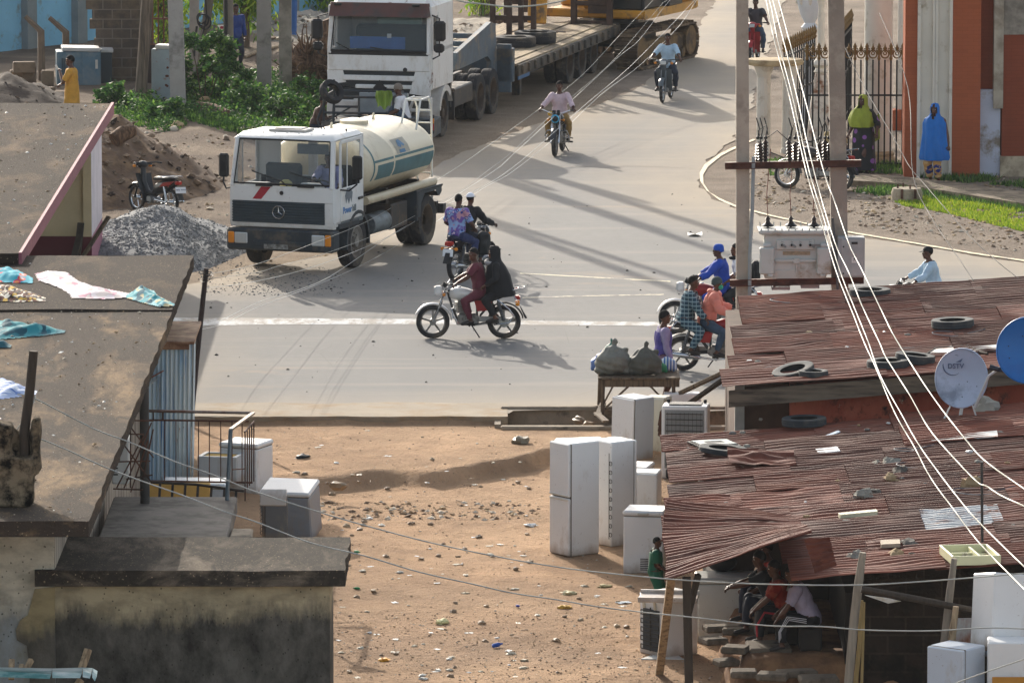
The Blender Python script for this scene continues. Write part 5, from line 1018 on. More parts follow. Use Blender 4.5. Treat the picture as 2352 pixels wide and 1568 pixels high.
# ---------------- excavator
pe = G(1452, 160); E = thing('excavator', 'yellow tracked excavator standing behind the trailer', 'excavator', (pe.x, pe.y, 0), R(-112)); YEL = M('#c08a2c', .55, var=.12, dirt='#6b543a', dirtamt=.3, name='excavator yellow'); TRK = M('#5a4a3b', .85, .2, var=.25, dirt='#8a7458', dirtamt=.4, name='dusty track')
def track(y):
 m = MB(); Lr = 3.6; r = .44; n = 0; per = []
 for k in range(16): per.append((.0 - k * Lr / 15, 2 * r, math.pi))
 pts = []
 def P(s):
  if s < Lr: return V((-s, 0, 2 * r)), 0
  s -= Lr
  if s < math.pi * r: a = s / r; return V((-Lr - math.sin(a) * r, 0, r + math.cos(a) * r)), a
  s -= math.pi * r
  if s < Lr: return V((-Lr + s, 0, 0)), math.pi
  s -= Lr; a = s / r; return V((math.sin(a) * r, 0, r - math.cos(a) * r)), math.pi + a
 tot = 2 * Lr + 2 * math.pi * r; N = 48
 for k in range(N):
  p, a = P((k + .5) * tot / N); mt = Matrix.Rotation(-a, 3, 'Y'); m.box(p + V((0, y, .03)), (tot / N * .93, .62, .05), mtx=mt); m.box(p + V((0, y, .03)) + mt @ V((0, 0, .05)), (.03, .62, .06), mtx=mt)
 o = obj('track', m, TRK, E); m = MB(); m.box((-Lr / 2, y, r + .03), (Lr * .95, .36, .42), b=.05)
 for x in (0, -Lr): m.cone((x, y - .2, r + .03), (x, y + .26, r + .03), r - .06, n=20)
 for k in range(6): m.cone((-.5 - k * .52, y - .16, .2), (-.5 - k * .52, y + .24, .2), .13, n=12)
 obj('roller_frame', m, M('#7a5f3a', .8, dirt='#4a3c2c', dirtamt=.5, name='muddy yellow'), o, 35)
track(0.0); track(-2.3)
m = MB(); m.box((-1.8, -1.15, .75), (1.6, 1.7, .6), b=.1); m.cone((-1.8, -1.15, 1.0), (-1.8, -1.15, 1.25), .6); obj('undercarriage', m, DKM, E, 35)
m = MB(); m.box((-2.3, -1.15, 1.36), (4.0, 2.7, .22), b=.04); m.box((-3.7, -1.15, 1.95), (1.2, 2.7, 1.0), b=.12); m.box((-2.2, -1.9, 1.9), (2.0, 1.1, .9), b=.06); m.prism([(-.3, .2, 1.25), (-.3, .2, 1.46), (-3.9, .2, 1.46), (-4.3, -.4, 1.46), (-4.3, -.4, 1.25), (-3.9, .2, 1.25)], (0, .03, 0)); obj('house', m, YEL, E, 35)
m = MB(); m.box((-1.2, -.35, 2.2), (1.5, .95, 1.5), b=.06); m.box((-2.5, .1, 2.0), (1.0, .3, 1.1), b=.04); obj('operator_cab', m, M('#1c2428', .3, name='dark cab glass'), E, 35)
m = MB()
for y in (-.83, .13): m.bar((-.46, y, 1.5), (-.46, y, 2.95), .06, .06); m.bar((-1.95, y, 1.5), (-1.95, y, 2.95), .07, .07)
obj('cab_frame', m, M('#23282b', .6, name='black frame'), E)
m = MB(); m.bar((-.6, -1.3, 1.6), (1.6, -1.3, 4.6), .35, .5, b=.03); m.bar((1.6, -1.3, 4.6), (2.9, -1.3, 4.4), .35, .5, b=.03); m.bar((2.9, -1.3, 4.6), (3.3, -1.3, 1.4), .3, .42, b=.03); obj('boom', m, YEL, E, 35)
m = MB(); m.tube([(2.5, -1.3, 4.2), (3.05, -1.3, 1.9)], .07, 12); m.tube([(2.2, -1.25, 4.0), (2.9, -1.25, 2.4)], .045, 10); obj('hydraulic_ram', m, CHR, E, 40)
m = MB(); m.loft([[V((3.3 + .75 * math.cos(a), y, 1.0 + .55 * math.sin(a))) for a in [math.pi * (.9 + 1.15 * k / 10) for k in range(11)]] + [V((3.3 + .68 * math.cos(a), y, 1.0 + .48 * math.sin(a))) for a in [math.pi * (.9 + 1.15 * k / 10) for k in range(10, -1, -1)]] for y in (-1.8, -.8)]); obj('bucket', m, BRN, E, 35)
# ---------------- flatbed cart with rails
pb = G(880, 345); FB = thing('railed_cart', 'dark railed flatbed cart with a spare tyre behind the tanker', 'cart', (pb.x, pb.y, 0), R(-8)); s_ = sc(pb.y)
DK2 = M('#343b40', .6, .2, var=.2, dirt='#5a5148', dirtamt=.3, name='grey painted tube')
m = MB(); m.box((-.1, .4, .62), (2.5, 1.5, .1), b=.01); m.box((-.1, -.34, .5), (2.5, .06, .22)); m.box((1.12, .4, .45), (.06, 1.4, .3)); obj('bed', m, M('#3f4548', .7, dirt='#6d655a', name='bed grey'), FB, 30)
m = MB()
for yy in (-.3, 1.1):
 for z in (.86, 1.22): m.tube([(-1.3, yy, z), (.30, yy, z)], .028, 8)
 for x in (-1.3, -.5, .28): m.tube([(x, yy, .62), (x, yy, 1.24)], .026, 8)
 m.tube([(-1.25, yy, .66), (-.9, yy, .86)], .02, 6)
m.tube([(-1.3, -.3, 1.22), (-1.3, 1.1, 1.22)], .028, 8); m.tube([(.28, -.3, 1.22), (.28, 1.1, 1.22)], .028, 8); m.tube([(-1.3, -.3, .3), (-1.46, -.25, .7), (-1.2, -.3, 1.28)], .03, 8); m.tube([(-1.1, -.32, .3), (-1.06, -.3, 1.3)], .03, 8); m.tube([(-1.05, -.4, 1.2), (-1.05, -.4, 1.62)], .025, 8)
m.tube([(.3, -.3, .75), (1.1, -.3, .72)], .03, 8); m.tube([(-.9, -.45, .52), (1.1, -.42, .46)], .03, 8); obj('rail', m, DK2, FB, 40)
m = MB(); m.box((-.15, 1.0, .95), (1.1, .03, .5), b=.005, rx=.1); obj('board', m, M('#8b9296', .6, name='grey board'), FB)
m = MB(); m.box((1.17, -.2, .62), (.05, .12, .42), b=.01); tl = obj('tail_lamp', m, BLK, FB); m = MB(); m.box((1.18, -.268, .70), (.045, .03, .11)); obj('indicator', m, ORG, tl); m = MB(); m.box((1.18, -.268, .56), (.045, .03, .14)); obj('red_lens', m, RLMP, tl)
for s in (0, 1): m = MB(); tyre(m, (0, 0, 0), .33, .18); m.lathe([(0, -.05), (.2, -.05), (.21, .05), (0, .05)], (0, 0, 0), (0, 1, 0), 16); obj('wheel', m, RUB, FB, 40, (.45, -.28 + 1.4 * s, .33)); m = MB(); tyre(m, (0, 0, 0), .33, .18); obj('wheel', m, RUB, FB, 40, (-.75, -.28 + 1.4 * s, .33))
q = A(762, 211, pb.y - .65); m = MB(); tyre(m, (0, 0, 0), .29, .17, (.52, -.62, .58), 32); m.lathe([(.175, -.06), (.2, -.06), (.2, .06), (.175, .06)], (0, 0, 0), (.52, -.62, .58), 28, caps=False); tag(obj('spare_tyre', m, RUB, None, 40, q), 'spare tyre hung on the corner post of the railed cart', 'tyre')
q = A(882, 226, pb.y - .5); m = MB(); m.grid(lambda u, v: V(((u - .5) * .34 * (1 + .15 * math.sin(v * 5)), -.05 * math.sin(u * 14) - .03 * math.sin(v * 6 + u * 3), .17 - .38 * v * (1 - .12 * math.sin(u * 9)))), 22, 14); o_ = obj('hanging_cloth', m, M('#7f9a3f', .85, name='lime cloth'), None, 180, q, recalc=False); tag(o_, 'lime green cloth hung over the rail of the cart', 'cloth')
# ---------------- motorcycles
def motorcycle(loc, rz, label, tankc='#c9cacc', sidec='#9c1f22', fendc='#c8c9cb', mag=True, lamp='square', crash=True, rack=True, plate='#e6e8ea', mirrors=False, lean=0, group=None, screen=False, steer=0, seatc='#1f2022', white_loop=False):
 B = thing('motorcycle', label, 'motorcycle', loc, rz, group, rx=lean)
 TK, SD, FD = M(tankc, .3, .15, var=.06, name='tank paint'), M(sidec, .35, var=.05, name='side paint'), M(fendc, .3, .3, var=.05, name='mudguard paint')
 ENG = M('#8f8d89', .45, .5, var=.15, dirt='#55504a', dirtamt=.4, dscale=9, name='engine alloy'); DRK = M('#25272a', .55, name='dark frame')
 for x, nm in ((.63, 'front_wheel'), (-.63, 'rear_wheel')):
  w = thing(nm, None, None, (x, 0, .30)); w.parent = B; del_ = 0
  m = MB(); m.torus((0, 0, 0), (0, 1, 0), .255, .046, 40, 10); obj('tyre', m, RUB, w, 60)
  m = MB(); m.lathe([(.215, -.03), (.222, -.03), (.222, .03), (.215, .03), (.200, .012), (.200, -.012), (.215, -.03)], (0, 0, 0), (0, 1, 0), 40, caps=False); m.cone((0, -.05, 0), (0, .05, 0), .06 if x > 0 else .075, n=18); m.cone((0, -.08, 0), (0, .08, 0), .02, n=8)
  if mag:
   for k in range(5): a = k * 2 * math.pi / 5 + .3; d = V((math.cos(a), 0, math.sin(a))); m.bar(d * .05, d * .205, .034, .036, up=(0, 1, 0), b=.006)
  else:
   for k in range(18): a = k * 2 * math.pi / 18; b = a + (.35 if k % 2 else -.35); m.tube([(.05 * math.cos(a), .03 * (-1) ** k, .05 * math.sin(a)), (.205 * math.cos(b), 0, .205 * math.sin(b))], .0035, 4)
  obj('rim', m, ENG if mag else CHR, w, 40)
 m = MB()
 for s in (-1, 1): m.tube([(.63, s * .085, .30), (.545, s * .085, .50)], .026, 8); m.tube([(.56, s * .085, .46), (.40, s * .08, .90)], .018, 8); m.lathe([(.03, 0), (.026, .05), (.03, .09), (.024, .14)], (.52, s * .085, .56), V((.40 - .56, 0, .44)), 10)
 m.box((.42, 0, .82), (.06, .2, .04), b=.01); m.box((.39, 0, .91), (.06, .2, .03), b=.01); obj('fork', m, CHR, B, 40)
 def fender(c, Rr, a0, a1, wd, mat, nm):
  m = MB(); m.grid(lambda u, v: V((c[0] + (Rr + .02 * math.sin(math.pi * v)) * math.cos(a0 + (a1 - a0) * u), (v - .5) * wd, c[2] + (Rr + .02 * math.sin(math.pi * v)) * math.sin(a0 + (a1 - a0) * u))), 18, 6)
  m.grid(lambda u, v: V((c[0] + (Rr - .004 + .02 * math.sin(math.pi * v)) * math.cos(a0 + (a1 - a0) * u), (v - .5) * wd * .98, c[2] + (Rr - .004 + .02 * math.sin(math.pi * v)) * math.sin(a0 + (a1 - a0) * u))), 18, 6); return obj(nm, m, mat, B, 60, recalc=False)
 fender((.63, 0, .30), .325, .35, 3.05, .12, FD, 'front_mudguard'); fender((-.63, 0, .30), .335, .9, 2.95, .14, DRK, 'rear_mudguard')
 m = MB(); m.prism([(-.93, -.05, .56), (-.90, -.05, .60), (-1.0, -.05, .36), (-1.04, -.05, .37)], (0, .1, 0)); obj('mudflap', m, BLK, B)
 if lamp == 'square':
  m = MB(); m.box((.535, 0, .86), (.13, .19, .16), b=.03); hl = obj('headlight', m, M('#d5d6d4', .4, name='lamp shell'), B, 35); m = MB(); m.box((.603, 0, .86), (.012, .165, .135), b=.004); obj('lens', m, LENS, hl, 35)
 else:
  m = MB(); m.ball((.52, 0, .84), (.10, .10, .10), 18, 10); hl = obj('headlight', m, BLK, B, 60); m = MB(); m.lathe([(.095, 0), (.095, .02), (.06, .035), (0, .04)], (.56, 0, .84), (1, 0, 0), 20); obj('lens', m, M(lamp, .15, .1, name='lamp glass') if lamp.startswith('#') else LENS, hl, 40)
 if screen: m = MB(); m.grid(lambda u, v: V((.60 - .13 * v, (u - .5) * (.22 - .07 * v), .945 + .14 * v)), 4, 3); obj('fly_screen', m, glass((.2, .22, .22), .1, .6), B, recalc=False)
 m = MB(); m.tube([(.22, .37, 1.0), (.33, .30, 1.01), (.39, .10, .94), (.39, -.10, .94), (.33, -.30, 1.01), (.22, -.37, 1.0)], .012, 8)
 hb = obj('handlebar', m, CHR, B, 40); m = MB()
 for s in (-1, 1): m.tube([(.22, s * .375, 1.0), (.31, s * .31, 1.008)], .018, 8); m.tube([(.32, s * .29, 1.02), (.34, s * .385, 1.0)], .007, 5)
 obj('grip', m, BLK, hb, 40); m = MB()
 for s in (-1, 1): m.cone((.44, s * .05, .93), (.40, s * .05, 1.0), .042, n=14)
 obj('gauge', m, BLK, B, 40)
 if mirrors:
  m = MB()
  for s in (-1, 1): m.tube([(.33, s * .28, 1.02), (.36, s * .33, 1.15), (.33, s * .38, 1.2)], .007, 5); m.ball((.32, s * .41, 1.21), (.02, .07, .045), 12, 8)
  obj('mirror', m, BLK, B, 50)
 for s in (-1, 1): m = MB(); m.ball((.43, s * .17, .80), (.03, .03, .03), 10, 8); m.tube([(.43, 0, .82), (.43, s * .15, .8)], .008, 5); obj('front_indicator', m, ORG, B, 60)
 def oval(x, zc, hy, hz): return [V((x, hy * math.copysign(abs(math.cos(a)) ** .8, math.cos(a)), zc + hz * math.copysign(abs(math.sin(a)) ** .8, math.sin(a)))) for a in [2 * math.pi * k / 20 for k in range(20)]]
 m = MB(); m.loft([oval(.335, .80, .04, .05), oval(.31, .80, .09, .085), oval(.24, .805, .128, .11), oval(.12, .80, .142, .118), oval(0, .785, .13, .105), oval(-.10, .77, .095, .08), oval(-.15, .76, .06, .05)]); tk_ = obj('fuel_tank', m, TK, B, 60)
 m = MB(); m.lathe([(.035, 0), (.035, .012), (.02, .02), (0, .02)], (.16, 0, .915)); obj('filler_cap', m, CHR, tk_, 40)
 m = MB(); m.loft([oval(-.10, .785, .08, .035), oval(-.18, .785, .125, .05), oval(-.42, .795, .135, .052), oval(-.62, .815, .125, .052), oval(-.74, .835, .10, .045), oval(-.78, .84, .05, .02)]); obj('seat', m, M(seatc, .6, name='seat vinyl'), B, 60)
 for s in (-1, 1): m = MB(); m.prism([(-.10, s * .115, .69), (-.42, s * .115, .70), (-.40, s * .115, .52), (-.16, s * .115, .50)], (0, s * .025, 0)); obj('side_panel', m, SD, B, 30)
 m = MB(); m.tube([(.37, 0, .83), (.30, 0, .60), (.16, 0, .26), (-.12, 0, .24)], .02, 8); m.tube([(.36, 0, .86), (.0, 0, .70), (-.3, 0, .70)], .022, 8)
 for s in (-1, 1): m.tube([(-.1, s * .09, .70), (-.5, s * .11, .74), (-.78, s * .10, .78)], .016, 8); m.tube([(-.14, s * .08, .70), (-.16, s * .09, .32)], .016, 8); m.tube([(-.15, s * .09, .33), (-.63, s * .1, .30)], .018, 8); m.tube([(-.46, s * .11, .72), (-.2, s * .1, .4)], .014, 6); m.tube([(-.05, s * .1, .25), (-.05, s * .26, .27)], .012, 6)
 obj('frame', m, DRK, B, 40)
 for s in (-1, 1):
  m = MB(); m.lathe([(.02, 0), (.036, .02), (.036, .05), (.03, .06)] + [((.036 if k % 2 else .026), .07 + .02 * k) for k in range(12)] + [(.03, .33), (.012, .38)], (-.63, s * .135, .33), V((.12, 0, .38)), 12)
  obj('shock_absorber', m, M('#5d5f61', .4, .6, name='spring'), B, 30)
 m = MB(); m.box((.02, 0, .36), (.34, .22, .2), b=.04); m.cone((.0, -.15, .36), (.0, .15, .36), .09, n=18); m.cone((-.12, -.13, .35), (-.12, .13, .35), .08, n=18)
 for k in range(6): m.box((.12 + k * .006, 0, .48 + k * .034), (.19, .2, .014))
 m.box((.13, 0, .58), (.12, .14, .24), b=.01); obj('engine', m, ENG, B, 35)
 m = MB(); m.tube([(.2, -.05, .52), (.27, -.09, .44), (.2, -.13, .24), (-.1, -.15, .22), (-.3, -.16, .25)], .02, 8); m.lathe([(.02, 0), (.045, .06), (.048, .3), (.046, .55), (.03, .58), (.03, .56), (0, .56)], (-.3, -.165, .25), V((-.55, 0, .07)), 16); obj('exhaust', m, CHR, B, 40)
 m = MB(); m.box((-.36, .105, .36), (.5, .03, .1), b=.02); m.cone((-.63, .09, .30), (-.63, .125, .30), .09, n=16); obj('chain_case', m, M('#a4a4a0', .4, .5, name='chain case'), B, 35)
 m = MB()
 for s in (-1, 1): m.tube([(-.5, s * .26, .30), (-.5, s * .1, .32)], .014, 6); m.tube([(-.02, s * .24, .27), (-.02, s * .32, .27)], .02, 8)
 m.tube([(-.02, .3, .27), (-.02, -.3, .27)], .012, 6); m.tube([(-.5, .2, .31), (-.5, -.2, .31)], .012, 6); m.tube([(-.02, .2, .27), (-.25, .15, .3), (-.5, .2, .31)], .01, 5); m.tube([(-.05, .1, .26), (-.2, .2, .04)], .012, 6); obj('footpeg', m, BLK, B, 40)
 if crash:
  for s in (-1, 1):
   m = MB(); m.tube([(.26, s * .05, .55), (.30, s * .22, .55), (.26, s * .27, .44), (.18, s * .26, .30), (.10, s * .08, .25)], .014, 8); m.tube([(.29, s * .2, .46), (.27, s * .27, .40), (.2, s * .12, .36)], .012, 8); obj('crash_bar', m, CHR, B, 40)
 if rack:
  m = MB()
  for s in (-1, 1): m.tube([(-.45, s * .14, .78), (-.7, s * .14, .86), (-.95, s * .12, .91), (-1.0, s * .04, .92)], .012, 6)
  m.tube([(-.78, -.13, .88), (-.78, .13, .88)], .010, 6); m.tube([(-.88, -.13, .90), (-.88, .13, .90)], .010, 6); m.tube([(-.72, .14, .86), (-.86, .12, .70)], .01, 6); m.tube([(-.72, -.14, .86), (-.86, -.12, .70)], .01, 6)
  m.tube([(-.99, .06, .92), (-.99, -.06, .92)], .012, 6); obj('carrier', m, CHR, B, 40)
 if white_loop: m = MB(); m.tube([(-.45, .16, .76), (-.72, .19, .55), (-.80, .2, .42), (-.72, .2, .30), (-.45, .18, .27)], .014, 8); obj('saree_guard', m, CHR, B, 40)
 m = MB(); m.box((-.86, 0, .735), (.09, .16, .07), b=.015); m.box((-.91, 0, .72), (.015, .14, .06)); obj('tail_lamp', m, RLMP, B, 35)
 for s in (-1, 1): m = MB(); m.ball((-.87, s * .15, .63), (.04, .035, .035), 10, 8); m.tube([(-.87, 0, .66), (-.87, s * .13, .63)], .008, 5); obj('rear_indicator', m, ORG, B, 60)
 if plate: m = MB(); m.box((-.925, 0, .56), (.008, .22, .14), b=.002, ry=.15); obj('number_plate', m, M(plate, .5, var=.03, name='plate white'), B)
 return B
def cub(loc, rz, label, body='#7d8488', lamp='#c9cfd2', shield='#6d757a', seatc='#22211f', accent=None, plate=None, lean=0, ptxt=None, sporty=False):
 B = thing('motorcycle', label, 'motorcycle', loc, rz, rx=lean); BD, SH = M(body, .35, var=.06, name='step through paint'), M(shield, .4, name='leg shield')
 for x, nm in ((.60, 'front_wheel'), (-.60, 'rear_wheel')):
  w = thing(nm, None, None, (x, 0, .28)); w.parent = B; m = MB(); m.torus((0, 0, 0), (0, 1, 0), .245, .036, 36, 8); obj('tyre', m, RUB, w, 60); m = MB(); m.torus((0, 0, 0), (0, 1, 0), .208, .014, 36, 6); m.cone((0, -.05, 0), (0, .05, 0), .055, n=14)
  for k in range(6 if sporty else 16): a = k * 2 * math.pi / (6 if sporty else 16); m.tube([(0.04 * math.cos(a), 0, .04 * math.sin(a)), (.205 * math.cos(a + .15), 0, .205 * math.sin(a + .15))], .012 if sporty else .004, 5)
  obj('rim', m, CHR, w, 40)
 m = MB()
 for s in (-1, 1): m.tube([(.60, s * .065, .28), (.42, s * .05, .78)], .02, 8)
 obj('fork', m, BD, B, 40)
 m = MB(); m.grid(lambda u, v: V((.60 + (.305 + .025 * math.sin(math.pi * v)) * math.cos(.5 + 2.3 * u), (v - .5) * .13, .28 + (.305 + .025 * math.sin(math.pi * v)) * math.sin(.5 + 2.3 * u))), 14, 6); obj('front_mudguard', m, BD, B, 60, recalc=False)
 m = MB(); m.grid(lambda u, v: V((.40 - .32 * v ** 1.3 + .05 * math.cos((u - .5) * 3), (u - .5) * .40 * (1 - .25 * v), .80 - .55 * v)), 8, 8); m.tube([(.42, 0, .92), (.38, 0, .62), (.2, 0, .42), (-.1, 0, .40)], [.06, .06, .055, .05], 10); obj('leg_shield', m, SH, B, 60, recalc=False)
 m = MB(); m.ball((.44, 0, .97), (.10, .12, .085), 14, 10); m.box((.40, 0, .99), (.08, .4, .05), b=.02); hl = obj('headlight', m, BD, B, 50); m = MB(); m.box((.535, 0, .965), (.02, .14, .09), b=.008); obj('lens', m, M(lamp, .15, .2, name='lamp glass'), hl, 40)
 m = MB(); m.tube([(.24, .34, 1.02), (.34, .26, 1.03), (.40, 0, 1.01), (.34, -.26, 1.03), (.24, -.34, 1.02)], .012, 8); m.tube([(.24, .345, 1.02), (.33, .28, 1.03)], .018, 8); m.tube([(.24, -.345, 1.02), (.33, -.28, 1.03)], .018, 8); obj('handlebar', m, BLK, B, 40)
 for s in (-1, 1): m = MB(); m.ball((.45, s * .2, .95), (.035, .04, .03), 10, 8); obj('front_indicator', m, ORG, B, 60)
 def oval(x, zc, hy, hz): return [V((x, hy * math.cos(a), zc + hz * math.sin(a))) for a in [2 * math.pi * k / 16 for k in range(16)]]
 m = MB(); m.loft([oval(.0, .44, .05, .06), oval(-.12, .52, .10, .12), oval(-.35, .58, .12, .14), oval(-.6, .64, .11, .11), oval(-.82, .70, .06, .06)]); obj('body_cover', m, BD, B, 60)
 if accent: m = MB(); m.box((-.5, 0, .63), (.3, .2, .06)); [m.prism([(-.36, s * .125, .58), (-.5, s * .125, .68), (-.84, s * .07, .74), (-.7, s * .1, .64)], (0, s * .012, 0)) for s in (-1, 1)]; obj('accent_panel', m, M(accent, .35, name='accent'), B, 30)
 m = MB(); m.loft([oval(-.05, .72, .07, .03), oval(-.15, .745, .12, .045), oval(-.4, .76, .13, .045), oval(-.7, .79, .11, .04), oval(-.78, .79, .05, .02)]); obj('seat', m, M(seatc, .35, name='seat'), B, 60)
 m = MB(); m.box((.02, 0, .28), (.34, .16, .14), b=.03); m.cone((0, -.13, .28), (0, .13, .28), .08, n=16); obj('engine', m, STL, B, 35)
 m = MB(); m.tube([(.1, -.1, .22), (-.2, -.15, .2), (-.35, -.16, .23)], .018, 8); m.lathe([(.02, 0), (.04, .06), (.045, .45), (.02, .5)], (-.35, -.16, .23), V((-.5, 0, .1)), 14); obj('exhaust', m, CHR, B, 40)
 m = MB()
 for s in (-1, 1): m.tube([(-.6, s * .1, .30), (-.5, s * .11, .6)], .025, 8); m.tube([(-.15, s * .08, .3), (-.6, s * .09, .28)], .018, 8)
 m.tube([(-.4, .13, .80), (-.85, .1, .84), (-.85, -.1, .84), (-.4, -.13, .80)], .01, 6); obj('frame', m, CHR, B, 40)
 m = MB(); m.box((-.86, 0, .70), (.06, .16, .07), b=.015); obj('tail_lamp', m, RLMP, B, 35); m = MB(); m.tube([(.0, .24, .24), (.0, -.24, .24)], .014, 6); m.box((0, .24, .25), (.05, .1, .02)); m.box((0, -.24, .25), (.05, .1, .02)); obj('footpeg', m, BLK, B)
 m = MB(); m.prism([(-.80, -.06, .62), (-.86, -.06, .62), (-1.0, -.06, .36), (-.95, -.06, .35)], (0, .12, 0)); obj('rear_mudguard', m, BLK, B)
 if plate:
  m = MB(); m.box((-.95, 0, .56), (.01, .26, .13), b=.003, ry=.25); np_ = obj('number_plate', m, M(plate, .5, var=.03, name='plate white'), B)
  if ptxt: text_mesh(ptxt, .06, M('#3f557a', .6, name='plate ink'), np_, frame((-.957, 0, .56), (0, -1, 0), (-.25, 0, .97)))
 return B
def mid(a, b, z=0): p, q = G(*a, z), G(*b, z); return (p + q) / 2
def gpt(px, py): p = G(px, py); return (p.x, p.y, 0)
BK1 = motorcycle(gpt(1076, 777), R(180), 'silver tanked motorcycle with white square headlamp crossing from right to left', '#d2d1cd', '#a01c20', '#c9cbce', True, 'square', True, True, None, white_loop=True, screen=True)
pb2 = gpt(1082, 636); BK2 = motorcycle(pb2, R(62), 'dark motorcycle seen from behind with a blank white plate', '#26282b', '#23314f', '#2b2d30', False, 'round', False, False, '#eceef0', seatc='#1f2a44')
BK3 = motorcycle(gpt(1283, 353), R(-98), 'black motorcycle with round blue headlamp and chrome crash bars coming head on', '#2e2f33', '#28324a', '#3a3d41', True, '#3f9fc4', True, False, None)
BK4 = cub(gpt(1531, 231), R(-101), 'small grey step through motorcycle coming head on past the excavator', '#5d666c', '#d5dadc', '#4b5359')
BK5 = cub(gpt(1733, 141), R(-100), 'red step through motorcycle half hidden behind the top of the concrete pole', '#a3242c', '#c9cfd2', '#8a1c24', accent='#c9c9c9')
BK6 = motorcycle(gpt(1632, 768), R(176), 'motorcycle with chrome front mudguard carrying the rider in blue behind the pole', '#8d1a1c', '#a31d20', '#c9cbce', True, 'square', False, True, None)
BK7 = motorcycle(gpt(1652, 852), R(-4), 'red motorcycle with chrome muffler heading right under the tin roof edge', '#8d1a1f', '#a31d22', '#6f7073', True, 'round', False, True, None)
BK8 = motorcycle(gpt(2118, 774), R(186), 'motorcycle half hidden behind the tin roof ridge with pale headlamp', '#a9c0d2', '#4f6f8c', '#c9cbce', True, 'square', False, False, None)
BK9 = cub(gpt(352, 490), R(128), 'parked black and red step through motorcycle beside the gravel heap', '#1f2226', '#c9cfd2', '#24282c', '#3a3b3c', '#8a2420', '#e3e6ea', .05, 'UAN 732VL', True)
BK10 = motorcycle(gpt(1868, 436), R(152), 'dusty motorcycle parked on its stand behind the right transformer pole', '#3a3330', '#4a4642', '#7a7a7a', False, 'round', False, True, None, lean=.08)
# ================================================================ right side
# ---------------- refrigerators and chest freezers
def encol(c): return grime('#e4e5e4' if c > '#ce' else c, .0, .16, '#8a6f50', .42, .7, .14, c in ('#c9c3b2', '#cfcfcb', '#c2cbd6', '#c9c7bf'))
GASK = M('#6d655a', .8, name='gasket'); COILM = M('#3a3835', .6, .3, name='condenser')
def fridge(loc, rz, label, w=.5, d=.56, h=1.6, col='#d3d4d4', split=.54, door=True, coil=False, loops=False, rx=0, ry=0, group='discarded fridges and freezers', rust=False, doorcol=None, feet=False, kind='fridge'):
 T_ = thing('refrigerator', label, kind, loc, rz, group, rx, ry); c = encol(col);
 m = MB(); m.box((0, .02, h / 2), (w, d - .06, h), b=.018); obj('cabinet', m, c, T_, 30)
 if door:
  m = MB(); m.box((0, -d / 2 + .055, h / 2), (w * .97, .012, h * .985)); obj('gasket', m, GASK, T_)
  for z0, z1 in (((.0, split), (split, 1)) if split else ((0, 1),)):
   m = MB(); m.box((0, -d / 2 + .022, h * (z0 + z1) / 2), (w, .05, h * (z1 - z0) - .015), b=.016); dd = obj('door', m, encol(doorcol or col), T_, 30)
   if split: m = MB(); zz = h * z0 + (.03 if z0 else h * (z1 - z0) - .03); m.box((0, -d / 2 - .004, zz), (w * .96, .02, .028), b=.006); obj('handle', m, M('#c9c6bd', .5, name='handle'), dd, 30)
 if coil:
  m = MB(); m.box((0, d / 2 - .008, h * .55), (w * .86, .008, h * .8)); bp = obj('rear_panel', m, M('#8b8d8c', .6, name='rear panel'), T_)
  m = MB(); n = 9; zs = [h * (.2 + .7 * k / n) for k in range(n + 1)]; pts = []
  for k, z in enumerate(zs): pts += [(-w * .4 * (-1) ** k, d / 2 + .03, z), (w * .4 * (-1) ** k, d / 2 + .03, z)]
  m.tube(pts, .007, 6)
  for k in range(9): m.tube([(-w * .36 + k * w * .09, d / 2 + .03, h * .18), (-w * .36 + k * w * .09, d / 2 + .03, h * .92)], .003, 4)
  obj('condenser_coil', m, COILM, T_, 40); m = MB(); m.box((0, d / 2 - .02, h * .08), (w * .8, .12, h * .14), b=.03); obj('compressor', m, BLK, T_, 30)
 if loops:
  m = MB()
  for k in range(9): z = h * (.12 + .085 * k); m.torus((-w / 2 + .0, d / 2 + .0, z), (0, 1, .0), .03, .005, 12, 4)
  m.tube([(-w / 2 + .01, d / 2 + .02, h * .08), (-w / 2 + .01, d / 2 + .02, h * .9)], .006, 5); obj('condenser_coil', m, COILM, T_, 40)
 if rust:
  m = MB(); r = random.Random(3)
  for k in range(3): z = h * r.uniform(.2, .8); m.add([(w * .2, -d / 2 - .006, z), (w * .48, -d / 2 - .006, z - .05), (w * .49, -d / 2 - .006, z + .3), (w * .3, -d / 2 - .006, z + .22)], [(0, 1, 2, 3)])
  obj('rust_patch', m, RUST, T_, recalc=False)
 if feet:
  m = MB()
  for x in (-.4, .4): m.box((w * x, -d * .3, h + .03), (.05, .05, .06), b=.01)
  m.box((.0, 0, h + .01), (w * .7, d * .6, .02)); obj('foot', m, BLK, T_, 30)
 return T_
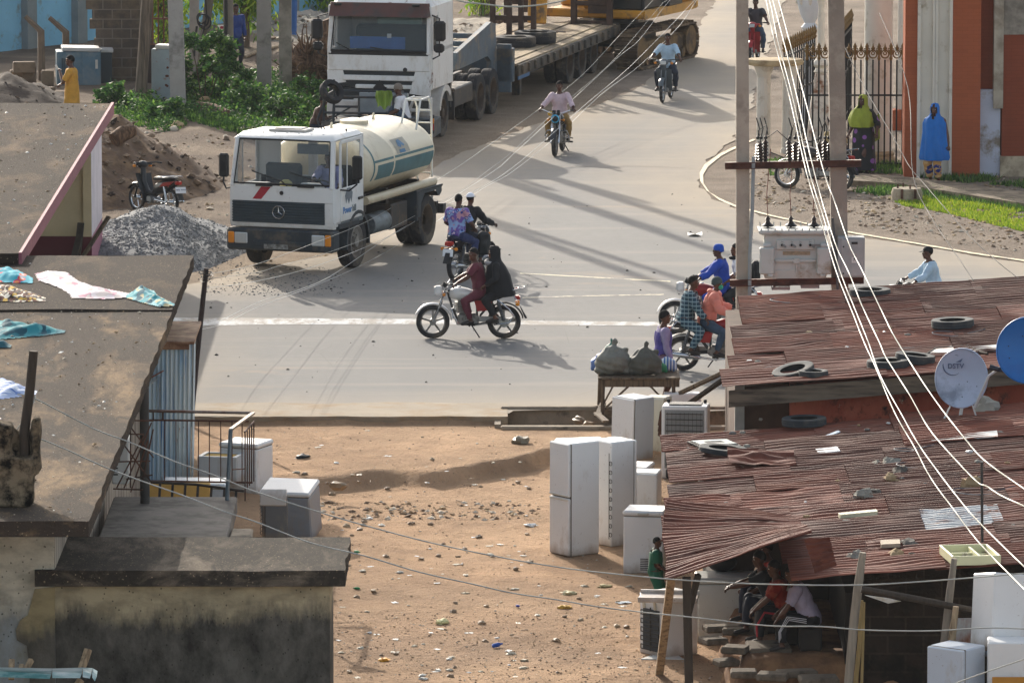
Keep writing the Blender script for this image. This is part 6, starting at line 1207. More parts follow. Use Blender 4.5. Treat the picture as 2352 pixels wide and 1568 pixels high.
def chest(loc, rz, label, w=.9, d=.55, h=.85, col='#d3d4d4', lidcol=None, lid=True, vent=False, coil=False, hinges=False, rx=0, ry=0, inner=None, group='discarded fridges and freezers'):
 T_ = thing('chest_freezer', label, 'chest freezer', loc, rz, group, rx, ry); c = encol(col)
 m = MB(); hb = h - (.09 if lid else 0)
 if inner:
  tk = .06; m.box((0, -d / 2 + tk / 2, hb / 2), (w, tk, hb), b=.01); m.box((0, d / 2 - tk / 2, hb / 2), (w, tk, hb), b=.01); m.box((-w / 2 + tk / 2, 0, hb / 2), (tk, d - 2 * tk, hb - .004)); m.box((w / 2 - tk / 2, 0, hb / 2), (tk, d - 2 * tk, hb - .004)); m.box((0, 0, .05), (w - .1, d - .1, .1)); obj('cabinet', m, c, T_, 30)
  m = MB(); m.box((0, 0, hb * .55), (w - .13, d - .13, hb * .8)); obj('foam_lining', m, M(inner, .9, var=.15, name='foam'), T_)
 else: m.box((0, 0, hb / 2), (w, d, hb), b=.02); obj('cabinet', m, c, T_, 30)
 if lid:
  m = MB(); m.box((0, 0, h - .045), (w + .02, d + .02, .075), b=.022); ld = obj('lid', m, encol(lidcol or col), T_, 30); m = MB(); m.box((0, 0, h - .088), (w - .02, d - .02, .012)); obj('gasket', m, GASK, T_)
  m = MB(); m.box((0, -d / 2 - .022, h - .05), (.16, .03, .035), b=.008); obj('handle', m, M('#b9b7ae', .5, name='handle'), ld, 30)
 if vent:
  m = MB(); m.box((w * .12, -d / 2 - .004, .16), (w * .66, .01, .24), b=.003); vg = obj('vent_grille', m, c, T_); m = MB()
  for k in range(7): m.box((w * .03, -d / 2 - .012, .075 + .026 * k), (w * .2, .006, .012)); m.box((w * .27, -d / 2 - .012, .075 + .026 * k), (w * .2, .006, .012))
  obj('slot', m, BLK, vg)
 if coil:
  m = MB(); m.box((-w / 2 - .004, 0, h * .42), (.01, d * .66, h * .66)); bp = obj('rear_panel', m, M('#4f5254', .7, name='dark panel'), T_); m = MB(); n = 9; pts = []
  for k in range(n + 1): z = h * (.1 + .62 * k / n); s = (-1) ** k; pts += [(-w / 2 - .03, -s * d * .36, z), (-w / 2 - .03, s * d * .36, z)]
  m.tube(pts, .008, 6); m.tube([(-w / 2 - .02, 0, h * .08), (-w / 2 - .02, 0, h * .78)], .01, 5); obj('condenser_coil', m, COILM, bp, 40)
 if hinges:
  for y in (-.12, .12): m = MB(); m.tube([(-w / 2 - .0, y, h - .02), (-w / 2 - .05, y, h - .05), (-w / 2 - .03, y, h - .2)], .022, 8); obj('hinge', m, M('#c9c4b4', .5, name='hinge'), T_, 40)
 return T_
def ga(px, py, z=ALZ): return G(px, py, z)
fridge(ga(1320, 1270), R(-54), 'tall two door white fridge standing on the dirt, nearest the alley', .47, .57, 1.66, '#d4d6da', .52)
fridge(ga(1410, 1248), R(128), 'tall white fridge with wire loops down its edge behind the two door fridge', .46, .5, 1.55, '#cfd3d8', 0, True, False, True)
fridge(ga(1452, 1052, -.34), R(-46), 'pale grey fridge with white door leaning behind the tall pair', .48, .5, 1.0, '#b9c0c6', 0, doorcol='#d0d2d2', ry=.03)
fridge(ga(1575, 1095, -.34), R(173), 'white fridge showing its black condenser coil and upturned feet', .72, .5, 1.15, '#cfd0cd', 0, False, True, feet=True)
fridge(ga(1567, 985, -.25), R(3), 'white cabinet end standing behind the coil backed fridge', .60, .3, .60, '#d6d4cc', 0, False)
fridge(ga(1510, 1040, -.34), R(-20), 'rust eaten cream fridge wedged between the grey fridge and the coil', .36, .4, .92, '#c9c3b2', 0, True, rust=True)
chest(ga(1340, 1085), R(14), 'white freezer lying flat behind the tall two door fridge', .72, .7, .52, '#d8d8d4')
chest(ga(1462, 1150), R(-12), 'low white freezer with clean lid behind the plain fridge', .44, .6, .58, '#dcdedd')
fridge(ga(1472, 1205), R(-9), 'plain white fridge front between the tall pair and the tin roof', .56, .5, .82, '#cdd1d3', 0, True)
chest(ga(1484, 1312), R(-10), 'white chest freezer with a vent grille beside the boy in green', .58, .55, .93, '#d6d5d8', vent=True)
chest(ga(1410, 1110, -.34), R(30), 'cream freezer body squeezed between the fridges', .5, .4, .7, '#c9c7bf')
chest(ga(1536, 1500), R(36), 'white freezer with coil panel on its side behind the leaning timber posts', .58, .54, .84, '#cfcfcb', coil=True, hinges=True)
m = MB(); p = ga(1536, 1372, .54); m.box((0, 0, 0), (.78, .5, .03), b=.008); m.box((0, -.23, .03), (.78, .03, .05)); m.box((0, .23, .03), (.78, .03, .05)); o_ = obj('freezer_lid', m, encol('#cfd0cb'), None, 30, p, R(-6)); o_.rotation_euler[0] = .05; tag(o_, 'loose white freezer lid lying on the coil sided freezer', 'freezer lid')
chest(ga(1670, 1468), R(1), 'long white chest freezer in the shade under the tin roof', .84, .6, .9, '#b9bbb9')
m = MB(); p = ga(1520, 1512); m.prism([(-.28, -.1, 0), (.30, -.16, 0), (.22, .16, 0), (-.12, .2, 0)], (0, 0, .02)); tag(obj('broken_panel', m, WHT, None, None, p), 'white broken panel on the ground below the coil sided freezer', 'panel')
# freezers by the porch
chest(ga(566, 1128), R(-22), 'white chest freezer with clean lid seen through the railing bars', .64, .6, .80, '#cfd2d0', '#e0e0da')
FB_ = chest(ga(672, 1228), R(-14), 'grey chest freezer with white lid leaning beside the porch steps', .76, .58, .80, '#8b9097', '#dedfdb', rx=.22)
fridge(ga(632, 1240, -.2), R(8), 'small dark backed fridge with coils under a white panel by the steps', .34, .4, .68, '#5c5d5e', 0, True, False, True)
m = MB(); p = A(628, 1142, 88.6); m.box((0, 0, 0), (.36, .03, .24), b=.006, rx=-.5); tag(obj('white_panel', m, encol('#d9d6e0'), None, None, p, R(-4)), 'small white panel lying on top of the dark backed fridge', 'panel')
chest(A(448, 1128, 94.2) - V((0, 0, .45)), R(-4), 'pale blue lidded freezer low behind the railing', .95, .6, .62, '#b4bfc8', '#c9d6df')
chest(ga(508, 1105, -.1), R(-12), 'gutted freezer with yellow foam inside behind the pale blue lid', .62, .5, .42, '#bcc3c6', lid=False, inner='#cfa95a')
m = MB(); p = A(410, 1126, 92.9); m.box((0, 0, 0), (.92, .12, .22), b=.015); tag(obj('foam_slab', m, M('#c9a258', .9, var=.15, name='foam'), None, 30, p), 'yellow foam slab lying along the porch edge below the railing', 'foam slab')
# ---------------- tables, sacks, boards by the road
p = G(1466, 938); TB = thing('wooden_table', 'rough wooden table with braced legs over the roadside drain', 'table', (p.x, p.y - .1, 0), 0); TZ = .60
m = MB()
for k in range(4): m.box((0, -.42 + .28 * k, TZ - .015), (1.34, .27, .035), b=.005)
obj('tabletop', m, WOOD, TB); m = MB(); m.box((.05, -.5, TZ - .09), (1.22, .04, .13), b=.006); m.box((.05, .5, TZ - .09), (1.22, .04, .13), b=.006); obj('apron', m, WOOD, TB, 30)
for x, y in ((-.58, -.46), (.56, -.46), (-.62, .46), (.58, .46)): m = MB(); m.bar((x, y, TZ - .03), (x * 1.04, y, -.12), .06, .05, b=.005); obj('leg', m, WOOD, TB, 30)
for x0, x1 in ((-.12, -.56), (.14, .54), (-.4, -.62)): m = MB(); m.bar((x0, -.47, TZ - .1), (x1, -.45, .08), .05, .03); obj('brace', m, WOOD, TB)
def sack(loc, w, hh, mat, label, seed, tied=True, cat='sack', grp='tied sacks on the wooden table', squash=1):
 m = MB(); m.ball((0, 0, hh * .34), (w * .5, w * .36 * squash, hh * .36), 18, 12, noise=.10, ns=2.4, seed=seed)
 for s in (-1, 1): m.ball((s * w * .36, .0, hh * .13), (w * .16, w * .22 * squash, hh * .14), 10, 8)
 if tied: m.ball((0, 0, hh * .62), (w * .26, w * .22, hh * .16), 12, 8); m.cone((0, 0, hh * .7), (.0, 0, hh * .80), w * .14, w * .055, 10); m.ball((.02, 0, hh * .88), (w * .09, w * .07, hh * .09), 10, 8, noise=.4, ns=2, seed=seed); m.ball((w * .3, .02, hh * .66), (w * .12, w * .1, hh * .07), 8, 6)
 o = blob('sack', m, .018, mat, None, 2, .02, 9, loc)
 me = o.data
 for v in me.vertices:
  a = math.atan2(v.co.y, v.co.x); k = max(0, min(1, (v.co.z / hh - .35) * 2.2)); f = 1 + .09 * k * math.sin(a * 9 + seed) + .02 * math.sin(v.co.z * 60 + a * 3); v.co.x *= f; v.co.y *= f
  if v.co.z < .02: v.co.z = max(v.co.z, -.005)
 return tag(o, label, cat, grp)
SKM = M('#757871', .7, var=.25, scale=5, dirt='#55554e', dirtamt=.3, bump=.5, name='grey woven sack'); SKM2 = M('#555750', .7, var=.2, scale=5, bump=.2, name='dark woven sack')
tp = lambda x, y: (p.x + x, p.y - .1 + y, TZ + .005)
sack(tp(-.42, -.20), .60, .62, SKM, 'grey woven sack with a tall knotted neck on the left half of the table', 2)
sack(tp(.10, -.22), .56, .58, SKM2, 'darker woven sack with a squat knotted neck in the middle of the table', 5)
sack(tp(-.62, .22), .34, .36, M('#5a79b4', .5, var=.3, scale=6, name='blue bag'), 'blue plastic bag half hidden behind the left sack', 7)
sack(tp(-.46, .30), .34, .56, M('#3f7d70', .5, var=.3, name='green bag'), 'dull green bag showing above the left sack', 8)
sack(tp(-.16, .16), .32, .36, M('#2d9a68', .4, var=.2, name='green bag'), 'bright green plastic bag between the two grey sacks', 9, False)
sack(tp(.36, .02), .22, .26, M('#2f8a60', .45, var=.3, name='green bag'), 'small green bag at the right side of the dark sack', 10, False)
t = NT('striped bag'); wv = t.new('ShaderNodeTexWave', i_Scale=6.0, i_Distortion=.6); t.l.new(t.co, wv.inputs[0]); STRB = t.out(t.mix(t.ramp(wv.outputs[1], .45, .55), lin('#3f6cae'), lin('#c9d3dc')), .5)
sack(tp(.48, .20), .30, .34, STRB, 'blue and white striped bag on the right end of the table', 11, False)
for i, (a, b) in enumerate([((1563, 902), (1660, 856)), ((1580, 928), (1660, 870))]):
 m = MB(); m.bar(A(*a, 104.4), A(b[0] + 12, b[1] - 6, 103.2), .09, .06, b=.008); tag(obj('beam', m, WOOD if i == 0 else WOODD, smooth=30), ['upper weathered beam jutting out from under the tin roof', 'lower dark beam jutting out from under the tin roof'][i], 'beam', 'beams under the tin roof')
for i, (a, b) in enumerate([((1352, 948), (1390, 955)), ((1370, 962), (1392, 990)), ((1372, 970), (1385, 948))]):
 m = MB(); m.bar(G(*a, -.1) + V((0, 0, .1)), G(*b, -.1) + V((0, 0, .16)), .1, .03); tag(obj('board', m, WOOD), 'weathered board end lying below the table by the drain', 'board', 'boards below the table')
# ---------------- tin roofed shacks
def rusty(f, g):
  t = NT('rusty corrugated iron'); L_ = lambda h: tuple(x * f * q for x, q in zip(lin(h), g)); k = t.mix(t.ramp(t.noise(2.2, 7, .66, (.5, 1.2, 1)), .34, .66), L_('#5f382c'), L_('#8c5745')); k = t.mix(t.ramp(t.noise(1.2, 6, .7, (.4, 1, 1)), .55, .7, 0, .6), k, L_('#9a6a52'))
  k = t.mix(t.ramp(t.noise(5, 5, .7, (.5, 3, 1)), .60, .72, 0, .55), k, L_('#3a231b')); k = t.mix(t.ramp(t.noise(1.8, 6, .75, (.3, 2.5, 1)), .66, .72, 0, .75), k, lin('#8d8782')); t.bump(t.noise(30, 4), .3, .01)
  return t.out(k, .72, .1, .3)
TIN = rusty(.60, (1.15, .9, .8)); TINS = [TIN, TIN, rusty(.40, (1.1, .9, .82)), rusty(.50, (1, .95, .92)), rusty(.80, (1.15, .9, .8))]; TINP = M('#b4b9bb', .45, .5, var=.2, dirt='#6d4535', dirtamt=.35, dscale=3, name='newer tin')
t = NT('red stained wall'); k = t.mix(t.ramp(t.noise(1.6, 7, .7, (1, 1, .6)), .40, .6), lin('#93402c'), lin('#a8573f')); k = t.mix(t.ramp(t.noise(1.9, 7, .72, (1, 1, .7)), .53, .62, 0, .95), k, lin('#15110e')); k = t.mix(t.ramp(t.noise(4.5, 6, .7), .62, .68, 0, .8), k, lin('#a9a184')); REDW = t.out(k, .9)
def zplane(P0, P1, P2):                     # height field through three points
 a, b, c = map(V, (P0, P1, P2)); n = (b - a).cross(c - a); return lambda x, y: a.z - (n.x * (x - a.x) + n.y * (y - a.y)) / n.z
# far shack
Ya, Yb_ = 95.2, 104.2
U = thing('tin_roof_shop', 'red walled shop under a rusty corrugated roof strewn with tyres', 'shop')
UL0, UL1 = A(1655, 900, Ya), A(1716, 690, Yb_); UR1 = A(2352, 640, Yb_); UR0 = A(2352, 805, Ya)
zU = zplane(UL0, UL1, UR1)
def roofpt(z, x, y, dz=0): return V((x, y, z(x, y) + dz))
def sheets(root, zf, xl, xr, y0, y1, nstrip, sheetw, mat, seed, left=None, skip=None, dzs=.02):
 # ridges run along x (the fall of the roof); strips side by side along y, sheets end to end along x with overlaps
 r = random.Random(seed); xL = xl
 ys_ = np.linspace(y0, y1, nstrip + 1)
 for i in range(nstrip):
  x = xl(ys_[i]) - .0 + r.uniform(-.06, .08); first = True
  while x < xr:
   x2 = min(xr + .3, x + sheetw * r.uniform(.6, 1.35) + (r.uniform(-.6, .3) if first else 0)); lift = dzs * (1 if first else 0) + r.uniform(0, .03) + .014 * ((i + int(first)) % 2); first = False
   a, b = ys_[i] - .05, ys_[i + 1] + .06; tw = r.uniform(-.015, .02)
   if skip and skip(x, x2, a, b): x = x2 - .12; continue
   m = MB(); corr(m, roofpt(zf, x, a, lift + .02), roofpt(zf, x, b, lift + .03 + tw), roofpt(zf, x2, b, lift + .0 + tw), roofpt(zf, x2, a, lift), max(3, int((b - a) / r.uniform(.13, .19))), r.uniform(.020, .028), (0, 0, 1), 6, 14, .022, seed + i * 3.1 + x, .8)
   obj('roof_sheet', m, r.choice(mat) if r.random() > .05 else TINP, root, 60, recalc=False); x = x2 - .14
xlU = lambda y: UL0.x + (UL1.x - UL0.x) * (y - Ya) / (Yb_ - Ya)
sheets(U, zU, xlU, UR1.x + 1.2, Ya, Yb_, 6, 2.0, TINS, 5)
m = MB(); zb = lambda x: zU(x, Ya)
m.hexa([*[V((x_, y_, zb(x_) + z_)) for z_ in (-.24, .005) for x_, y_ in ((UL0.x + .12, Ya + .0), (UR0.x + 2, Ya + .0), (UR0.x + 2, Ya + .05), (UL0.x + .12, Ya + .05))]]); obj('fascia_board', m, M('#6b5f50', .9, var=.3, scale=3, stretch=(.4, 1, 4), dirt='#3d352d', dirtamt=.4, name='grey fascia'), U)
xw0 = A(1815, 950, Ya + .5).x; m = MB()
for a, b, mt in ((xw0, UR0.x + 2, 0),):
 m.hexa([V((a, Ya + .5, -.4)), V((b, Ya + .5, -.4)), V((b, Yb_ - .3, -.4)), V((a, Yb_ - .3, -.4)), V((a, Ya + .5, zU(a, Ya + .5) - .06)), V((b, Ya + .5, zU(b, Ya + .5) - .06)), V((b, Yb_ - .3, zU(b, Yb_) - .06)), V((a, Yb_ - .3, zU(a, Yb_) - .06))])
obj('wall', m, REDW, U); xd = A(1706, 950, Ya + .6).x
m = MB(); m.hexa([V((xd, Ya + .9, -.4)), V((xw0, Ya + .9, -.4)), V((xw0, Yb_ - .4, -.4)), V((xd, Yb_ - .4, -.4)), V((xd, Ya + .9, zU(xd, Ya) - .08)), V((xw0, Ya + .9, zU(xw0, Ya) - .08)), V((xw0, Yb_ - .4, zU(xw0, Yb_) - .08)), V((xd, Yb_ - .4, zU(xd, Yb_) - .08))]); obj('side_room', m, M('#4d3a2e', .9, var=.3, name='brown boards'), U)
m = MB(); m.box((xd - .04, Ya + .82, .7), (.14, .14, 2.3)); obj('pillar', m, M('#8f8f8a', .9, var=.2, name='grey pillar'), U)
# near shack
Yc, Yd = 82.0, 94.9
S_ = thing('tin_roof_shack', 'patched rusty tin shack where people sit in the shade', 'shack')
SL0, SL1 = A(1528, 1322, Yc), A(1524, 1012, Yd); SR0 = A(2352, 1292, Yc); SR1 = A(2352, 932, Yd)
zS = zplane(SL1, SR1, SR0)
xS0 = A(1845, 1250, Yc).x
def xlS(y): return SL0.x + (SL1.x - SL0.x) * (y - Yc) / (Yd - Yc)
def sk(x, x2, a, b): return x < xS0 - .25 and a < Yc + 4.2
# far part: level sheets, near left part: steeper drooping sheets
sheets(S_, zS, lambda y: (xlS(y) if y > Yc + 4.0 else xS0 - .15), SR1.x + 1.2, Yc, Yd, 9, 1.7, TINS, 11)
r = random.Random(12); hin = lambda y: roofpt(zS, xS0 + .1, y, .03)
ysn = np.linspace(Yc - .1, Yc + 4.5, 5)
for i in range(4):
 y0_, y1_ = ysn[i] - .05, ysn[i + 1] + .08; zl0 = A(1530, 1326 - 172 * (y0_ - Yc) / 4.4, y0_).z; zl1 = A(1530, 1326 - 172 * (y1_ - Yc) / 4.4, y1_).z
 a, b = V((xlS(y0_) + r.uniform(-.05, .05), y0_, zl0 + .02 * (i % 2))), V((xlS(y1_) + r.uniform(-.05, .05), y1_, zl1 + .02 * (i % 2)))
 m = MB(); hi0 = hin(y0_); hi1 = hin(y1_); hi0.z += .05 + .02 * (i % 2) + max(0, .60 * (1 - (y0_ - Yc) / 4.3)); hi1.z += .05 + .02 * (i % 2) + max(0, .60 * (1 - (y1_ - Yc) / 4.3)); corr(m, a, b, hi1, hi0, 8, .026, (0, 0, 1), 6, 14, .03, 40 + i, .5); obj('roof_sheet', m, TIN, S_, 60, recalc=False)
# eave pieces folding down over the seated people
m = MB(); a, b = A(1846, 1236, Yc - .12), A(1905, 1232, Yc - .12); c_, d_ = A(1922, 1298, Yc - .35), A(1872, 1316, Yc - .35); corr(m, a, d_, c_, b, 6, .012, None, 6, 8, .03, 77); obj('roof_sheet', m, TIN, S_, 60, recalc=False)
# walls, posts and rails of the near shack
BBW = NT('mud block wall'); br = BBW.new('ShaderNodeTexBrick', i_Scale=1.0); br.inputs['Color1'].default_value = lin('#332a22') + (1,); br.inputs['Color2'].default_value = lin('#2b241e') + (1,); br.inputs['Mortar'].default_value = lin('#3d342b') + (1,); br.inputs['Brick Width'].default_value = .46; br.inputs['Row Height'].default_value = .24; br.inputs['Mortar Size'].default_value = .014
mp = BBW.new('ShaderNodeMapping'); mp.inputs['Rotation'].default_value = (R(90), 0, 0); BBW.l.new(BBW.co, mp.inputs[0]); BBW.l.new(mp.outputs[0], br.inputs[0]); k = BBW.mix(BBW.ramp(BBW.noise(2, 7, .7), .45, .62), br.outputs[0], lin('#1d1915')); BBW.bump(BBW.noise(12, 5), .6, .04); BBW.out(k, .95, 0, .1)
xa_, xb_ = A(1975, 1400, Yc + .7).x, SR0.x + 1.5
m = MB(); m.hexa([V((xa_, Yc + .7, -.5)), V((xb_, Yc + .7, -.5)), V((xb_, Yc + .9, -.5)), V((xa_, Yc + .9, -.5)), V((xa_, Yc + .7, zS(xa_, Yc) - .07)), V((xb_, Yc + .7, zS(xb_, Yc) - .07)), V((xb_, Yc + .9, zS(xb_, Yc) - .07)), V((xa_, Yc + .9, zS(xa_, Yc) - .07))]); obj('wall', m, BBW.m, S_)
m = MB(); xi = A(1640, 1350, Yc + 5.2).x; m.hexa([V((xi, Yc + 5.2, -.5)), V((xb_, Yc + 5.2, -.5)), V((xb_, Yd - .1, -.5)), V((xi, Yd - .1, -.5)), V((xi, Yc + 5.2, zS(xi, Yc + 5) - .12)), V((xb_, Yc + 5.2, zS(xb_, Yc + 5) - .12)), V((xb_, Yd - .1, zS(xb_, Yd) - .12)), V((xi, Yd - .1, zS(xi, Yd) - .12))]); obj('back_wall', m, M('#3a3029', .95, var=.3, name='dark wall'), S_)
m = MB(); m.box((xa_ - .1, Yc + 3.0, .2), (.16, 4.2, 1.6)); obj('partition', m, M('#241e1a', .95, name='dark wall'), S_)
for (a, b, w_, mt, lb, yy) in [((1542, 1325), (1512, 1532), .105, WOODP, 2.3, Yc + .1), ((1577, 1325), (1584, 1600), .11, WOODD, .3, Yc + .05), ((1604, 1318), (1582, 1372), .07, WOODD, .2, Yc + .4)]:
 m = MB(); m.bar(A(*b, yy + lb) - V((0, 0, .2)), A(*a, yy), w_, .07, b=.008); obj('post', m, mt, S_, 30)
def pt(m, pts, rr, yy, n=9): m.tube([A(x, y, yy) for x, y in pts], rr, n); return m
for (pts, r0_, mt, lb, yy) in [([(1982, 1268), (1972, 1340), (1962, 1420), (1946, 1600)], .058, M('#8d8476', .85, var=.25, stretch=(6, 6, .6), name='bare timber'), 'tall pale timber post with a forked top at the shack corner', 81.3),
  ([(2192, 1282), (2182, 1360), (2168, 1480), (2150, 1600)], .05, M('#7d756a', .85, var=.25, stretch=(6, 6, .6), name='bare timber'), 'pale timber post standing right of the cream plastic tray', 81.1),
  ([(2196, 1392), (2186, 1470), (2172, 1600)], .05, WOODP, 'short tan timber post crossing the dark rail', 80.7)]:
 tag(obj('timber_post', pt(MB(), pts, [r0_ * .75] + [r0_] * (len(pts) - 1), yy), mt, smooth=50), lb, 'post', 'timber posts of the shack')
for pts, rr, mt, lb, yy in [([(1978, 1352), (2120, 1378), (2352, 1425), (2400, 1432)], .045, WOODD, 'dark sloping rail tied across the timber posts', 81.0), ([(2150, 1494), (2260, 1500), (2400, 1508)], .035, M('#6d747c', .8, name='grey timber'), 'grey rail across the discarded fridges in the near corner', 80.3)]:
 tag(obj('timber_rail', pt(MB(), pts, rr, yy), mt, smooth=50), lb, 'rail')
m = MB(); pt(m, [(1978, 1378), (1975, 1470), (1962, 1600)], .03, 81.45, 6); pt(m, [(1984, 1382), (1982, 1470), (1978, 1600)], .02, 81.45, 6); tag(obj('cane_bundle', m, M('#a08a5c', .8, name='cane'), smooth=50), 'strip of split cane tied beside the tall pale post', 'cane')
fridge(A(2318, 1475, 80.6) - V((0, 0, .1)), R(24), 'tilted white fridge body propped up in the near corner', .8, .62, .95, '#d0d4dc', 0, False, rx=-.18, ry=.14)
fridge(A(2196, 1600, 80.2), R(-38), 'white fridge with open hatch below the grey rail', .55, .5, .66, '#c2cbd6', 0, True)
fridge(A(2318, 1610, 80.0), R(-3), 'white cooker shaped cabinet with an amber panel at the frame corner', .55, .5, .78, '#cfd3d8', 0, False)
m = MB(); q = A(2316, 1562, 79.65); m.box((0, 0, 0), (.40, .02, .09)); tag(obj('amber_panel', m, M('#b9812f', .6, name='amber'), None, None, q), 'amber strip panel on the cabinet at the frame corner', 'panel')
m = MB(); q = A(2226, 1458, 81.6); m.box((0, 0, 0), (.42, .03, .44), rz=.1); tag(obj('rusted_sheet', m, M('#aab0b4', .6, var=.1, dirt='#7a4526', dirtamt=.55, dscale=2.6, stretch=(1, 1, .5), name='rust streaked sheet'), None, None, q), 'rust streaked white sheet between the posts below the dark rail', 'metal sheet')
m = MB(); m.prism([A(1986, 1366, 81.4), A(2040, 1373, 81.4), A(2070, 1380, 81.4), A(2040, 1385, 81.4)], (0, .01, 0)); tag(obj('paper_scrap', m, WHT), 'white torn sheet hanging under the dark sloping rail', 'scrap')
# stepped stone terrace under the seated people
TZ2 = .15; ter = thing('stone_terrace', 'broken stone and earth terrace below the seated people', 'terrace'); earth = M('#6d4f38', .95, var=.3, scale=3, dirt='#8d6a4a', bump=.8, bscale=14, name='red earth'); stn = M('#6d6356', .92, var=.25, scale=4, dirt='#4a4238', dirtamt=.35, bump=.5, name='flat stone')
m = MB()
def terr(u, v):
 x = A(1640, 1450, 84).x + (3.2) * u; y = 82.2 + 6 * v; e = sst(0, .16, np.array(v + .06 * mnoise.noise(V((x * 2, 0, 3))))); f = sst(0, .12, np.array(u + .05 * mnoise.noise(V((y * 1.4, 2, 3)))))
 return V((x - .08 * mnoise.noise(V((y * 2, 1, 1))), y, -.55 + (TZ2 + .55) * float(e * f) + .03 * mnoise.noise(V((x * 3, y * 2, 0)))))
m.grid(terr, 44, 44); obj('earth_bank', m, earth, ter, 180, recalc=False)
for i, (x, y, w_, d_, rz) in enumerate([(1660, 1442, .5, .3, .2), (1712, 1447, .6, .35, -.1), (1765, 1486, .55, .5, .1), (1638, 1470, .3, .4, .3), (1690, 1490, .34, .3, -.3), (1735, 1515, .36, .3, .2), (1790, 1510, .5, .35, .1), (1668, 1520, .3, .25, .4), (1708, 1545, .34, .25, 0), (1830, 1545, .5, .3, .2), (1775, 1552, .4, .3, -.2), (1880, 1560, .5, .3, .1)]):
 q = G(x, y, TZ2 + (.02 if y < 1500 else -.12)); m = MB(); m.box((0, 0, 0), (w_, d_, .09), b=.02); o_ = obj('step_stone', m, stn, ter, 30, q, rz); o_.rotation_euler[0] = .05 * ((i % 3) - 1)
p_ = A(1700, 1350, 88.0); m = MB(); m.box((0, 0, .15), (.36, .22, .3), b=.06); tag(obj('blue_can', m, M('#20407c', .4, name='blue tin'), None, 30, G(1690, 1308, .56) + V((0, .2, 0))), 'dark blue tin on the long shaded freezer', 'tin')
m = MB(); m.ball((0, 0, .1), (.2, .14, .11), noise=.2); tag(obj('black_bag', m, BLK, None, 60, G(1660, 1312, .56) + V((0, .1, 0))), 'black bag lying on the long shaded freezer', 'bag')
# ---------------- things lying on the tin roofs
def on(zf, px, py, dz=.06):
 z = 1.6
 for _ in range(6): q = G(px, py, z); z = zf(q.x, q.y) + dz
 return G(px, py, z)
r = random.Random(21)
for zf, x, y, rr, w_, tl, lb in [(zU, 1998, 670, .33, .11, (0, 0), 'thin tyre far up near the roof ridge crossed by the white cables'), (zU, 2188, 742, .33, .13, (0, -.04), 'tyre lying alone in the middle of the far tin roof'), (zU, 1868, 858, .22, .11, (0, 0), 'small tyre tucked under the tilted tyre on the far roof edge'), (zU, 1822, 853, .32, .12, (.14, -.24), 'tilted tyre resting on a small tyre at the far roof edge'), (zU, 2040, 834, .32, .12, (0, -.04), 'tyre at the far roof edge left of the grey dish'), (zU, 2102, 822, .30, .13, (0, .1), 'tyre overlapping its neighbour beside the grey dish'), (zS, 1847, 967, .33, .12, (0, -.03), 'tyre alone on the far edge of the near tin roof'), (zS, 1662, 1032, .36, .08, (0, .08), 'thin tyre half hidden under a buckled sheet on the near roof')]:
 loose_tyre('old_tyre', lb, on(zf, x, y, w_ * .5 + .05), rr, w_, tl, group='old tyres on the tin roofs', mat=M('#33393d', .8, var=.25, dirt='#54524c', dirtamt=.3, name='weathered rubber'))
RK = [M('#8d8a80', .95, var=.3, bump=.5, name='roof rock'), M('#5a5650', .95, var=.3, bump=.5, name='roof rock'), M('#a08a68', .95, var=.3, bump=.5, name='roof rock')]
rocks = [(1987, 1140, .15, 0, 'pale pointed rock on the near roof beside a dark lump'), (2010, 1130, .10, 1, 'dark lump behind the pale pointed rock'), (2066, 1084, .17, 1, 'dark flat rock high on the near roof'), (2012, 1070, .10, 0, 'white stone at the left of a pale slab on the roof'), (2046, 1066, .14, 0, 'pale slab shaped stone near the roof middle'), (2048, 1103, .13, 2, 'tan stone below the dark flat rock'), (2232, 1113, .15, 2, 'rough round stone beside the thin roof pole'), (2250, 1066, .08, 0, 'pale ball shaped stone near the top of the thin pole'), (2086, 1248, .15, 1, 'dark ribbed rock near the eave'), (2060, 1276, .12, 2, 'tan pyramid shaped rock at the eave'), (2097, 1278, .09, 1, 'small dark rock at the eave right of the tan one'), (1968, 1282, .13, 0, 'white rock at the eave beside the tall post'), (2220, 1286, .11, 0, 'grey stone lying inside the cream tray'), (2270, 938, .20, 0, 'grey lump of concrete at the foot of the grey dish')]
for i, (x, y, s, k, lb) in enumerate(rocks):
 q = on(zS, x, y, s * .3); m = MB(); m.ball((0, 0, 0), (s, s * .8, s * (.75 if k != 1 else .5)), 9, 7, noise=.7, ns=1.5, seed=i * 3.3); tag(obj('roof_rock', m, RK[k], None, 15, q, r.uniform(0, 3)), lb, 'rock', 'rocks weighing down the tin roof')
for i in range(70):
 zf = zS if i % 3 else zU; x, y = (r.uniform(1560, 2340), r.uniform(960, 1290)) if i % 3 else (r.uniform(1700, 2340), r.uniform(700, 860))
 if zf is zS and x < 1850 and y > 1180: continue
 s = r.uniform(.02, .045); q = on(zf, x, y, s * .5 + .03); m = MB(); m.ball((0, 0, 0), (s * r.uniform(.8, 1.6), s, s * .6), 7, 5, noise=.5, seed=i); tag(obj('roof_pebble', m, r.choice([WHT, RK[2], RK[0], M('#6b6a66', .9)]), None, 30, q), 'small pale stone or scrap lying on the rusty tin roofs', 'pebble', 'small stones on the tin roofs')
def plate(zf, pts, mat, name, label, cat, dz=.05, th=.015):
 P = [on(zf, x, y, dz) for x, y in pts]; m = MB(); m.prism(P, (0, 0, th)); return tag(obj(name, m, mat), label, cat)
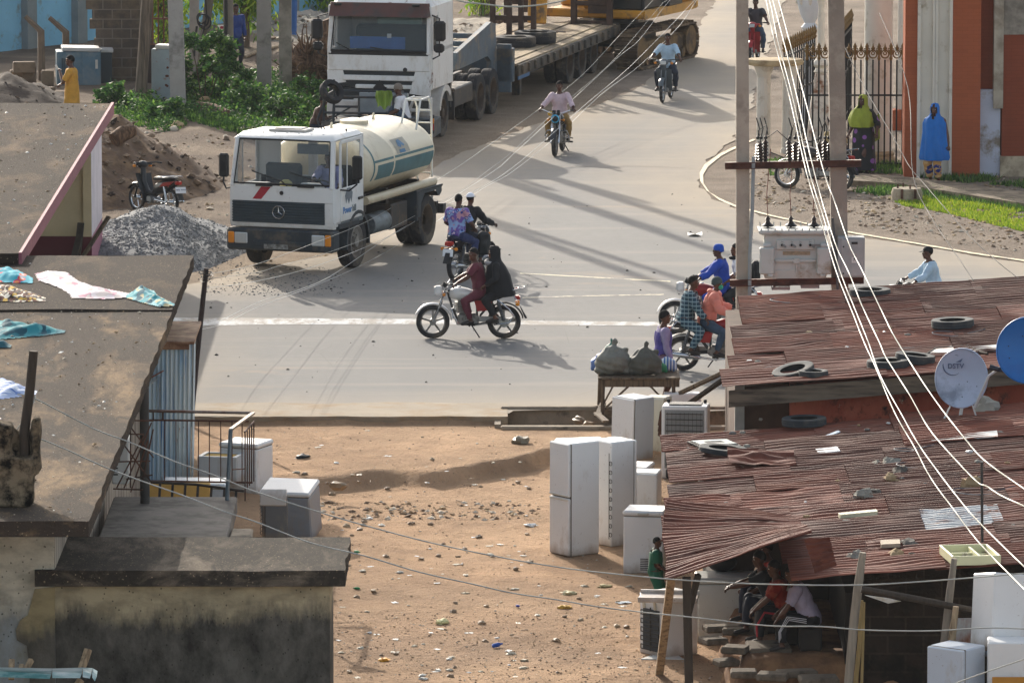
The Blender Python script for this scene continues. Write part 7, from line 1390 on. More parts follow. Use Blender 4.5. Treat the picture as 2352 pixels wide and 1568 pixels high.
plate(zS, [(1855, 1018), (1925, 990), (1930, 993), (1862, 1021)], M('#9fb2c4', .5, name='pale plastic'), 'plastic_strip', 'pale blue plastic strip lying aslant on the near roof', 'strip')
plate(zS, [(1872, 1031), (1922, 1026), (1930, 1037), (1880, 1042)], M('#c4cacf', .5, name='white panel'), 'white_panel', 'small white panel lying on the near roof below the strip', 'panel')
plate(zS, [(1925, 1186), (2012, 1177), (2016, 1182), (1930, 1190)], M('#c9c6a8', .6, name='cream tube'), 'tube_lamp', 'long cream lamp casing lying on the near roof', 'lamp casing', .06, .05)
plate(zS, [(2130, 1002), (2290, 990), (2292, 1004), (2140, 1014)], TINP, 'tin_patch', 'bright newer tin patch across the near roof', 'tin patch')
plate(zU, [(2150, 800), (2295, 792), (2300, 806), (2136, 812)], TINP, 'tin_patch', 'bright tin patch behind the grey dish', 'tin patch')
plate(zS, [(2022, 1248), (2066, 1246), (2068, 1256), (2024, 1258)], M('#a89a86', .8, name='pipe cover'), 'roof_batten', 'pale batten beside the dark ribbed rock', 'batten', .06, .05)
q = on(zS, 1640, 1019, .07); m = MB(); m.box((0, 0, 0), (.62, .62, .02)); m.box((0, 0, .012), (.56, .5, .02)); o_ = obj('window_frame', m, [M('#1e2224', .6, name='rubber edged')], None, None, q, .3); tag(o_, 'dark rubber edged panel frame lying on the near roof corner', 'frame');
m = MB(); m.box((0, .16, .02), (.54, .12, .02)); m.box((0, -.16, .02), (.54, .12, .02)); m.box((.2, 0, .021), (.12, .22, .02)); m.box((-.2, 0, .021), (.12, .22, .02)); obj('inner_panel', m, M('#aeb6b2', .5, name='pale inner'), o_)
q = on(zS, 1745, 1050, .14); m = MB(); corr(m, (-.45, -.45, 0), (-.45, .45, .05), (.5, .45, .02), (.5, -.4, -.06), 4, .02, (0, 0, 1), 6, 8, .08, 3); tag(obj('loose_tin_sheet', m, TIN, None, 60, q, recalc=False), 'buckled loose tin sheet over the thin tyre', 'tin sheet')
q = on(zS, 2228, 1282, .05); h = thing('plastic_tray', 'cream plastic fridge liner tray with ribs lying at the eave', 'tray', q, .12); CRP = M('#cfcda6', .45, var=.06, name='cream plastic'); m = MB()
m.box((0, 0, .0), (.62, .9, .02));
for x in (-.3, .3): m.box((x, 0, .05), (.03, .9, .12), b=.006)
for y in (-.44, .44): m.box((0, y, .05), (.62, .03, .12), b=.006)
m.box((.06, 0, .045), (.03, .84, .09)); m.box((-.12, .1, .03), (.34, .03, .06)); obj('shell', m, CRP, h, 30)
m = MB(); q = on(zS, 2256, 1252, 0); m.tube([q, A(2255, 1060, q.y)], .018, 8); tag(obj('roof_pole', m, M('#3b3a38', .6, name='thin pole'), smooth=40), 'thin dark metal pole standing on the near tin roof', 'pole')
for i, (zf, x, y, rr) in enumerate([(zS, 2100, 1068, .25), (zS, 2235, 1128, .28), (zS, 2076, 1032, .14), (zU, 1806, 690, .26), (zU, 2180, 766, .26)]):
 q = on(zf, x, y, .06); m = MB(); m.torus(q, (.05, .0, 1), rr, .008, 26, 5); m.tube([q + V((rr, 0, 0)), q + V((rr + .3, .15, .05))], .007, 5); tag(obj('wire_loop', m, M('#6d7074', .6, name='grey wire'), smooth=60), 'loop of grey wire dropped on the tin roof', 'wire', 'wire loops on the tin roofs')
m = MB(); m.tube([on(zU, x, y, .06) for x, y in ((2120, 818), (2150, 800), (2200, 796), (2220, 793), (2250, 808), (2268, 812))], .02, 6); tag(obj('branch', m, WOODD, smooth=50), 'crooked dark branch lying on the far tin roof by the dish', 'branch')
# ---------------- satellite dishes
def dish(px, py, Y, rx_, rz_, nrm, col, label, logo, back=False):
 c = A(px, py, Y); h = thing('satellite_dish', label, 'satellite dish', c); n = V(nrm).normalized(); e2 = V((0, 0, 1)) - n * n.z; e2.normalize(); e1 = e2.cross(n).normalized()
 m = MB(); rg = []
 for k in range(9): q = k / 8; rg.append([e1 * (rx_ * q * math.cos(a)) + e2 * (rz_ * q * math.sin(a)) - n * (.10 * (1 - q * q)) for a in [2 * math.pi * j / 44 for j in range(44)]])
 m.loft(rg, False); m.loft([[p + n * -.012 for p in g] for g in rg], False); m.tube([p for p in rg[-1]], .012, 6, closed=True); o = obj('reflector', m, M(col, .4, var=.08, scale=1.2, dirt='#7d8796' if not back else '#1d62a8', dirtamt=.25, dscale=1.6, name='dish paint'), h, 60, recalc=False)
 return h, c, n, e1, e2
nd = (-.30, -1, .22); h, c, n, e1, e2 = dish(2208, 868, 94.0, .385, .43, nd, '#aab6c8', 'pale grey satellite dish with a worn arc logo between the tin roofs', True)
FLS = M('#c2c7c6', .5, name='dish steel'); m = MB()
lnb = A(2293, 848, 93.6) - c; m.tube([-e2 * .42 + e1 * .22, lnb * .75 - e2 * .06, lnb], .02, 8); obj('arm', m, FLS, h, 40); m = MB(); m.cone(lnb, lnb + V((-.12, .03, .03)), .035, .045, 12); m.box(lnb + V((.03, 0, .0)), (.09, .06, .07), b=.015); obj('receiver', m, [M('#2a2c30', .5, name='receiver')], h, 35)
m = MB(); bz = zS(c.x, c.y); m.tube([-n * .12, -n * .2 - V((0, 0, .2)), V((-.0, .22, bz - c.z))], .025, 8); m.tube([-n * .15, V((-.25, .1, bz - c.z))], .012, 6); m.tube([-n * .15, V((.25, .1, bz - c.z))], .012, 6); obj('stand', m, FLS, h, 40)
lg = M('#4f5a74', .6, name='logo ink'); o0 = c + e1 * -.10 + e2 * .17 - n * .045;
text_mesh('DSTV', .10, lg, h, Matrix.Translation(-c) @ frame(o0 + n * .012, e1 - e2 * -.05, e2 + e1 * -.05), bold=.002)
m = MB(); arc = [o0 - c + n * .014 + e1 * (-.04 + .15 * math.cos(a)) + e2 * (.02 + .15 * math.sin(a)) for a in [R(60 + 250 * k / 20) for k in range(21)]]; m.tube(arc, [.002 + .008 * math.sin(math.pi * k / 20) for k in range(21)], 5)
m.prism([o0 - c + n * .014 + e1 * .0 + e2 * .06, o0 - c + n * .014 + e1 * .10 + e2 * .12, o0 - c + n * .014 + e1 * .07 + e2 * .06], n * .003); obj('logo', m, lg, h)
m = MB()
for x, y in ((.1, -.05), (.28, -.12), (.02, -.3), (.2, -.36), (-.05, -.1)): m.ball(e1 * x * .8 + e2 * y * .9 - n * .055, .008, 6, 5)
obj('bolt', m, BLK, h)
h2, c2, n2, f1, f2 = dish(2362, 804, 93.2, .46, .475, (-.25, -1, .18), '#1467ae', 'bright blue satellite dish cut by the right edge of the frame', False, True)
m = MB(); m.tube([V((0, .1, 0)), V((.1, .3, -.4)), V((.1, .5, zS(c2.x, c2.y) - c2.z))], .025, 8); obj('stand', m, FLS, h2, 40)
m = MB()
for x, y in ((-.3, .05), (-.28, -.12), (-.1, .2)): m.ball(f1 * x + f2 * y - n2 * .05, .009, 6, 5)
obj('bolt', m, BLK, h2)
# ---------------- pole mounted transformer
PY = 106.6; C1 = A(1706, 700, PY); C2 = A(1927, 600, PY)
POLC = M('#8d8378', .88, var=.14, scale=2, dirt='#a39a8c', dirtamt=.35, bump=.3, name='grey pole');
for xt, x, w0, w1, lb, mt in ((1704, 1707, 27, 33, 'left square concrete pole carrying the transformer beams', M('#a59b8e', .88, var=.12, scale=2, dirt='#8a8075', dirtamt=.3, bump=.3, name='buff pole')), (1917, 1933, 36, 39, 'right square concrete pole carrying the transformer beams', POLC)):
 b = A(x, 990, PY); b.z = -.2; s = sc(PY); t1 = A(xt, -160, PY); m = MB(); rr = lambda c, w: [c + V((a * w / 2, d * w / 2, 0)) for a, d in ((-1, -1), (1, -1), (1, 1), (-1, 1))]; m.loft([rr(b, w1 / s), rr(t1, w0 / s)]); tag(obj('transformer_pole', m, mt), lb, 'pole', 'poles of the transformer')
IBM = M('#4a2a22', .7, .2, var=.25, dirt='#6b4436', name='rusty channel'); IBL = M('#8f8a80', .6, .3, name='grey channel')
def channel(name, a, b, label, dy):
 h = thing(name, label, 'beam', (0, 0, 0), 0, 'cross beams of the transformer');
 for off, mt, nm in ((-dy, IBM, 'front_channel'), (dy, IBL if 'upper' in label else IBM, 'rear_channel')):
  p, q = A(*a, PY + off), A(*b, PY + off); m = MB(); m.bar(p, q, .012, .11); m.bar(p + V((0, .03 * (1 if off > 0 else -1), .05)), q + V((0, .03 * (1 if off > 0 else -1), .05)), .06, .012); m.bar(p + V((0, .03 * (1 if off > 0 else -1), -.05)), q + V((0, .03 * (1 if off > 0 else -1), -.05)), .06, .012); obj(nm, m, mt, h)
 return h
channel('cross_beam', (1665, 381), (1978, 375), 'upper rusty double beam bolted across both transformer poles', .17)
channel('cross_beam', (1676, 650), (1984, 643), 'lower rusty double beam under the transformer tank', .17)
tc = A(1825, 632, PY); s = sc(PY); TX = thing('transformer', 'grey oil transformer hanging between two concrete poles', 'transformer', (tc.x, PY, A(1825, 638, PY).z + .02)); TG = M('#b3b6b2', .5, var=.06, dirt='#8d8270', dirtamt=.18, name='transformer grey')
m = MB(); m.box((0, 0, .42), (1.02, .5, .62), b=.02); m.hexa([(-.5, -.24, .0), (.5, -.24, .0), (.5, .24, .0), (-.5, .24, .0), (-.54, -.26, .14), (.54, -.26, .14), (.54, .26, .14), (-.54, .26, .14)]); obj('tank', m, TG, TX, 30)
m = MB(); m.box((0, 0, .77), (1.2, .66, .06), b=.01); m.box((0, 0, .74), (1.12, .6, .03));
for x in np.linspace(-.56, .56, 11): m.cone((x, -.31, .79), (x, -.31, .83), .012, n=6); m.cone((x, .31, .79), (x, .31, .87), .010, n=6)
obj('cover', m, TG, TX, 30)
for sx in (-1, 1): m = MB(); m.box((sx * .47, -.30, .30), (.24, .14, .44), b=.02); m.cone((sx * .43 - .02, -.34, .06), (sx * .43 + .06, -.34, .06), .035, n=10); m.cone((sx * .47 - .06, -.3, .55), (sx * .47 + .06, -.3, .55), .045, n=12); obj('radiator', m, TG, TX, 30)
m = MB(); m.box((.0, -.265, .56), (.62, .06, .16), b=.01); sw = obj('switch_panel', m, TG, TX, 30); m = MB()
for x in (-.22, -.06, .08, .24): m.cone((x, -.3, .56), (x, -.33, .56), .022, n=12)
obj('bushing_socket', m, BLK, sw, 40); m = MB()
for x in (-.21, -.05, .26): m.bar((x, -.34, .565), (x + .05, -.36, .53), .03, .03)
m.bar((.26, -.34, .56), (.40, -.36, .565), .025, .025); obj('lever', m, M('#7d7f80', .4, .6, name='lever'), sw)
for x in (-.22, -.06, .08, .24): text_mesh('2w' if x < -.1 else '2v' if x < 0 else '2u' if x < .1 else '2n', .04, M('#5d5f60', .6, name='ink'), sw, frame((x, -.297, .61), (1, 0, 0), (0, 0, 1)))
m = MB(); m.box((.02, -.255, .42), (.45, .012, .06)); obj('name_plate', m, M('#8d7f68', .7, var=.3, scale=20, name='worn plate'), TX); m = MB(); m.box((.02, -.28, .30), (.7, .05, .035)); m.box((.02, -.285, .30), (.10, .06, .08)); m.box((.02, -.27, .2), (.012, .03, .2)); obj('strap', m, TG, TX)
INS = M('#3a2f2c', .25, var=.1, name='brown porcelain')
def insulator(p, q, r0, n, nm, parent, mt=None):
 p, q = V(p), V(q); L_ = (q - p).length; pr = [(.012, 0)]
 for k in range(n): z0 = L_ * (.08 + .84 * k / n); pr += [(r0 * .55, z0), (r0, z0 + L_ * .03), (r0 * .55, z0 + L_ * .55 / n)]
 pr += [(.012, L_ * .94), (.012, L_)]; m = MB(); m.lathe(pr, p, q - p, 14); return obj(nm, m, mt or INS, parent, 30)
for x in (-.52, -.14, .24):
 o = insulator((x + .08, .1, .80), (x + .08, .1, 1.0), .05, 3, 'bushing', TX); m = MB(); m.tube([(x + .08, .1, 1.0), (x + .06, .1, 1.35), (x + .12, .1, 2.1)], .007, 6); obj('lead', m, M('#7a4a3c', .6, name='lead'), o); m = MB(); m.lathe([(.09, 0), (.1, .02), (.04, .06), (.03, .1)], (x + .08, .1, .82), (0, 0, 1), 16); obj('cap', m, BLK, o, 40)
# fuse cut-outs and insulators on the upper beam
for i, px in enumerate((1748, 1758, 1740, 1814, 1826, 1838, 1884, 1895, 1903)):
 b = A(px, 372, PY - .15 + .1 * (i % 3)); h = thing('insulator', 'brown ribbed insulator in the ' + ('left' if i < 3 else 'middle' if i < 6 else 'right') + ' trio standing on the upper beam', 'insulator', b, 0, 'insulators on the upper transformer beam'); insulator((0, 0, 0), (.02 * (i % 3 - 1), 0, .34 + .05 * (i % 2)), .055, 6, 'ribbed_body', h); m = MB(); m.cone((0, 0, -.04), (0, 0, .03), .03, n=10); m.box((.0, -.02, .40), (.05, .06, .05), b=.01); m.tube([(0, 0, .4), (.03, 0, .55), (-.02, .05, .72)], .01, 6); obj('cap', m, DKM, h, 40)
m = MB(); b0 = PY - .1
for pts in ([(1748, 330), (1742, 300), (1760, 288), (1764, 310)], [(1815, 330), (1820, 296), (1830, 270), (1834, 300)], [(1884, 330), (1890, 290), (1900, 268), (1915, 300)], [(1760, 318), (1785, 300), (1810, 322)], [(1838, 322), (1862, 325), (1884, 318)], [(1903, 300), (1918, 296), (1926, 290)], [(1770, 350), (1800, 362), (1815, 345)]): m.tube([A(x, y, b0) for x, y in pts], .009, 6)
tag(obj('jumper_wire', m, BLK, smooth=50), 'black looping jumper wires between the insulators', 'wire')
m = MB(); m.tube([A(1731, 360, PY - .2), A(1728, 480, PY - .2), A(1722, 590, PY - .2), A(1722, 740, PY - .2)], .03, 8); tag(obj('conduit', m, M('#8e979b', .5, .3, name='conduit'), smooth=40), 'grey conduit pipe running down beside the left transformer pole', 'pipe')
bx_ = A(1954, 636, PY - .3); h = thing('meter_box', 'grey metal meter box fixed to the right transformer pole', 'meter box', (bx_.x, PY - .32, bx_.z)); m = MB(); m.box((0, 0, .34), (.44, .28, .66), b=.012); obj('box', m, M('#8f9496', .5, var=.06, name='box grey'), h, 30); m = MB(); m.box((.02, -.148, .34), (.37, .012, .60), b=.004); dr = obj('door', m, M('#9a9f9f', .5, name='box door'), h); m = MB(); m.box((.05, -.158, .58), (.1, .006, .04)); obj('plate', m, BLK, dr); m = MB(); m.box((.05, -.157, .30), (.09, .004, .09)); st = obj('sticker', m, WHT, dr); m = MB(); m.bar((.02, -.161, .28), (.08, -.161, .32), .012, .003); m.bar((.08, -.161, .28), (.02, -.161, .32), .012, .003); m.ball((.05, -.161, .325), (.014, .003, .014), 8, 6); obj('warning_mark', m, BLK, st); m = MB(); m.cone((-.13, -.15, .52), (-.13, -.165, .52), .014, n=10); m.cone((-.13, -.15, .08), (-.13, -.165, .08), .014, n=10); obj('lock', m, BLK, dr)
m = MB(); m.tube([A(1912, 500, PY - .35), A(1918, 560, PY - .35), A(1926, 690, PY - .35)], .022, 8); tag(obj('cable_riser', m, M('#4a4c4e', .6, name='riser'), smooth=40), 'dark cable riser tied along the right transformer pole', 'pipe')
m = MB(); m.tube([A(1780, 660, PY - .1), A(1776, 656, PY - .1)], .02); m.box(A(1793, 660, PY), (.3, .3, .05)); m.box(A(1860, 656, PY), (.3, .3, .05)); tag(obj('clamp', m, STL), 'steel hold down clamps below the lower beam', 'clamp')
# ---------------- wires
def wire(pts, y0, y1, r_, mat, label, group, twist=0):
 n = len(pts); L_ = [0]
 for a, b in zip(pts[:-1], pts[1:]): L_.append(L_[-1] + math.hypot(b[0] - a[0], b[1] - a[1]))
 P = [A(x, y, y0 + (y1 - y0) * l / L_[-1]) for (x, y), l in zip(pts, L_)]; Q = []
 for i in range(len(P) - 1):
  a = P[max(i - 1, 0)]; b = P[i]; c = P[i + 1]; d = P[min(i + 2, len(P) - 1)]
  for k in range(6): t = k / 6; Q.append(.5 * ((2 * b) + (c - a) * t + (2 * a - 5 * b + 4 * c - d) * t * t + (3 * b - 3 * c + d - a) * t ** 3))
 Q.append(P[-1]); m = MB(); m.tube(Q, r_, 6); return tag(obj('overhead_wire', m, mat, smooth=60), label, 'wire', group)
WW = M('#a9aaa0', .5, var=.04, name='white cable'); GW = M('#9fa3a0', .5, .3, name='grey cable'); AW = M('#b9bcbc', .45, .4, name='aluminium wire')
gw_ = 'thick white cables crossing the tin roofs'
wire([(1745, -60), (1764, 19), (1779, 95), (1814, 225), (1851, 390), (1884, 500), (1921, 624), (1959, 720), (1984, 784), (2010, 841), (2056, 949), (2099, 1024), (2139, 1099), (2194, 1174), (2251, 1248), (2352, 1352), (2400, 1400)], 103, 70, .0085, WW, 'lowest of the thick white cables, ending in the near corner', gw_)
wire([(1752, -60), (1772, 19), (1787, 95), (1821, 225), (1858, 390), (1892, 500), (1930, 624), (1968, 720), (1994, 784), (2022, 862), (2070, 950), (2110, 1020), (2160, 1090), (2226, 1174), (2290, 1240), (2352, 1300), (2400, 1345)], 103, 70.4, .0085, WW, 'second lowest of the thick white cables, close beside the lowest', gw_)
wire([(1760, -60), (1775, 0), (1814, 150), (1869, 390), (1916, 552), (1949, 624), (1981, 704), (2019, 784), (2034, 819), (2059, 859), (2089, 906), (2134, 984), (2189, 1049), (2244, 1106), (2266, 1116), (2300, 1138), (2352, 1162), (2400, 1190)], 103, 71, .0085, WW, 'third white cable from below, kinked over the thin roof pole', gw_)
wire([(1772, -60), (1788, 0), (1839, 190), (1891, 390), (1916, 460), (1951, 562), (1981, 622), (2029, 722), (2061, 784), (2139, 906), (2214, 1004), (2264, 1059), (2352, 1122), (2400, 1156)], 103, 72, .0085, WW, 'uppermost of the thick white cables, passing the meter box', gw_)
gl = 'thin service wires sweeping to the dark road pole'
L_ = [[(1540, -40), (1501, 0), (1420, 85), (1340, 170), (1260, 235), (1176, 296), (1100, 350), (1038, 392), (978, 430), (920, 465), (840, 510), (748, 548), (588, 607), (475, 630)],
      [(1600, -60), (1533, 0), (1516, 15), (1408, 140), (1288, 245), (1176, 349), (1120, 392), (1053, 442), (963, 490), (880, 532), (753, 580), (643, 610), (588, 626), (474, 640)],
      [(1604, -60), (1536, 4), (1470, 90), (1420, 132), (1300, 243), (1176, 357), (1136, 392), (998, 480), (885, 547), (728, 610), (588, 646), (470, 662)],
      [(1640, -50), (1596, 0), (1533, 67), (1440, 160), (1351, 235), (1260, 315), (1176, 386), (1103, 432), (963, 502), (883, 550), (763, 632), (688, 665), (638, 680), (588, 696), (500, 738), (440, 748)],
      [(1642, -46), (1598, 4), (1560, 60), (1470, 150), (1380, 218), (1280, 312), (1176, 395), (1103, 437), (990, 517), (838, 605), (720, 657), (588, 707), (500, 748), (395, 764)]]
for i, pts in enumerate(L_): wire(pts, 165, 106, [.0036, .0034, .0036, .004, .0036][i] , GW if i < 2 else AW, ['uppermost thin wire passing just above the approaching rider', 'second thin wire from above crossing the tanker ladder', 'middle thin wire of the five sweeping left', 'fourth thin wire from above reaching the dark pole low down', 'lowest thin wire of the five, passing over the stop line'][i], gl)
gf = 'clothes line wires across the alley'
wire([(40, 905), (82, 916), (215, 984), (300, 1016), (400, 1059), (500, 1094), (588, 1129), (735, 1176), (838, 1206), (1000, 1248), (1176, 1284), (1313, 1306), (1451, 1321), (1576, 1332), (1764, 1341), (1964, 1343), (2101, 1336), (2221, 1327), (2352, 1316), (2420, 1310)], 79.5, 79, .0085, GW, 'upper pale wire strung across the alley from the timber post', gf)
wire([(30, 985), (68, 998), (150, 1031), (238, 1071), (325, 1104), (425, 1139), (512, 1173), (588, 1198), (713, 1246), (838, 1276), (963, 1313), (1088, 1341), (1176, 1361), (1276, 1376), (1376, 1393), (1476, 1405), (1601, 1418), (1764, 1436), (1884, 1438), (1989, 1446), (2139, 1448), (2264, 1441), (2352, 1443), (2420, 1445)], 79.5, 78, .0085, GW, 'lower pale wire strung across the alley from the block stub', gf)
wire([(2120, 1600), (2196, 1568), (2264, 1543), (2352, 1513), (2420, 1490)], 78, 78, .008, WW, 'short pale wire across the near right corner', gf)
wire([(0, 1012), (40, 985), (66, 935), (82, 910), (60, 960), (20, 1040), (0, 1053)], 79.4, 79, .007, GW, 'pale wire wound round the dark timber post', gf)
wire([(985, -30), (1045, 0), (1110, 10), (1176, 16), (1240, 12), (1300, 0), (1340, -20)], 150, 150, .02, WW, 'white cable sagging above the trailer', gl)
wire([(2020, 30), (2085, 200), (2097, 400), (2140, 500), (2200, 590), (2236, 645)], 120, 104, .008, M('#232221', .7, name='stay wire'), 'dark stay wire slanting down to the far roof', None)
wire([(1936, 100), (1985, 200), (2060, 330), (2090, 384), (2125, 425), (2168, 475), (2230, 545), (2290, 600), (2340, 640)], 118, 104, .007, M('#3a3937', .7, name='stay wire'), 'grey sagging wire running to the far roof ridge', None)
# ================================================================ gate, columns and brick walls at the right back
WCO = M('#cfc9bd', .8, var=.08, scale=1.5, dirt='#a99c88', dirtamt=.2, name='cream white render'); BRONZ = M('#6f5426', .55, .3, var=.15, name='gilt'); IRON = M('#16181a', .5, .3, name='black iron'); STONE = M('#b29f7d', .85, var=.15, dirt='#8a7759', name='sand stone')
def brickmat(c1, c2, sc_=1.0):
 t = NT('brick facing'); br = t.new('ShaderNodeTexBrick', i_Scale=sc_); br.inputs['Color1'].default_value = lin(c1) + (1,); br.inputs['Color2'].default_value = lin(c2) + (1,); br.inputs['Mortar'].default_value = tuple(x * .8 for x in lin(c1)) + (1,); br.inputs['Brick Width'].default_value = .24; br.inputs['Row Height'].default_value = .08; br.inputs['Mortar Size'].default_value = .004; br.inputs['Bias'].default_value = -.75
 mp = t.new('ShaderNodeMapping'); mp.inputs['Rotation'].default_value = (R(90), 0, 0); t.l.new(t.co, mp.inputs[0]); t.l.new(mp.outputs[0], br.inputs[0]); return t.out(t.mix(t.ramp(t.noise(1.5, 5), .35, .7, 0, .4), br.outputs[0], tuple(x * .75 for x in lin(c1))), .9, 0, .15)
BRK1 = brickmat('#a1583a', '#7d4530'); BRK2 = brickmat('#84442f', '#6d382a')
yg = G(2120, 408).y; sg = sc(yg); HT = 7.0
def gx(px, y=None): return A(px, 400, y or yg).x
h = thing('brick_gatehouse', 'orange brick gatehouse wall with white pilasters at the right edge', 'building')
def pan(name, x0, x1, y0, y1, z0, z1, mt, b=.0): m = MB(); m.box(((x0 + x1) / 2, (y0 + y1) / 2, (z0 + z1) / 2), (x1 - x0, y1 - y0, z1 - z0), b=b); return obj(name, m, mt, h)
pan('brick_panel', gx(2076), gx(2109), yg - .1, yg + .7, -.2, HT, BRK1); pan('brick_panel', gx(2181), gx(2249), yg - .16, yg + .6, -.2, HT, BRK1)
for i, (a, b) in enumerate(((2104, 2146), (2143, 2184))):
 x0, x1 = gx(a), gx(b); m = MB(); m.box(((x0 + x1) / 2, yg + .12, 3.4), (x1 - x0 - .02, .4, 7.2)); m.box((x0 + .035, yg - .12, 3.4), (.07, .16, 7.2), b=.01); m.box((x1 - .035, yg - .12, 3.4), (.07, .16, 7.2), b=.01); obj('pilaster', m, WCO, h)
pan('recess_wall', gx(2246), gx(2290), yg + .25, yg + .7, 1.9, HT, BRK2); pan('peeling_base', gx(2246), gx(2297), yg + .1, yg + .7, -.2, 1.9, M('#b6bccb', .85, var=.1, scale=2, dirt='#7f7466', dirtamt=.3, dscale=2, name='peeling blue white'))
pan('plaster_post', gx(2280), gx(2302), yg - .02, yg + .5, 1.5, HT, M('#a79d8d', .9, var=.15, dirt='#857a6b', name='grey plaster')); pan('brick_panel', gx(2300), gx(2430), yg + .06, yg + .6, .45, 3.1, BRK2); pan('plaster_wall', gx(2297), gx(2430), yg - .0, yg + .6, -.2, .46, M('#b3a48c', .9, var=.15, dirt='#80735f', name='sandy plaster')); pan('upper_wall', gx(2301), gx(2430), yg + .03, yg + .6, 3.1, HT, M('#8f877c', .9, var=.15, dirt='#6d665d', name='grey render'))
def column(px, w_, yb, label, r_=None, fl=0, z0=0, z1=7, base=True, nm='column'):
 c = G(px, yb); s = sc(c.y); r = w_ / s / 2; h = thing(nm, label, 'column', (c.x, c.y, 0)); m = MB(); n = 40
 pr = lambda rr, z: [V((rr * (1 + (.03 * math.cos(k / n * 2 * math.pi * fl) if fl else 0)) * math.cos(k / n * 2 * math.pi), rr * (1 + (.03 * math.cos(k / n * 2 * math.pi * fl) if fl else 0)) * math.sin(k / n * 2 * math.pi), z)) for k in range(n)]
 m.loft([pr(r * 1.0, z0), pr(r * .98, (z0 + z1) / 2), pr(r * .94, z1)]); obj('shaft', m, WCO, h, 50)
 if base: m = MB(); m.lathe([(r * 1.25, -.2), (r * 1.25, .1), (r * 1.12, .16), (r * 1.18, .22), (r * 1.02, .28)], n=32); obj('base', m, STONE, h, 40)
 return h, r
column(2016, 66, 374, 'thick cream column behind the ornate railing')
h, _ = column(2070, 20, 300, 'slim white column standing on a brown plinth', z0=.5, base=False); m = MB(); m.box((0, 0, .25), (.42, .42, .5), b=.02); m.box((0, 0, -.3), (.36, .36, .7)); obj('plinth', m, BRK1, h)
# balustrade with oval slab
c = G(1778, 352); h = thing('oval_slab_stand', 'sandstone oval slab resting on two white fluted columns', 'balustrade', (c.x, c.y, 0)); s = sc(c.y)
m = MB(); m.lathe([(.0, 1.98), (.56, 1.98), (.64, 2.0), (.66, 2.06), (.62, 2.12), (0, 2.12)], n=36, sx=1, sy=.7, caps=False); obj('slab', m, STONE, h, 40)
for x, r in ((-.24, .155), (.34, .165)):
 m = MB(); n = 48; ring = lambda rr, z: [V((x + rr * (1 + .05 * math.cos(12 * a)) * math.cos(a), rr * (1 + .05 * math.cos(12 * a)) * math.sin(a), z)) for a in [2 * math.pi * k / n for k in range(n)]]; m.loft([ring(r, .0), ring(r * .95, 1.6), ring(r * .93, 1.72)]); m.lathe([(r * 1.2, -.1), (r * 1.2, .08), (r, .14)], (x, 0, 0)); m.lathe([(r * .95, 1.72), (r * 1.35, 1.9), (r * 1.45, 1.98)], (x, 0, 0)); obj('column', m, WCO, h, 60)
# white lamp column with tapered stained foot
c = G(1884, 360); s = sc(c.y); h = thing('lamp_column', 'white lamp column with stained tapering foot beside the right pole', 'lamp column', (c.x, c.y, 0)); m = MB(); w0 = .33
m.loft([[V((a * w, b * w, z)) for a, b in ((-1, -1), (1, -1), (1, 1), (-1, 1))] for w, z in ((.31, .1), (.22, 1.2), (.12, 1.86))]); m.box((0, 0, 0), (.8, .7, .3), b=.03); obj('foot', m, M('#cfc9bf', .8, var=.08, dirt='#7a4f33', dirtamt=.38, dscale=3.2, name='stained white'), h, 30)
m = MB(); m.lathe([(.1, 1.85), (.16, 1.9), (.11, 1.98), (.19, 2.06), (.16, 2.14), (.08, 2.2), (.075, 3.1), (.06, 3.4)]); m.cone((0, 0, 3.35), (0, 0, 3.65), .06, .12); obj('shaft', m, WCO, h, 40)
c = G(1858, 300); h = thing('urn_statue', 'big white stone urn with leaf relief on a slim pedestal behind the gate', 'urn', (c.x, c.y, 0)); m = MB(); m.lathe([(.20, 0), (.20, .5), (.15, .6), (.14, 2.3), (.2, 2.4), (.12, 2.5), (.22, 2.7), (.30, 3.0), (.31, 3.2), (.25, 3.34), (.29, 3.4), (.30, 3.46), (.2, 3.6), (.3, 3.8)], n=24); obj('urn', m, M('#cdd0d3', .7, var=.08, name='white stone'), h, 40)
m = MB()
for k in range(8): a = k * math.pi / 4; m.ball((.28 * math.cos(a), .28 * math.sin(a), 3.05), (.05, .05, .13), 8, 6, mtx=Matrix.Rotation(a, 3, 'Z'))
for x in (-1, 1): m.torus((x * .3, 0, 3.3), (0, 1, 0), .13, .035, 16, 6)
obj('leaf_relief', m, WCO, h, 50)
# gate leaves and railing
def gateleaf(p, q, hh, n, label):
 p, q = V(p), V(q); h = thing('gate_leaf', label, 'gate', p, 0, 'open iron gate leaves'); d = q - p; m = MB()
 for k in range(n): c = d * (k / (n - 1)); m.box(c + V((0, 0, hh / 2)), (.035, .035, hh))
 for z in (.2, hh * .55, hh * .95): m.bar(V((0, 0, z)), d + V((0, 0, z)), .03, .05)
 m.bar(V((0, 0, .3)), d + V((0, 0, hh * .9)), .03, .05); obj('bars', m, IRON, h)
 for k in range(n): c = d * (k / (n - 1)); m = MB(); m.lathe([(.018, 0), (.05, .06), (.03, .1), (.055, .17), (.0, .34)], c + V((0, 0, hh)), n=6); obj('spearhead', m, BRONZ, h)
a = G(1800, 345); gateleaf(a, a + V((.85, 3.6, 0)), 2.2, 15, 'black gate leaf with gilt spearheads left of the white lamp column'); a = G(1928, 300); gateleaf(a, a + V((.45, 3.6, 0)), 2.2, 13, 'black gate leaf with gilt spearheads right of the lamp column')
yr = G(1960, 388).y; h = thing('ornate_railing', 'black iron railing topped with gilt scroll finials in front of the cream column', 'railing', (0, 0, 0)); m = MB(); xs_ = [A(x, 380, yr).x for x in np.linspace(1852, 2072, 17)]
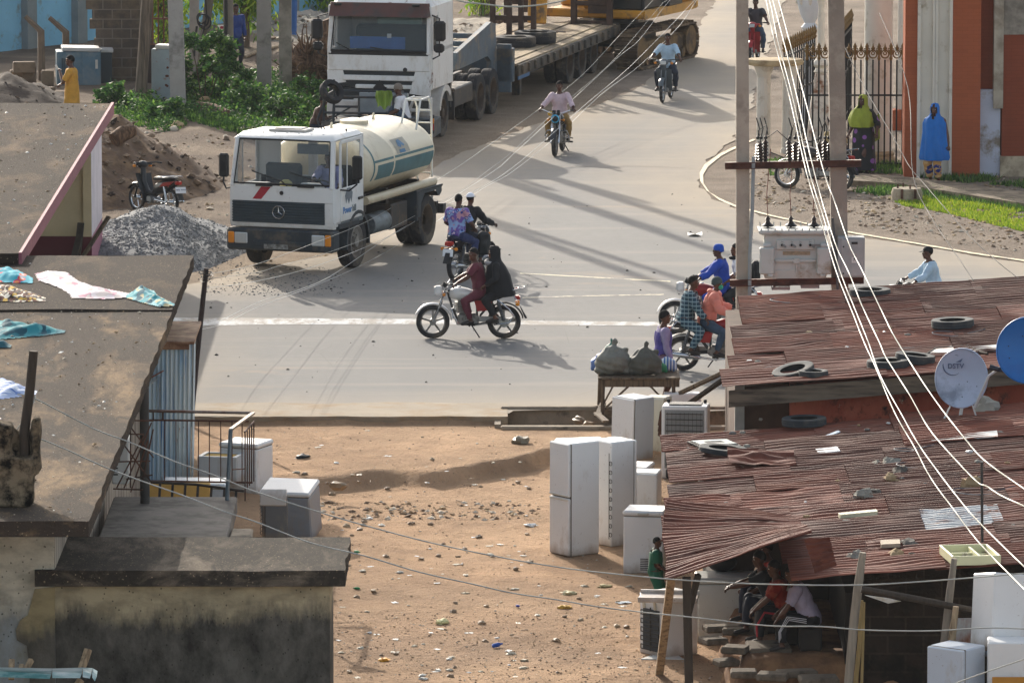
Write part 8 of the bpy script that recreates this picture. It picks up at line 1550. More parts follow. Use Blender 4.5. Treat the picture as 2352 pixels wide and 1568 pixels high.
for x in xs_: m.box((x, yr, 1.2), (.035, .035, 2.4))
for z in (.12, 1.62): m.box(((xs_[0] + xs_[-1]) / 2, yr, z), (xs_[-1] - xs_[0], .025, .04))
obj('bars', m, IRON, h)
for i, x in enumerate(xs_):
 m = MB()
 if i % 2: m.torus((x, yr, 2.52), (0, 1, 0), .085, .018, 16, 6); m.torus((x, yr, 2.54), (0, 1, 0), .035, .014, 10, 5); m.lathe([(.03, 0), (.05, .05), (.02, .1), (.0, .18)], (x, yr, 2.6), n=8)
 else: m.lathe([(.02, 0), (.04, .05), (.02, .1), (.05, .2), (.03, .26), (.045, .32), (0, .40)], (x, yr, 2.38), n=8); m.torus((x - .035, yr, 2.62), (0, 1, 0), .03, .012, 10, 5); m.torus((x + .035, yr, 2.62), (0, 1, 0), .03, .012, 10, 5)
 obj('finial', m, BRONZ, h, 40)
# stub of a concrete bollard
p = G(2084, 466); h = thing('concrete_stump', 'round concrete stump with rusty bolts in the roadside grass', 'stump', (p.x, p.y + .2, 0)); m = MB(); m.lathe([(.33, -.1), (.33, .2), (.30, .29), (.0, .30)], n=14); obj('stump', m, M('#a99c86', .92, var=.2, dirt='#7a6d5a', bump=.5, name='stump concrete'), h, 40); m = MB()
for a in (.4, 1.9, 3.4, 5.0): m.cone((.2 * math.cos(a), .2 * math.sin(a), .25), (.2 * math.cos(a), .2 * math.sin(a), .38), .018)
for x in (-.12, .16): m.box((x, -.30, .2), (.05, .07, .2))
obj('bolt', m, RUST, h)
# ---------------- litter one could count
r = random.Random(33)
def litter(px, py, s, col, kind, i):
 p = onG(px, py); m = MB()
 if kind == 'bag': m.ball((0, 0, s * .18), (s, s * .7, s * .28), 14, 9, noise=.9, ns=2.2, seed=i * 1.7)
 elif kind == 'bottle': m.lathe([(.0, 0), (s * .3, .02), (s * .3, s * 1.1), (s * .12, s * 1.5), (s * .12, s * 1.75), (0, s * 1.8)], (0, -s * .8, s * .3), (r.uniform(-.4, .4), 1, .1), 10)
 elif kind == 'stone': m.ball((0, 0, s * .25), (s, s * .75, s * .5), 9, 7, noise=.6, ns=1.5, seed=i * 2.1)
 elif kind == 'sheet': m.grid(lambda u, v: V(((u - .5) * s * 2, (v - .5) * s * 1.4, s * .12 + s * .22 * mnoise.noise(V((u * 3 + i, v * 3, 0))))), 6, 5)
 else: m.bar((-s, 0, s * .12), (s, s * .2, s * .16), s * .25, s * .12)
 return obj('plastic_bag' if kind == 'bag' else 'plastic_bottle' if kind == 'bottle' else 'loose_stone' if kind == 'stone' else 'paper_scrap' if kind == 'sheet' else 'wood_scrap', m, M(col, .6, var=.15, name='litter'), None, 20 if kind == 'stone' else 60, p, r.uniform(0, 6.2))
SP = [(820, 1271, .075, '#2f9a60', 'bottle', 'green plastic bottle lying beside the near slab, upper of two'), (820, 1354, .06, '#1f8a50', 'bottle', 'green plastic scrap lying beside the near slab, lower of two'), (1015, 1430, .11, '#d9d49a', 'bag', 'pale yellow bag in the middle of the alley'), (1138, 1486, .10, '#2452a8', 'bottle', 'bright blue bottle lying low in the alley'), (882, 1518, .09, '#d99a2c', 'bag', 'orange yellow plastic scrap at the alley bottom'), (1190, 1394, .06, '#2338a0', 'bottle', 'dark blue bottle cap shaped piece near the clothes wire'), (1296, 1396, .09, '#d0a23c', 'bag', 'orange yellow bag beside scraps right of the blue piece'), (1306, 1364, .10, '#d2c79a', 'bag', 'cream plastic bag below the upper clothes wire'), (1390, 1348, .09, '#cfc08a', 'bag', 'cream plastic bag nearest the coil sided freezer'), (1220, 1208, .09, '#dfe3e4', 'bag', 'white plastic bag left of the tall fridges'), (775, 1120, .13, '#8a7458', 'stone', 'broad pale stone beside the white lidded freezer'), (695, 1051, .12, '#2a3338', 'bag', 'black plastic bag behind the white freezer'), (1196, 1018, .17, '#77705f', 'stone', 'grey lump lying on the dirt bank near the fridges'), (1330, 970, .13, '#7d6a54', 'stone', 'brown rock below the table, left one'), (1352, 978, .11, '#8a6f50', 'stone', 'tan rock below the table, right one'), (1432, 1384, .10, '#c9d2d8', 'sheet', 'white crumpled film right of the cream bags'), (1100, 1235, .06, '#5f5446', 'stone', 'stone beside white scraps in the mid alley'), (1060, 1296, .09, '#4a4034', 'stick', 'dark wood scrap in the mid alley')]
for i, (x, y, s, c, k, lb) in enumerate(SP): tag(litter(x, y, s, c, k, i), lb, {'bag': 'plastic bag', 'bottle': 'bottle', 'stone': 'stone', 'sheet': 'scrap', 'stick': 'wood scrap'}[k], 'litter in the alley')
for i in range(190):
 y = 985 + 575 * r.random() ** .8; x = r.uniform(640 if y < 1240 else 775, 1240 if y < 1330 else 1460); k = r.choice(['bag', 'bag', 'sheet', 'sheet', 'stone', 'stone', 'stick'])
 c = r.choice(['#d8d6cd', '#c9c3b0', '#e2e2de', '#bdb39a']) if k in ('bag', 'sheet') else r.choice(['#9c866a', '#8a755c', '#ab9678'])
 tag(litter(x, y, r.uniform(.025, .06), c, k, 50 + i), {'bag': 'small pale plastic bag trodden into the alley dirt', 'sheet': 'pale flat scrap lying on the alley dirt', 'stone': 'small brown stone lying on the alley dirt', 'stick': 'short brown wood scrap lying on the alley dirt'}[k], {'bag': 'plastic bag', 'sheet': 'scrap', 'stone': 'stone', 'stick': 'wood scrap'}[k], 'small litter and stones in the alley')
q = G(1596, 540); m = MB(); m.grid(lambda u, v: V(((u - .5) * .3, (v - .5) * .5, .02 + .03 * math.sin(u * 4 + v * 3))), 4, 4); tag(obj('paper_scrap', m, WHT, None, 180, q), 'white paper lying alone on the road beside the left pole', 'scrap')
# ================================================================ people
def ik(a, b, l1, l2, pole):
 a, b = V(a), V(b); d = b - a; L = min(d.length, (l1 + l2) * .995); d.normalize(); x = (l1 * l1 - l2 * l2 + L * L) / (2 * L); hgt = math.sqrt(max(0, l1 * l1 - x * x)); p = V(pole); p = p - d * p.dot(d); p.normalize(); return a + d * x + p * hgt, a + d * L
SKIN = M('#553527', .42, var=.1, scale=12, name='dark brown skin'); SKIN2 = M('#6b4530', .42, var=.1, scale=12, name='brown skin'); HAIR = M('#0c0b0b', .9, name='black hair')
EYEW = M('#cfc8bf', .3, name='eye white'); LIP = M('#4a2522', .5, name='lips')
def person(label, loc, rz, pel, neck, hands, feet, look=(0, 0), k=.92, clothes=(), skin=None, hair='short', kneepole=None, elbowpole=(0, 0, -1), curl=.9, fat=1.1, group=None, tilt=0, cat='person', shoes='#2a2624', face=True, elb=None, toe=None):
 P = thing('person', label, cat, loc, rz, group); sk = skin or SKIN; m = MB(); pel, neck = V(pel), V(neck); sp = (neck - pel); L = sp.length; up = sp.normalized(); lat = V((0, 1, 0)); fw = lat.cross(up).normalized(); segs = []
 def ell(c, a, b, n=18, ex=1): return [c + lat * (a * math.cos(t)) + fw * (b * math.sin(t)) for t in [2 * math.pi * i / n for i in range(n)]]
 f_ = fat * k
 m.loft([ell(pel + up * (L * t), a * f_, b * f_) for t, a, b in ((-.24, .08, .07), (-.2, .13, .10), (-.05, .165, .125), (.12, .16, .12), (.35, .142, .105), (.6, .165, .118), (.8, .178, .11), (.93, .15, .09), (1.02, .075, .07), (1.1, .052, .058))])
 segs.append(('torso', pel - up * .05, neck - up * .06, .135 * f_, .13 * f_))
 hy, hp = look; hd = V((math.cos(hp) * math.cos(hy), math.cos(hp) * math.sin(hy), math.sin(hp))); hup = (V((0, 0, 1)) - hd * hd.z).normalized(); hl = hup.cross(hd); H = Matrix((hd, hl, hup)).transposed()
 hc = neck + up * (.06 * k) + V((0, 0, .13 * k)) + hd * .03 * k
 m.tube([neck - up * .04, neck + up * .04, hc - hup * .06 * k], [.062 * k, .054 * k, .055 * k], 12)
 w = lambda x, y, z: hc + H @ V((x * k, y * k, z * k))
 m.ball(w(-.012, 0, .03), (.100 * k, .077 * k, .100 * k), 18, 12, mtx=H); m.ball(w(.022, 0, -.055), (.070 * k, .058 * k, .070 * k), 14, 10, mtx=H); m.ball(w(.095, 0, -.018), (.018 * k, .016 * k, .026 * k), 8, 6, mtx=H); m.ball(w(.07, 0, .03), (.03 * k, .06 * k, .016 * k), 8, 6, mtx=H); m.ball(w(.078, 0, -.062), (.02 * k, .028 * k, .014 * k), 8, 6, mtx=H); m.ball(w(.065, 0, -.105), (.022 * k, .026 * k, .018 * k), 8, 6, mtx=H)
 for s in (-1, 1): m.ball(w(-.01, s * .078, -.01), (.02 * k, .012 * k, .032 * k), 8, 6, mtx=H)
 segs.append(('head', hc - hup * .02, hc + hup * .03, .085 * k, .09 * k)); segs.append(('neck', neck, neck + V((0, 0, .05)), .05 * k, .05 * k)); fing = MB()
 for i, s in enumerate((1, -1)):
  sh = neck - up * (.055 * k) + lat * (s * .175 * f_); hnd = V(hands[i]); ep = V(elbowpole); ep = V((ep.x, ep.y * s, ep.z))
  e, hn = ik(sh, hnd, .285 * k, .25 * k, ep)
  if elb and elb[i]: e = V(elb[i])
  m.tube([sh - lat * s * .05, sh, sh.lerp(e, .3), sh.lerp(e, .7), e], [.058 * f_, .060 * f_, .053 * f_, .043 * f_, .04 * f_], 12); m.ball(sh, .06 * f_, 12, 8); m.ball(e, .040 * f_, 10, 8); m.tube([e, e.lerp(hn, .3), e.lerp(hn, .75), hn], [.04 * f_, .042 * f_, .032 * f_, .027 * k], 12)
  d = (hn - e).normalized(); pn = V((0, 0, -1)); pn = (pn - d * pn.dot(d)); pn = pn.normalized() if pn.length > .1 else V((1, 0, 0)); sd = d.cross(pn); pc_ = hn + d * .045 * k
  m.ball(pc_, (.05 * k, .042 * k, .018 * k), 12, 8, mtx=Matrix((d, sd, pn)).transposed()); m.ball(hn, .027 * k, 8, 6)
  for q, (o, ln) in enumerate(((-.03, .062), (-.01, .075), (.011, .070), (.031, .055))):
   b = pc_ + d * .032 * k + sd * o * k; c1 = b + (d * math.cos(curl * .5) + pn * math.sin(curl * .5)) * ln * .45 * k; c2 = c1 + (d * math.cos(curl * 1.4) + pn * math.sin(curl * 1.4)) * ln * .4 * k; c3 = c2 + (d * math.cos(curl * 2.1) + pn * math.sin(curl * 2.1)) * ln * .3 * k; fing.tube([b - d * .012, c1, c2, c3], [.0095 * k, .009 * k, .0085 * k, .006 * k], 7)
  th = pc_ - d * .015 * k - sd * s * .03 * k; fing.tube([th, th - sd * s * .025 * k + d * .025 * k + pn * .012, th - sd * s * .022 * k + d * .055 * k + pn * .03 * curl], [.012 * k, .010 * k, .007 * k], 7)
  segs += [('armU', sh, e, .055 * f_, .04 * f_), ('armL', e, hn, .04 * f_, .027 * k), ('hand', hn, hn + d * .09 * k, .03 * k, .03 * k)]
  hip = pel - up * .06 * k + lat * s * .085 * f_; ft = V(feet[i]); kp = V(kneepole) if kneepole else V((1, .25, .2)); kp = V((kp.x, kp.y * s, kp.z)); kn, an = ik(hip, ft, .42 * k, .41 * k, kp)
  m.tube([hip, hip.lerp(kn, .3), hip.lerp(kn, .7), kn], [.088 * f_, .084 * f_, .064 * f_, .054 * f_], 14); m.ball(kn, .055 * f_, 12, 8); m.tube([kn, kn.lerp(an, .3), kn.lerp(an, .7), an], [.052 * f_, .055 * f_, .040 * f_, .033 * k], 12); td = V(toe) if toe else V((1, .15 * s, -.1)); td = V((td.x, td.y, td.z)).normalized()
  m.ball(an - V((0, 0, .03 * k)) - td * .02, (.045 * k, .036 * k, .04 * k), 10, 8); m.tube([an - V((0, 0, .025 * k)), an + td * .09 * k - V((0, 0, .045 * k)), an + td * .17 * k - V((0, 0, .055 * k))], [.034 * k, .036 * k, .026 * k], 12); m.ball(an + td * .17 * k - V((0, 0, .055 * k)), .027 * k, 8, 6)
  segs += [('legU', hip, kn, .085 * f_, .054 * f_), ('legL', kn, an, .053 * f_, .034 * k), ('foot%d' % i, an - V((0, 0, .04 * k)), an + td * .16 * k - V((0, 0, .05 * k)), .04 * k, .03 * k)]
 co, fs = remesh(m, .0125, 2, .5); D = []; T = []
 for nm, a, b, ra, rb in segs:
  a, b = np.array(a), np.array(b); ab = b - a; t = np.clip(((co - a) @ ab) / (ab @ ab), 0, 1); T.append(((co - a) @ ab) / (ab @ ab)); D.append(np.linalg.norm(co - a - t[:, None] * ab, axis=1) - (ra + (rb - ra) * t))
 D = np.array(D); T = np.array(T); lab = D.argmin(0); tt = T[lab, np.arange(len(co))]; names = [s[0] for s in segs]; ln_ = np.array([names[i] for i in lab])
 b = MB(); b.v = [tuple(p) for p in co]; b.f = list(fs); b.m = [0] * len(fs); o_ = len(b.v); b.add(fing.v, fing.f); body = obj('body', b, sk, P, 179)
 F4 = [f for f in fs]; me = body.data
 nrm = np.zeros((len(co), 3)); fa = np.array([f for f in fs if len(f) == 4]); fn = np.cross(co[fa[:, 2]] - co[fa[:, 0]], co[fa[:, 3]] - co[fa[:, 1]])
 for q in range(4): np.add.at(nrm, fa[:, q], fn)
 nrm /= np.linalg.norm(nrm, axis=1)[:, None] + 1e-9
 def garment(name, spec, off, mat, wr=.006, extra=None):
  ok = np.zeros(len(co), bool)
  for bn, (t0, t1) in spec.items(): ok |= (ln_ == bn) & (tt >= t0) & (tt <= t1)
  if extra is not None: ok |= extra
  sel = ok[fa].all(1); f = fa[sel]; use = np.unique(f); mp = -np.ones(len(co), int); mp[use] = np.arange(len(use)); n3 = np.array([mnoise.noise(V(p * 9)) + .6 * mnoise.noise(V((p[0] * 22, p[1] * 22, p[2] * 8))) for p in co[use]])
  c = co[use] + nrm[use] * (off + wr * .4 + 2.0 * wr * n3[:, None]); g = MB(); g.v = [tuple(x) for x in c]; g.f = [tuple(int(y) for y in mp[q]) for q in f]; g.m = [0] * len(g.f); return obj(name, g, mat, P, 179, recalc=False)
 for cl in clothes: garment(*cl)
 hz = (co - np.array(hc)) @ np.array(hup) / k; hxx = (co - np.array(hc)) @ np.array(hd) / k
 if hair == 'short': garment('hair', {}, .006 * k, HAIR, .002, (ln_ == 'head') & (hz > .035 + .55 * (hxx - .035)) & (hz > -.03))
 if face:
  for s in (-1, 1): e = MB(); e.ball(w(.079, s * .032, .008), (.010 * k, .014 * k, .008 * k), 8, 6, mtx=H); e.mat(1); e.ball(w(.087, s * .032, .008), (.004 * k, .006 * k, .006 * k), 6, 5, mtx=H); obj('eye', e, [EYEW, HAIR], P, 60)
  e = MB(); e.ball(w(.095, 0, -.063), (.008 * k, .024 * k, .010 * k), 8, 6, mtx=H); obj('mouth', e, LIP, P, 60)
 if shoes: [garment('shoe', {'foot%d' % i: (-1, 2)}, .008 * k, M(shoes, .6, name='shoe'), 0) for i in (0, 1)]
 P_ = dict(P=P, w=w, H=H, hc=hc, neck=neck, pel=pel, up=up, fw=fw, lat=lat, k=k); return P_
def cap(d, col, brim=True, beanie=False, name='cap', kufi=False):
 w, H, k = d['w'], d['H'], d['k']; m = MB(); n = 20; rg = []
 for q in range(7): a = q / 6 * math.pi / 2; rr = math.cos(a); rg.append([w(-.012 + .109 * rr ** (.6 if kufi else 1) * math.cos(t), .086 * rr ** (.6 if kufi else 1) * math.sin(t), .045 + (.092 if not beanie else .10) * math.sin(a)) for t in [2 * math.pi * i / n for i in range(n)]])
 if beanie or kufi: rg.insert(0, [w(-.014 + .106 * math.cos(t), .084 * math.sin(t), .01 - .03 * (math.cos(t) < 0)) for t in [2 * math.pi * i / n for i in range(n)]])
 m.loft(rg, False); o = obj(name, m, M(col, .8, var=.1, name='cap cloth'), d['P'], 60, recalc=False)
 if brim: m = MB(); m.grid(lambda u, v: w(.085 + .10 * v * math.cos((u - .5) * 2.2), (u - .5) * .15 * (1 - .15 * v), .05 - .03 * v), 8, 4); obj('peak', m, M(col, .8, var=.1, name='cap cloth'), o, 60, recalc=False)
def veil(d, rings, mat, name='veil', n=40, fold=.02, nf=9, cut=True, seed=0):   # rings: (height above head centre, forward shift, half width, half depth, open half angle)
 hc = d['hc']; H = d['H']; fwd = H.col[0].copy(); fwd.z = 0; fwd.normalize(); sd = V((-fwd.y, fwd.x, 0)); m = MB(); vs = []
 for j, (z, fx_, a, b, op) in enumerate(rings):
  for i in range(n):
   t = 2 * math.pi * i / n; f = 1 + fold * (math.sin(nf * t + seed + z * 3) + .7 * mnoise.noise(V((math.cos(t) * 2.5, math.sin(t) * 2.5, z * 1.6 + nf)))) * min(1.6, max(0, -z) * 2.2); vs.append(hc + fwd * (fx_ + b * f * math.cos(t)) + sd * (a * f * math.sin(t)) + V((0, 0, z)))
 fs = []
 for j in range(len(rings) - 1):
  op = (rings[j][4] + rings[j + 1][4]) / 2
  for i in range(n):
   t = 2 * math.pi * (i + .5) / n; t = min(t, 2 * math.pi - t)
   if t < op: continue
   fs.append((j * n + i, j * n + (i + 1) % n, (j + 1) * n + (i + 1) % n, (j + 1) * n + i))
 m.add(vs, fs); return obj(name, m, mat, d['P'], 179, recalc=False)
def bagm(c, s=.9, rough=.75, **k): return M(c, rough, var=k.pop('var', .15), scale=k.pop('scale', 8), name='cloth', **k)
TS = {'torso': (-2, 1.13), 'armU': (-1, .85)}; LS = {'torso': (-2, 1.13), 'armU': (-1, 2), 'armL': (-1, .9)}; TR = {'torso': (-3, .14), 'legU': (-1, 2), 'legL': (-1, .9)}; SH = {'torso': (-3, .14), 'legU': (-1, .85)}; SHH = {'torso': (.0, 1.13), 'armU': (-1, .85)}
def rider(label, B, clothes, look=(0, 0), seat=0, lean=.10, k=.885, **kw):
 px, pz = (-.22, .885) if seat == 0 else (-.58, .905); sz = .47 * k / .92
 if 'hands' in kw: hands = kw.pop('hands')
 else: hands = [(.20, .37, 1.03), (.20, -.37, 1.03)] if seat == 0 else [(-.30, .24, .98), (-.30, -.24, .98)]
 feet = kw.pop('feet', None) or ([(-.04, .22, .35), (-.04, -.22, .35)] if seat == 0 else [(-.48, .25, .40), (-.48, -.25, .40)])
 return person(label, B.location.copy(), B.rotation_euler[2], (px, 0, pz), (px + lean, 0, pz + sz), hands, feet, look, k, clothes, kneepole=(1, .45, .35), elbowpole=(-.25, .7, -1), **kw)
MAR = bagm('#5f2433'); BLKC = bagm('#15171b'); NAVY = bagm('#1d2536'); JEAN = bagm('#33475c'); LIL = bagm('#c3aeb6'); TANT = bagm('#8f7240'); PBL = bagm('#a9c3d6'); ROY = bagm('#1b45a8'); SAL = bagm('#d67f6e'); WHC = bagm('#d9dade')
d = rider('person in a maroon tunic and trousers steering the silver tanked motorcycle', BK1, [('trousers', TR, .012, MAR), ('tunic', TS, .02, MAR, .008)], (.6, -.05))
d = rider('woman in a long black veil riding behind the driver in maroon', BK1, [('dress', {'torso': (-3, 1), 'armU': (-1, 2), 'armL': (-1, .95), 'legU': (-1, 2), 'legL': (-1, .85)}, .018, BLKC)], (.15, 0), 1, hair=None, skin=SKIN2)
veil(d, [(.135, -.02, .02, .02, 0), (.12, -.015, .07, .08, 0), (.06, -.01, .098, .118, .62), (0, -.015, .10, .115, .80), (-.08, -.02, .10, .11, .72), (-.14, -.02, .13, .13, .2), (-.22, -.04, .23, .17, 0), (-.40, -.08, .28, .22, 0), (-.62, -.10, .30, .25, 0), (-.74, -.12, .31, .27, 0)], M('#14171c', .85, var=.15, name='black veil'), fold=.03)
m = MB(); m.torus(d['hc'] + V((.05, .02, -.16)), (0, .2, 1), .085, .03, 16, 8, 1.4); obj('scarf', m, bagm('#8f8f90'), d['P'], 60)
d = rider('person in a black jacket and white cap steering the motorcycle seen from behind', BK2, [('trousers', TR, .012, NAVY), ('jacket', LS, .022, BLKC, .008)], (0, 0), lean=.16); cap(d, '#dfe3ec')
t = NT('printed shirt'); v = t.voro(9, out='Distance'); k_ = t.mix(t.ramp(t.noise(7, 2), .45, .55), lin('#6a4f9a'), lin('#8aa6d0')); k_ = t.mix(t.ramp(t.noise(5, 2), .54, .58), k_, lin('#b98a9a')); k_ = t.mix(t.ramp(v, .30, .34, 1, 0), k_, lin('#2b3f8a')); k_ = t.mix(t.ramp(v, .18, .22, 1, 0), k_, lin('#c9b3c9')); PRT = t.out(k_, .8)
d = rider('person in a purple and blue printed shirt riding on the rear seat, seen from behind', BK2, [('trousers', TR, .012, bagm('#232f55')), ('shirt', TS, .022, PRT, .008)], (0, 0), 1, lean=.06)
q = (Matrix.Translation(BK2.location) @ Matrix.Rotation(BK2.rotation_euler[2], 4, 'Z')) @ V((-.12, -.34, .66)); m = MB(); m.box((0, 0, .02), (.24, .10, .46), b=.05); tag(blob('shopping_bag', m, .02, M('#1f2528', .5, var=.2, name='black plastic'), None, 2, .03, 6, q), 'black plastic bag hanging beside the rear rider in print', 'bag')
d = rider('person in a pale lilac shirt and tan trousers riding head on', BK3, [('trousers', TR, .014, TANT), ('shirt', LS, .02, LIL, .006)], (0, -.05), lean=.04);
q = BK3.location + V((-.17, -.2, .92)); m = MB(); m.ball((0, 0, 0), (.07, .07, .05), 12, 8, noise=.5); tag(obj('yellow_cloth', m, bagm('#c9a63a'), None, 60, q), 'yellow cloth tied below the grip of the blue lamped motorcycle', 'cloth')
d = rider('person in a pale blue shirt and dark trousers on the small grey motorcycle', BK4, [('trousers', TR, .014, NAVY), ('shirt', {'torso': (-2, 1.13), 'armU': (-1, 2), 'armL': (-1, .3)}, .02, PBL, .006)], (0, 0), lean=.04, feet=[(0, .22, .32), (0, -.22, .32)])
d = rider('person in a dark striped jumper on the red motorcycle behind the pole', BK5, [('trousers', TR, .014, JEAN), ('jumper', TS, .02, bagm('#3d3a3f'), .006)], (0, 0), lean=.04, feet=[(0, .22, .32), (0, -.22, .32)])
d = rider('man in royal blue robe and blue cap riding left behind the pole', BK6, [('trousers', TR, .016, ROY), ('robe', LS, .024, ROY, .01)], (.1, 0), lean=.06); cap(d, '#1c4fb0', False, name='kufi_cap', kufi=True)
m = MB(); [m.torus(d['w'](.092, s * .034, .008), d['H'].col[0], .02, .003, 12, 4) for s in (-1, 1)]; m.tube([d['w'](.09, .05, .01), d['w'](0, .082, .01)], .003, 4); obj('spectacles', m, BLK, d['P'])
d = rider('woman in a white shirt with black scarf and backpack riding behind the blue robed man', BK6, [('trousers', TR, .016, BLKC), ('shirt', TS, .02, WHC, .006)], (0, 0), 1, hair='short', skin=SKIN2)
m = MB(); m.torus(d['hc'] + V((.0, 0, -.14)), (0, 0, 1), .09, .035, 16, 8); obj('scarf', m, BLKC, d['P'], 60); m = MB(); m.box(d['pel'] + V((-.22, 0, .24)), (.16, .28, .38), b=.06); obj('backpack', m, BLKC, d['P'], 40)
d = rider('person in a salmon pink hooded top and dark beanie steering the red motorcycle', BK7, [('trousers', TR, .016, JEAN), ('hooded_top', LS, .032, SAL, .012)], (0, -.05), lean=.14, hair=None); cap(d, '#3c4a4a', False, True, 'beanie')
m = MB(); m.torus(d['hc'] + V((-.05, 0, -.15)), (.3, 0, 1), .09, .045, 18, 8); obj('hood', m, SAL, d['P'], 60); m = MB(); m.ball(d['w'](.06, 0, -.06), (.05, .062, .05), 14, 10, mtx=d['H']); obj('face_mask', m, M('#2f9a78', .7, name='green mask'), d['P'], 60)
t = NT('plaid cloth'); w1 = t.new('ShaderNodeTexWave', i_Scale=4.5, bands_direction='Z'); w2 = t.new('ShaderNodeTexWave', i_Scale=4.5, bands_direction='X'); t.l.new(t.co, w1.inputs[0]); t.l.new(t.co, w2.inputs[0]); k_ = t.mix(t.ramp(w1.outputs[1], .80, .9), lin('#1d3f52'), lin('#7d9aa3')); k_ = t.mix(t.ramp(w2.outputs[1], .86, .94, 0, .6), k_, lin('#8aa3a8')); PLD = t.out(k_, .85)
d = rider('person in a teal checked outfit riding behind the pink hooded driver', BK7, [('trousers', TR, .018, PLD), ('tunic', LS, .028, PLD, .01)], (0, 0), 1, hands=[(-.22, .24, .92), (-.22, -.24, .92)])
d = rider('person in a pale blue shirt and black peaked cap riding behind the tin roof', BK8, [('trousers', TR, .014, NAVY), ('shirt', LS, .022, PBL, .008)], (0, 0), lean=.10); cap(d, '#15171b')
# standing people
def stand(label, px, py, rz, clothes, k=1.0, hands=None, look=(0, 0), z=None, **kw):
 p = G(px, py, z if z is not None else 0); kk = k; hd = hands or [(.05, .28, .82), (.05, -.28, .82)]; hd = [tuple(c * kk for c in q) for q in hd]
 return person(label, p, R(rz), (0, 0, .93 * kk), (.01, 0, 1.43 * kk), hd, [(.03, .11, .09 * kk), (-.03, -.11, .09 * kk)], look, kk, clothes, kneepole=(1, .1, .1), elbowpole=(-1, .4, -.3), **kw)
PUR = bagm('#51458f'); d = stand('child in a purple top and mauve shorts standing behind the wooden table', 1522, 930, 10, [('shorts', SH, .03, bagm('#8a6a7c'), .008), ('undershirt', LS, .014, bagm('#8f84a8'), .004), ('vest', {'torso': (-.1, .98)}, .028, PUR, .006)], .90, [(.12, .24, .90), (.10, -.26, .86)], shoes='#3a2c26')
GRN = bagm('#155a44'); d = stand('small child in a green outfit standing beside the vent grille freezer', 1505, 1398, 0, [('shorts', {'torso': (-3, .2), 'legU': (-1, 1.1)}, .03, GRN, .006), ('top', SHH, .025, GRN, .006)], .58, [(.24, .14, .95), (.24, -.14, .95)], z=ALZ, shoes=None)
KAF = bagm('#c29034'); d = stand('man in a yellow kaftan holding a white phone by the grey cabinet', 166, 296, 175, [('trousers', TR, .012, KAF), ('kaftan', TS, .024, KAF, .008)], .98, [(.30, -.06, 1.36), (.26, -.02, 1.06)], elb=[(.17, .24, 1.1), (.05, -.30, 1.13)])
m = MB(); m.loft([[V((math.cos(t) * a, math.sin(t) * b, z)) for t in [2 * math.pi * i / 28 for i in range(28)]] for z, a, b in ((1.12, .15, .19), (.9, .17, .215), (.6, .18, .23), (.32, .20, .25))], False); obj('kaftan_skirt', m, KAF, d['P'], 179)
m = MB(); m.box((.36, -.08, 1.42), (.05, .03, .13), b=.012, ry=.5); tag(obj('mobile_phone', m, WHT, None, 30, d['P'].location), 'white phone held up by the man in yellow', 'phone').rotation_euler[2] = R(175)
m = MB(); m.torus(d['neck'] + V((.03, 0, -.06)), (-.5, 0, 1), .10, .008, 22, 5); obj('bead_necklace', m, bagm('#7a2c22'), d['P'], 60)
BLV = M('#1468b8', .8, var=.12, scale=5, name='bright blue cloth'); d = stand('woman in a long bright blue veil standing before the white pilasters', 2147, 424, -118, [('wrapper', {'torso': (-3, .2), 'legU': (-1, 2), 'legL': (-1, .75)}, .03, print_mat(['#b58a54', '#25337a', '#c9a878'], 9)), ], 1.0, [(.02, .34, .78), (.08, -.24, .9)], (.15, 0), hair=None)
veil(d, [(.14, -.02, .02, .02, 0), (.125, -.015, .07, .08, 0), (.06, -.01, .10, .12, .62), (0, -.01, .102, .118, .80), (-.08, -.02, .10, .11, .75), (-.14, -.0, .13, .14, .25), (-.20, -.02, .22, .16, 0), (-.30, -.01, .255, .19, 0), (-.5, 0, .25, .215, 0), (-.8, .0, .28, .24, 0), (-1.02, .0, .31, .26, 0), (-1.08, .0, .29, .25, 0)], BLV, fold=.085, nf=7)
t = NT('spotted dress'); v = t.voro(4.2); SPT = t.out(t.mix(t.ramp(v, .26, .29, 1, 0), lin('#14161a'), lin('#8a55a0')), .8)
d = stand('woman in a lime scarf and purple spotted black dress beside the right pole', 1983, 402, -128, [('sleeves', {'armU': (-1, 2), 'armL': (-1, .4), 'torso': (.3, .97)}, .02, SPT)], 1.0, [(.10, .42, .95), (.12, -.30, .9)], (.1, .1), hair=None, fat=1.08)
m = MB(); m.loft([[V((math.cos(t_) * a * (1 + .05 * math.sin(6 * t_)), math.sin(t_) * b * (1 + .05 * math.sin(6 * t_)), z)) for t_ in [2 * math.pi * i / 36 for i in range(36)]] for z, a, b in ((1.32, .15, .19), (1.1, .17, .21), (.9, .20, .25), (.5, .21, .26), (.12, .24, .30))], False); obj('dress_skirt', m, SPT, d['P'], 179)
LIM = M('#8c9630', .8, var=.2, scale=5, name='lime scarf'); veil(d, [(.14, -.02, .02, .02, 0), (.125, -.015, .07, .08, 0), (.06, -.01, .10, .12, .62), (0, -.01, .102, .118, .82), (-.09, -.0, .11, .12, .7), (-.15, .02, .15, .16, .1), (-.24, .0, .26, .21, 0), (-.40, .03, .30, .26, 0), (-.56, .05, .24, .24, 0)], LIM, fold=.08, nf=8); m = MB(); m.grid(lambda u, v: d['hc'] + V((-.16 - .02 * v, .20 + .13 * u, -.35 - .55 * v + .08 * u)), 6, 8); obj('scarf_tail', m, LIM, d['P'], 179, recalc=False)
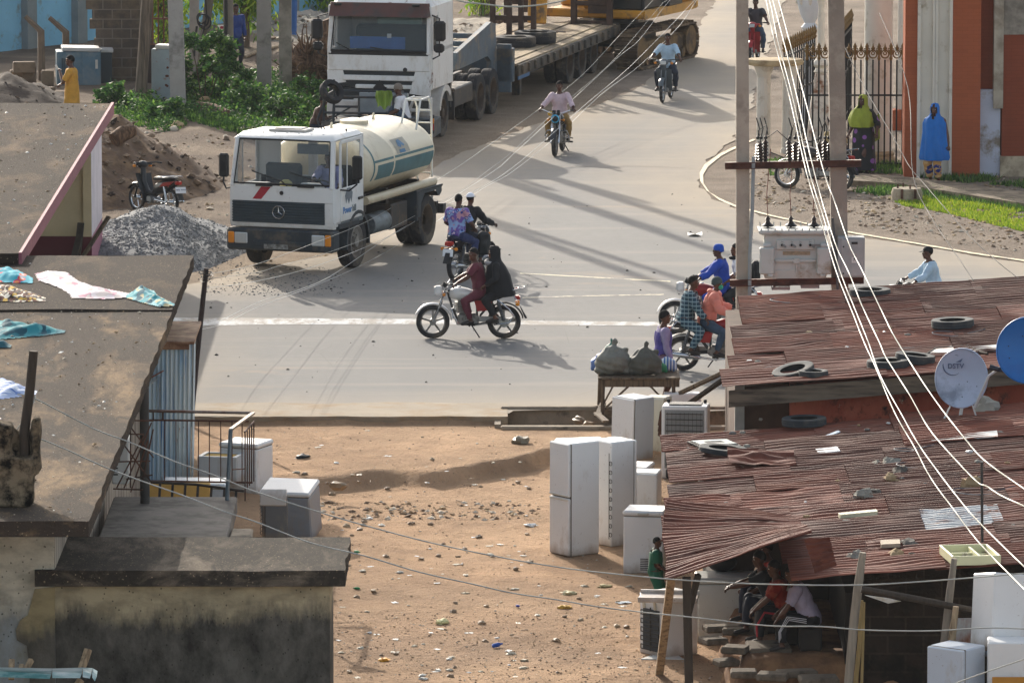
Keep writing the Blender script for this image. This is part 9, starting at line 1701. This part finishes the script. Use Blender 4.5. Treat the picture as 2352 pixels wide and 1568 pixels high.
d = stand('person in dark blue walking behind the black cabled pole', 541, 158, -60, [('trousers', TR, .014, NAVY), ('shirt', LS, .02, bagm('#1c3a7c'))], .95); q = d['P'].location + V((-.32, -.1, .72)); m = MB(); m.box((0, 0, .15), (.34, .16, .5), b=.06); tag(obj('patterned_bag', m, print_mat(['#cfc3b8', '#8a3540'], 8), None, 40, q), 'white and red patterned bag beside the person in blue', 'bag')
# seated people
def sit(label, px, py, rz, clothes, zs, look=(0, 0), lean=.12, hands=None, z=0, k=.86, **kw):
 p = G(px, py, z); return person(label, p, R(rz), (-.22, 0, zs), (-.22 + lean, 0, zs + .49 * k), hands or [(.12, .16, zs + .06), (.12, -.16, zs + .06)], [(.16, .13, .09), (.16, -.13, .09)], look, k, clothes, kneepole=(1, .1, .8), elbowpole=(-.4, .6, -1), **kw)
FLR = print_mat(['#7d2118', '#c9bfae', '#8f3a26'], 6); LTS = bagm('#9d95aa')
d = sit('man in a lilac grey tee and black striped track trousers sitting under the tin eave', 1822, 1492, 180, [('trousers', TR, .022, BLKC), ('tee', TS, .024, LTS, .008)], .43, (0, -.3), .20, z=TZ2, hands=[(.22, .16, .42), (.2, -.14, .46)])
for j in range(3): m = MB(); m.tube([(-.16, .225, .42 + .025 * (j - 1)), (.08 + .012 * (j - 1), .195, .45 + .022 * (j - 1)), (.185 + .012 * (j - 1), .185, .27), (.175 + .014 * (j - 1), .175, .13)], .005, 4); obj('side_stripe', m, WHC, d['P'])
d = sit('man in a red floral shirt and red striped black trousers beside the lilac tee', 1770, 1478, 180, [('trousers', TR, .022, BLKC), ('shirt', TS, .024, FLR, .008)], .42, (0, -.15), .14, z=TZ2, hands=[(.25, .16, .44), (.2, -.14, .46)])
m = MB(); m.tube([(-.1, .225, .43), (.09, .195, .45), (.19, .185, .27), (.18, .175, .13)], .016, 5); obj('red_stripe', m, M('#a01f2c', .7, name='red stripe'), d['P'])
d = sit('person in dark clothes sitting deepest in the shade with hands forward', 1740, 1452, 180, [('trousers', TR, .02, NAVY), ('shirt', TS, .022, bagm('#23282e'))], .40, (0, -.1), .16, z=TZ2, hands=[(.36, .12, .62), (.36, -.1, .6)])
q = [sit(lb, px, py, rz, [('trousers', TR, .02, NAVY), ('shirt', TS, .022, mt)], .40, (0, 0), .06, z=TZ2) for lb, px, py, rz, mt in (('person in a red striped shirt sitting behind the long freezer', 1738, 1430, 200, print_mat(['#a3352c', '#d8c9b8'], 5)), )]
for i, (x, y) in enumerate(((1860, 1490), (1808, 1476), (1776, 1450))): p = G(x, y, TZ2); m = MB(); m.box((0, 0, .17), (.30, .38, .34), b=.03); tag(obj('seat_block', m, M('#2f2a26', .9, var=.3, name='dark block')), 'dark block seat under the ' + ['lilac tee man', 'red floral shirt man', 'deep shade sitter'][i], 'seat block').location = p
# in and on the vehicles
TM = Matrix.Translation(T.location) @ Matrix.Rotation(T.rotation_euler[2], 4, 'Z')
d = person('driver in a lilac blue shirt leaning on the tanker door', T.location, T.rotation_euler[2], (.05, .55, 1.45), (.14, .55, 1.93), [(.52, .92, 1.62), (.62, .42, 1.74)], [(.75, .7, 1.15), (.75, .4, 1.15)], (.2, 0), .94, [('trousers', TR, .014, NAVY), ('shirt', LS, .022, bagm('#8f97c4'))], kneepole=(.6, .1, 1), elbowpole=(-.2, .7, -1))
fl = FB.location; d = person('man in a white shirt and grey beanie sitting on the railed cart', fl, FB.rotation_euler[2], (.50, -.10, .76), (.40, -.10, 1.22), [(.12, .10, .86), (.15, -.30, .82)], [(.1, .15, .72), (.1, -.25, .72)], (math.pi, -.25), .95, [('trousers', TR, .014, JEAN), ('tee', TS, .024, WHC, .008)], kneepole=(-.3, .2, 1), elbowpole=(.3, .6, -1), toe=(-1, 0, -.1), hair=None); cap(d, '#7a7066', False, True, 'beanie')
d = person('person in dark brown bending over the left end of the railed cart', fl, FB.rotation_euler[2], (-1.55, .1, .55), (-1.42, .1, .92), [(-1.2, .3, .7), (-1.2, -.1, .7)], [(-1.4, .3, .1), (-1.4, -.05, .1)], (0, -.3), .92, [('trousers', TR, .014, NAVY), ('shirt', LS, .022, bagm('#4a3228'))], kneepole=(1, .2, .2), elbowpole=(-.2, .6, -1))
d = sit('person in a grey cap and printed cloth sitting half hidden behind the right pole', 1925, 398, -60, [('wrapper', {'torso': (-3, .3), 'legU': (-1, 2), 'legL': (-1, .9)}, .03, print_mat(['#2a2c34', '#c9922f', '#3f5f8c'], 6)), ('top', TS, .022, bagm('#a08a5a'))], .42, (0, 0), .08, k=.95); cap(d, '#8f9094', False, True, 'cap')
hz = MB(); hz.box((0, 125, 6), (300, 270, 22)); hv = bpy.data.materials.new('haze'); hv.use_nodes = True; hn_ = hv.node_tree; hn_.nodes.remove(hn_.nodes['Principled BSDF']); pv = hn_.nodes.new('ShaderNodeVolumePrincipled'); pv.inputs['Color'].default_value = (.86, .90, .94, 1); pv.inputs['Density'].default_value = .00012; hn_.links.new(pv.outputs[0], hn_.nodes['Material Output'].inputs['Volume'])
tag(obj('haze', hz, hv), kind='stuff')
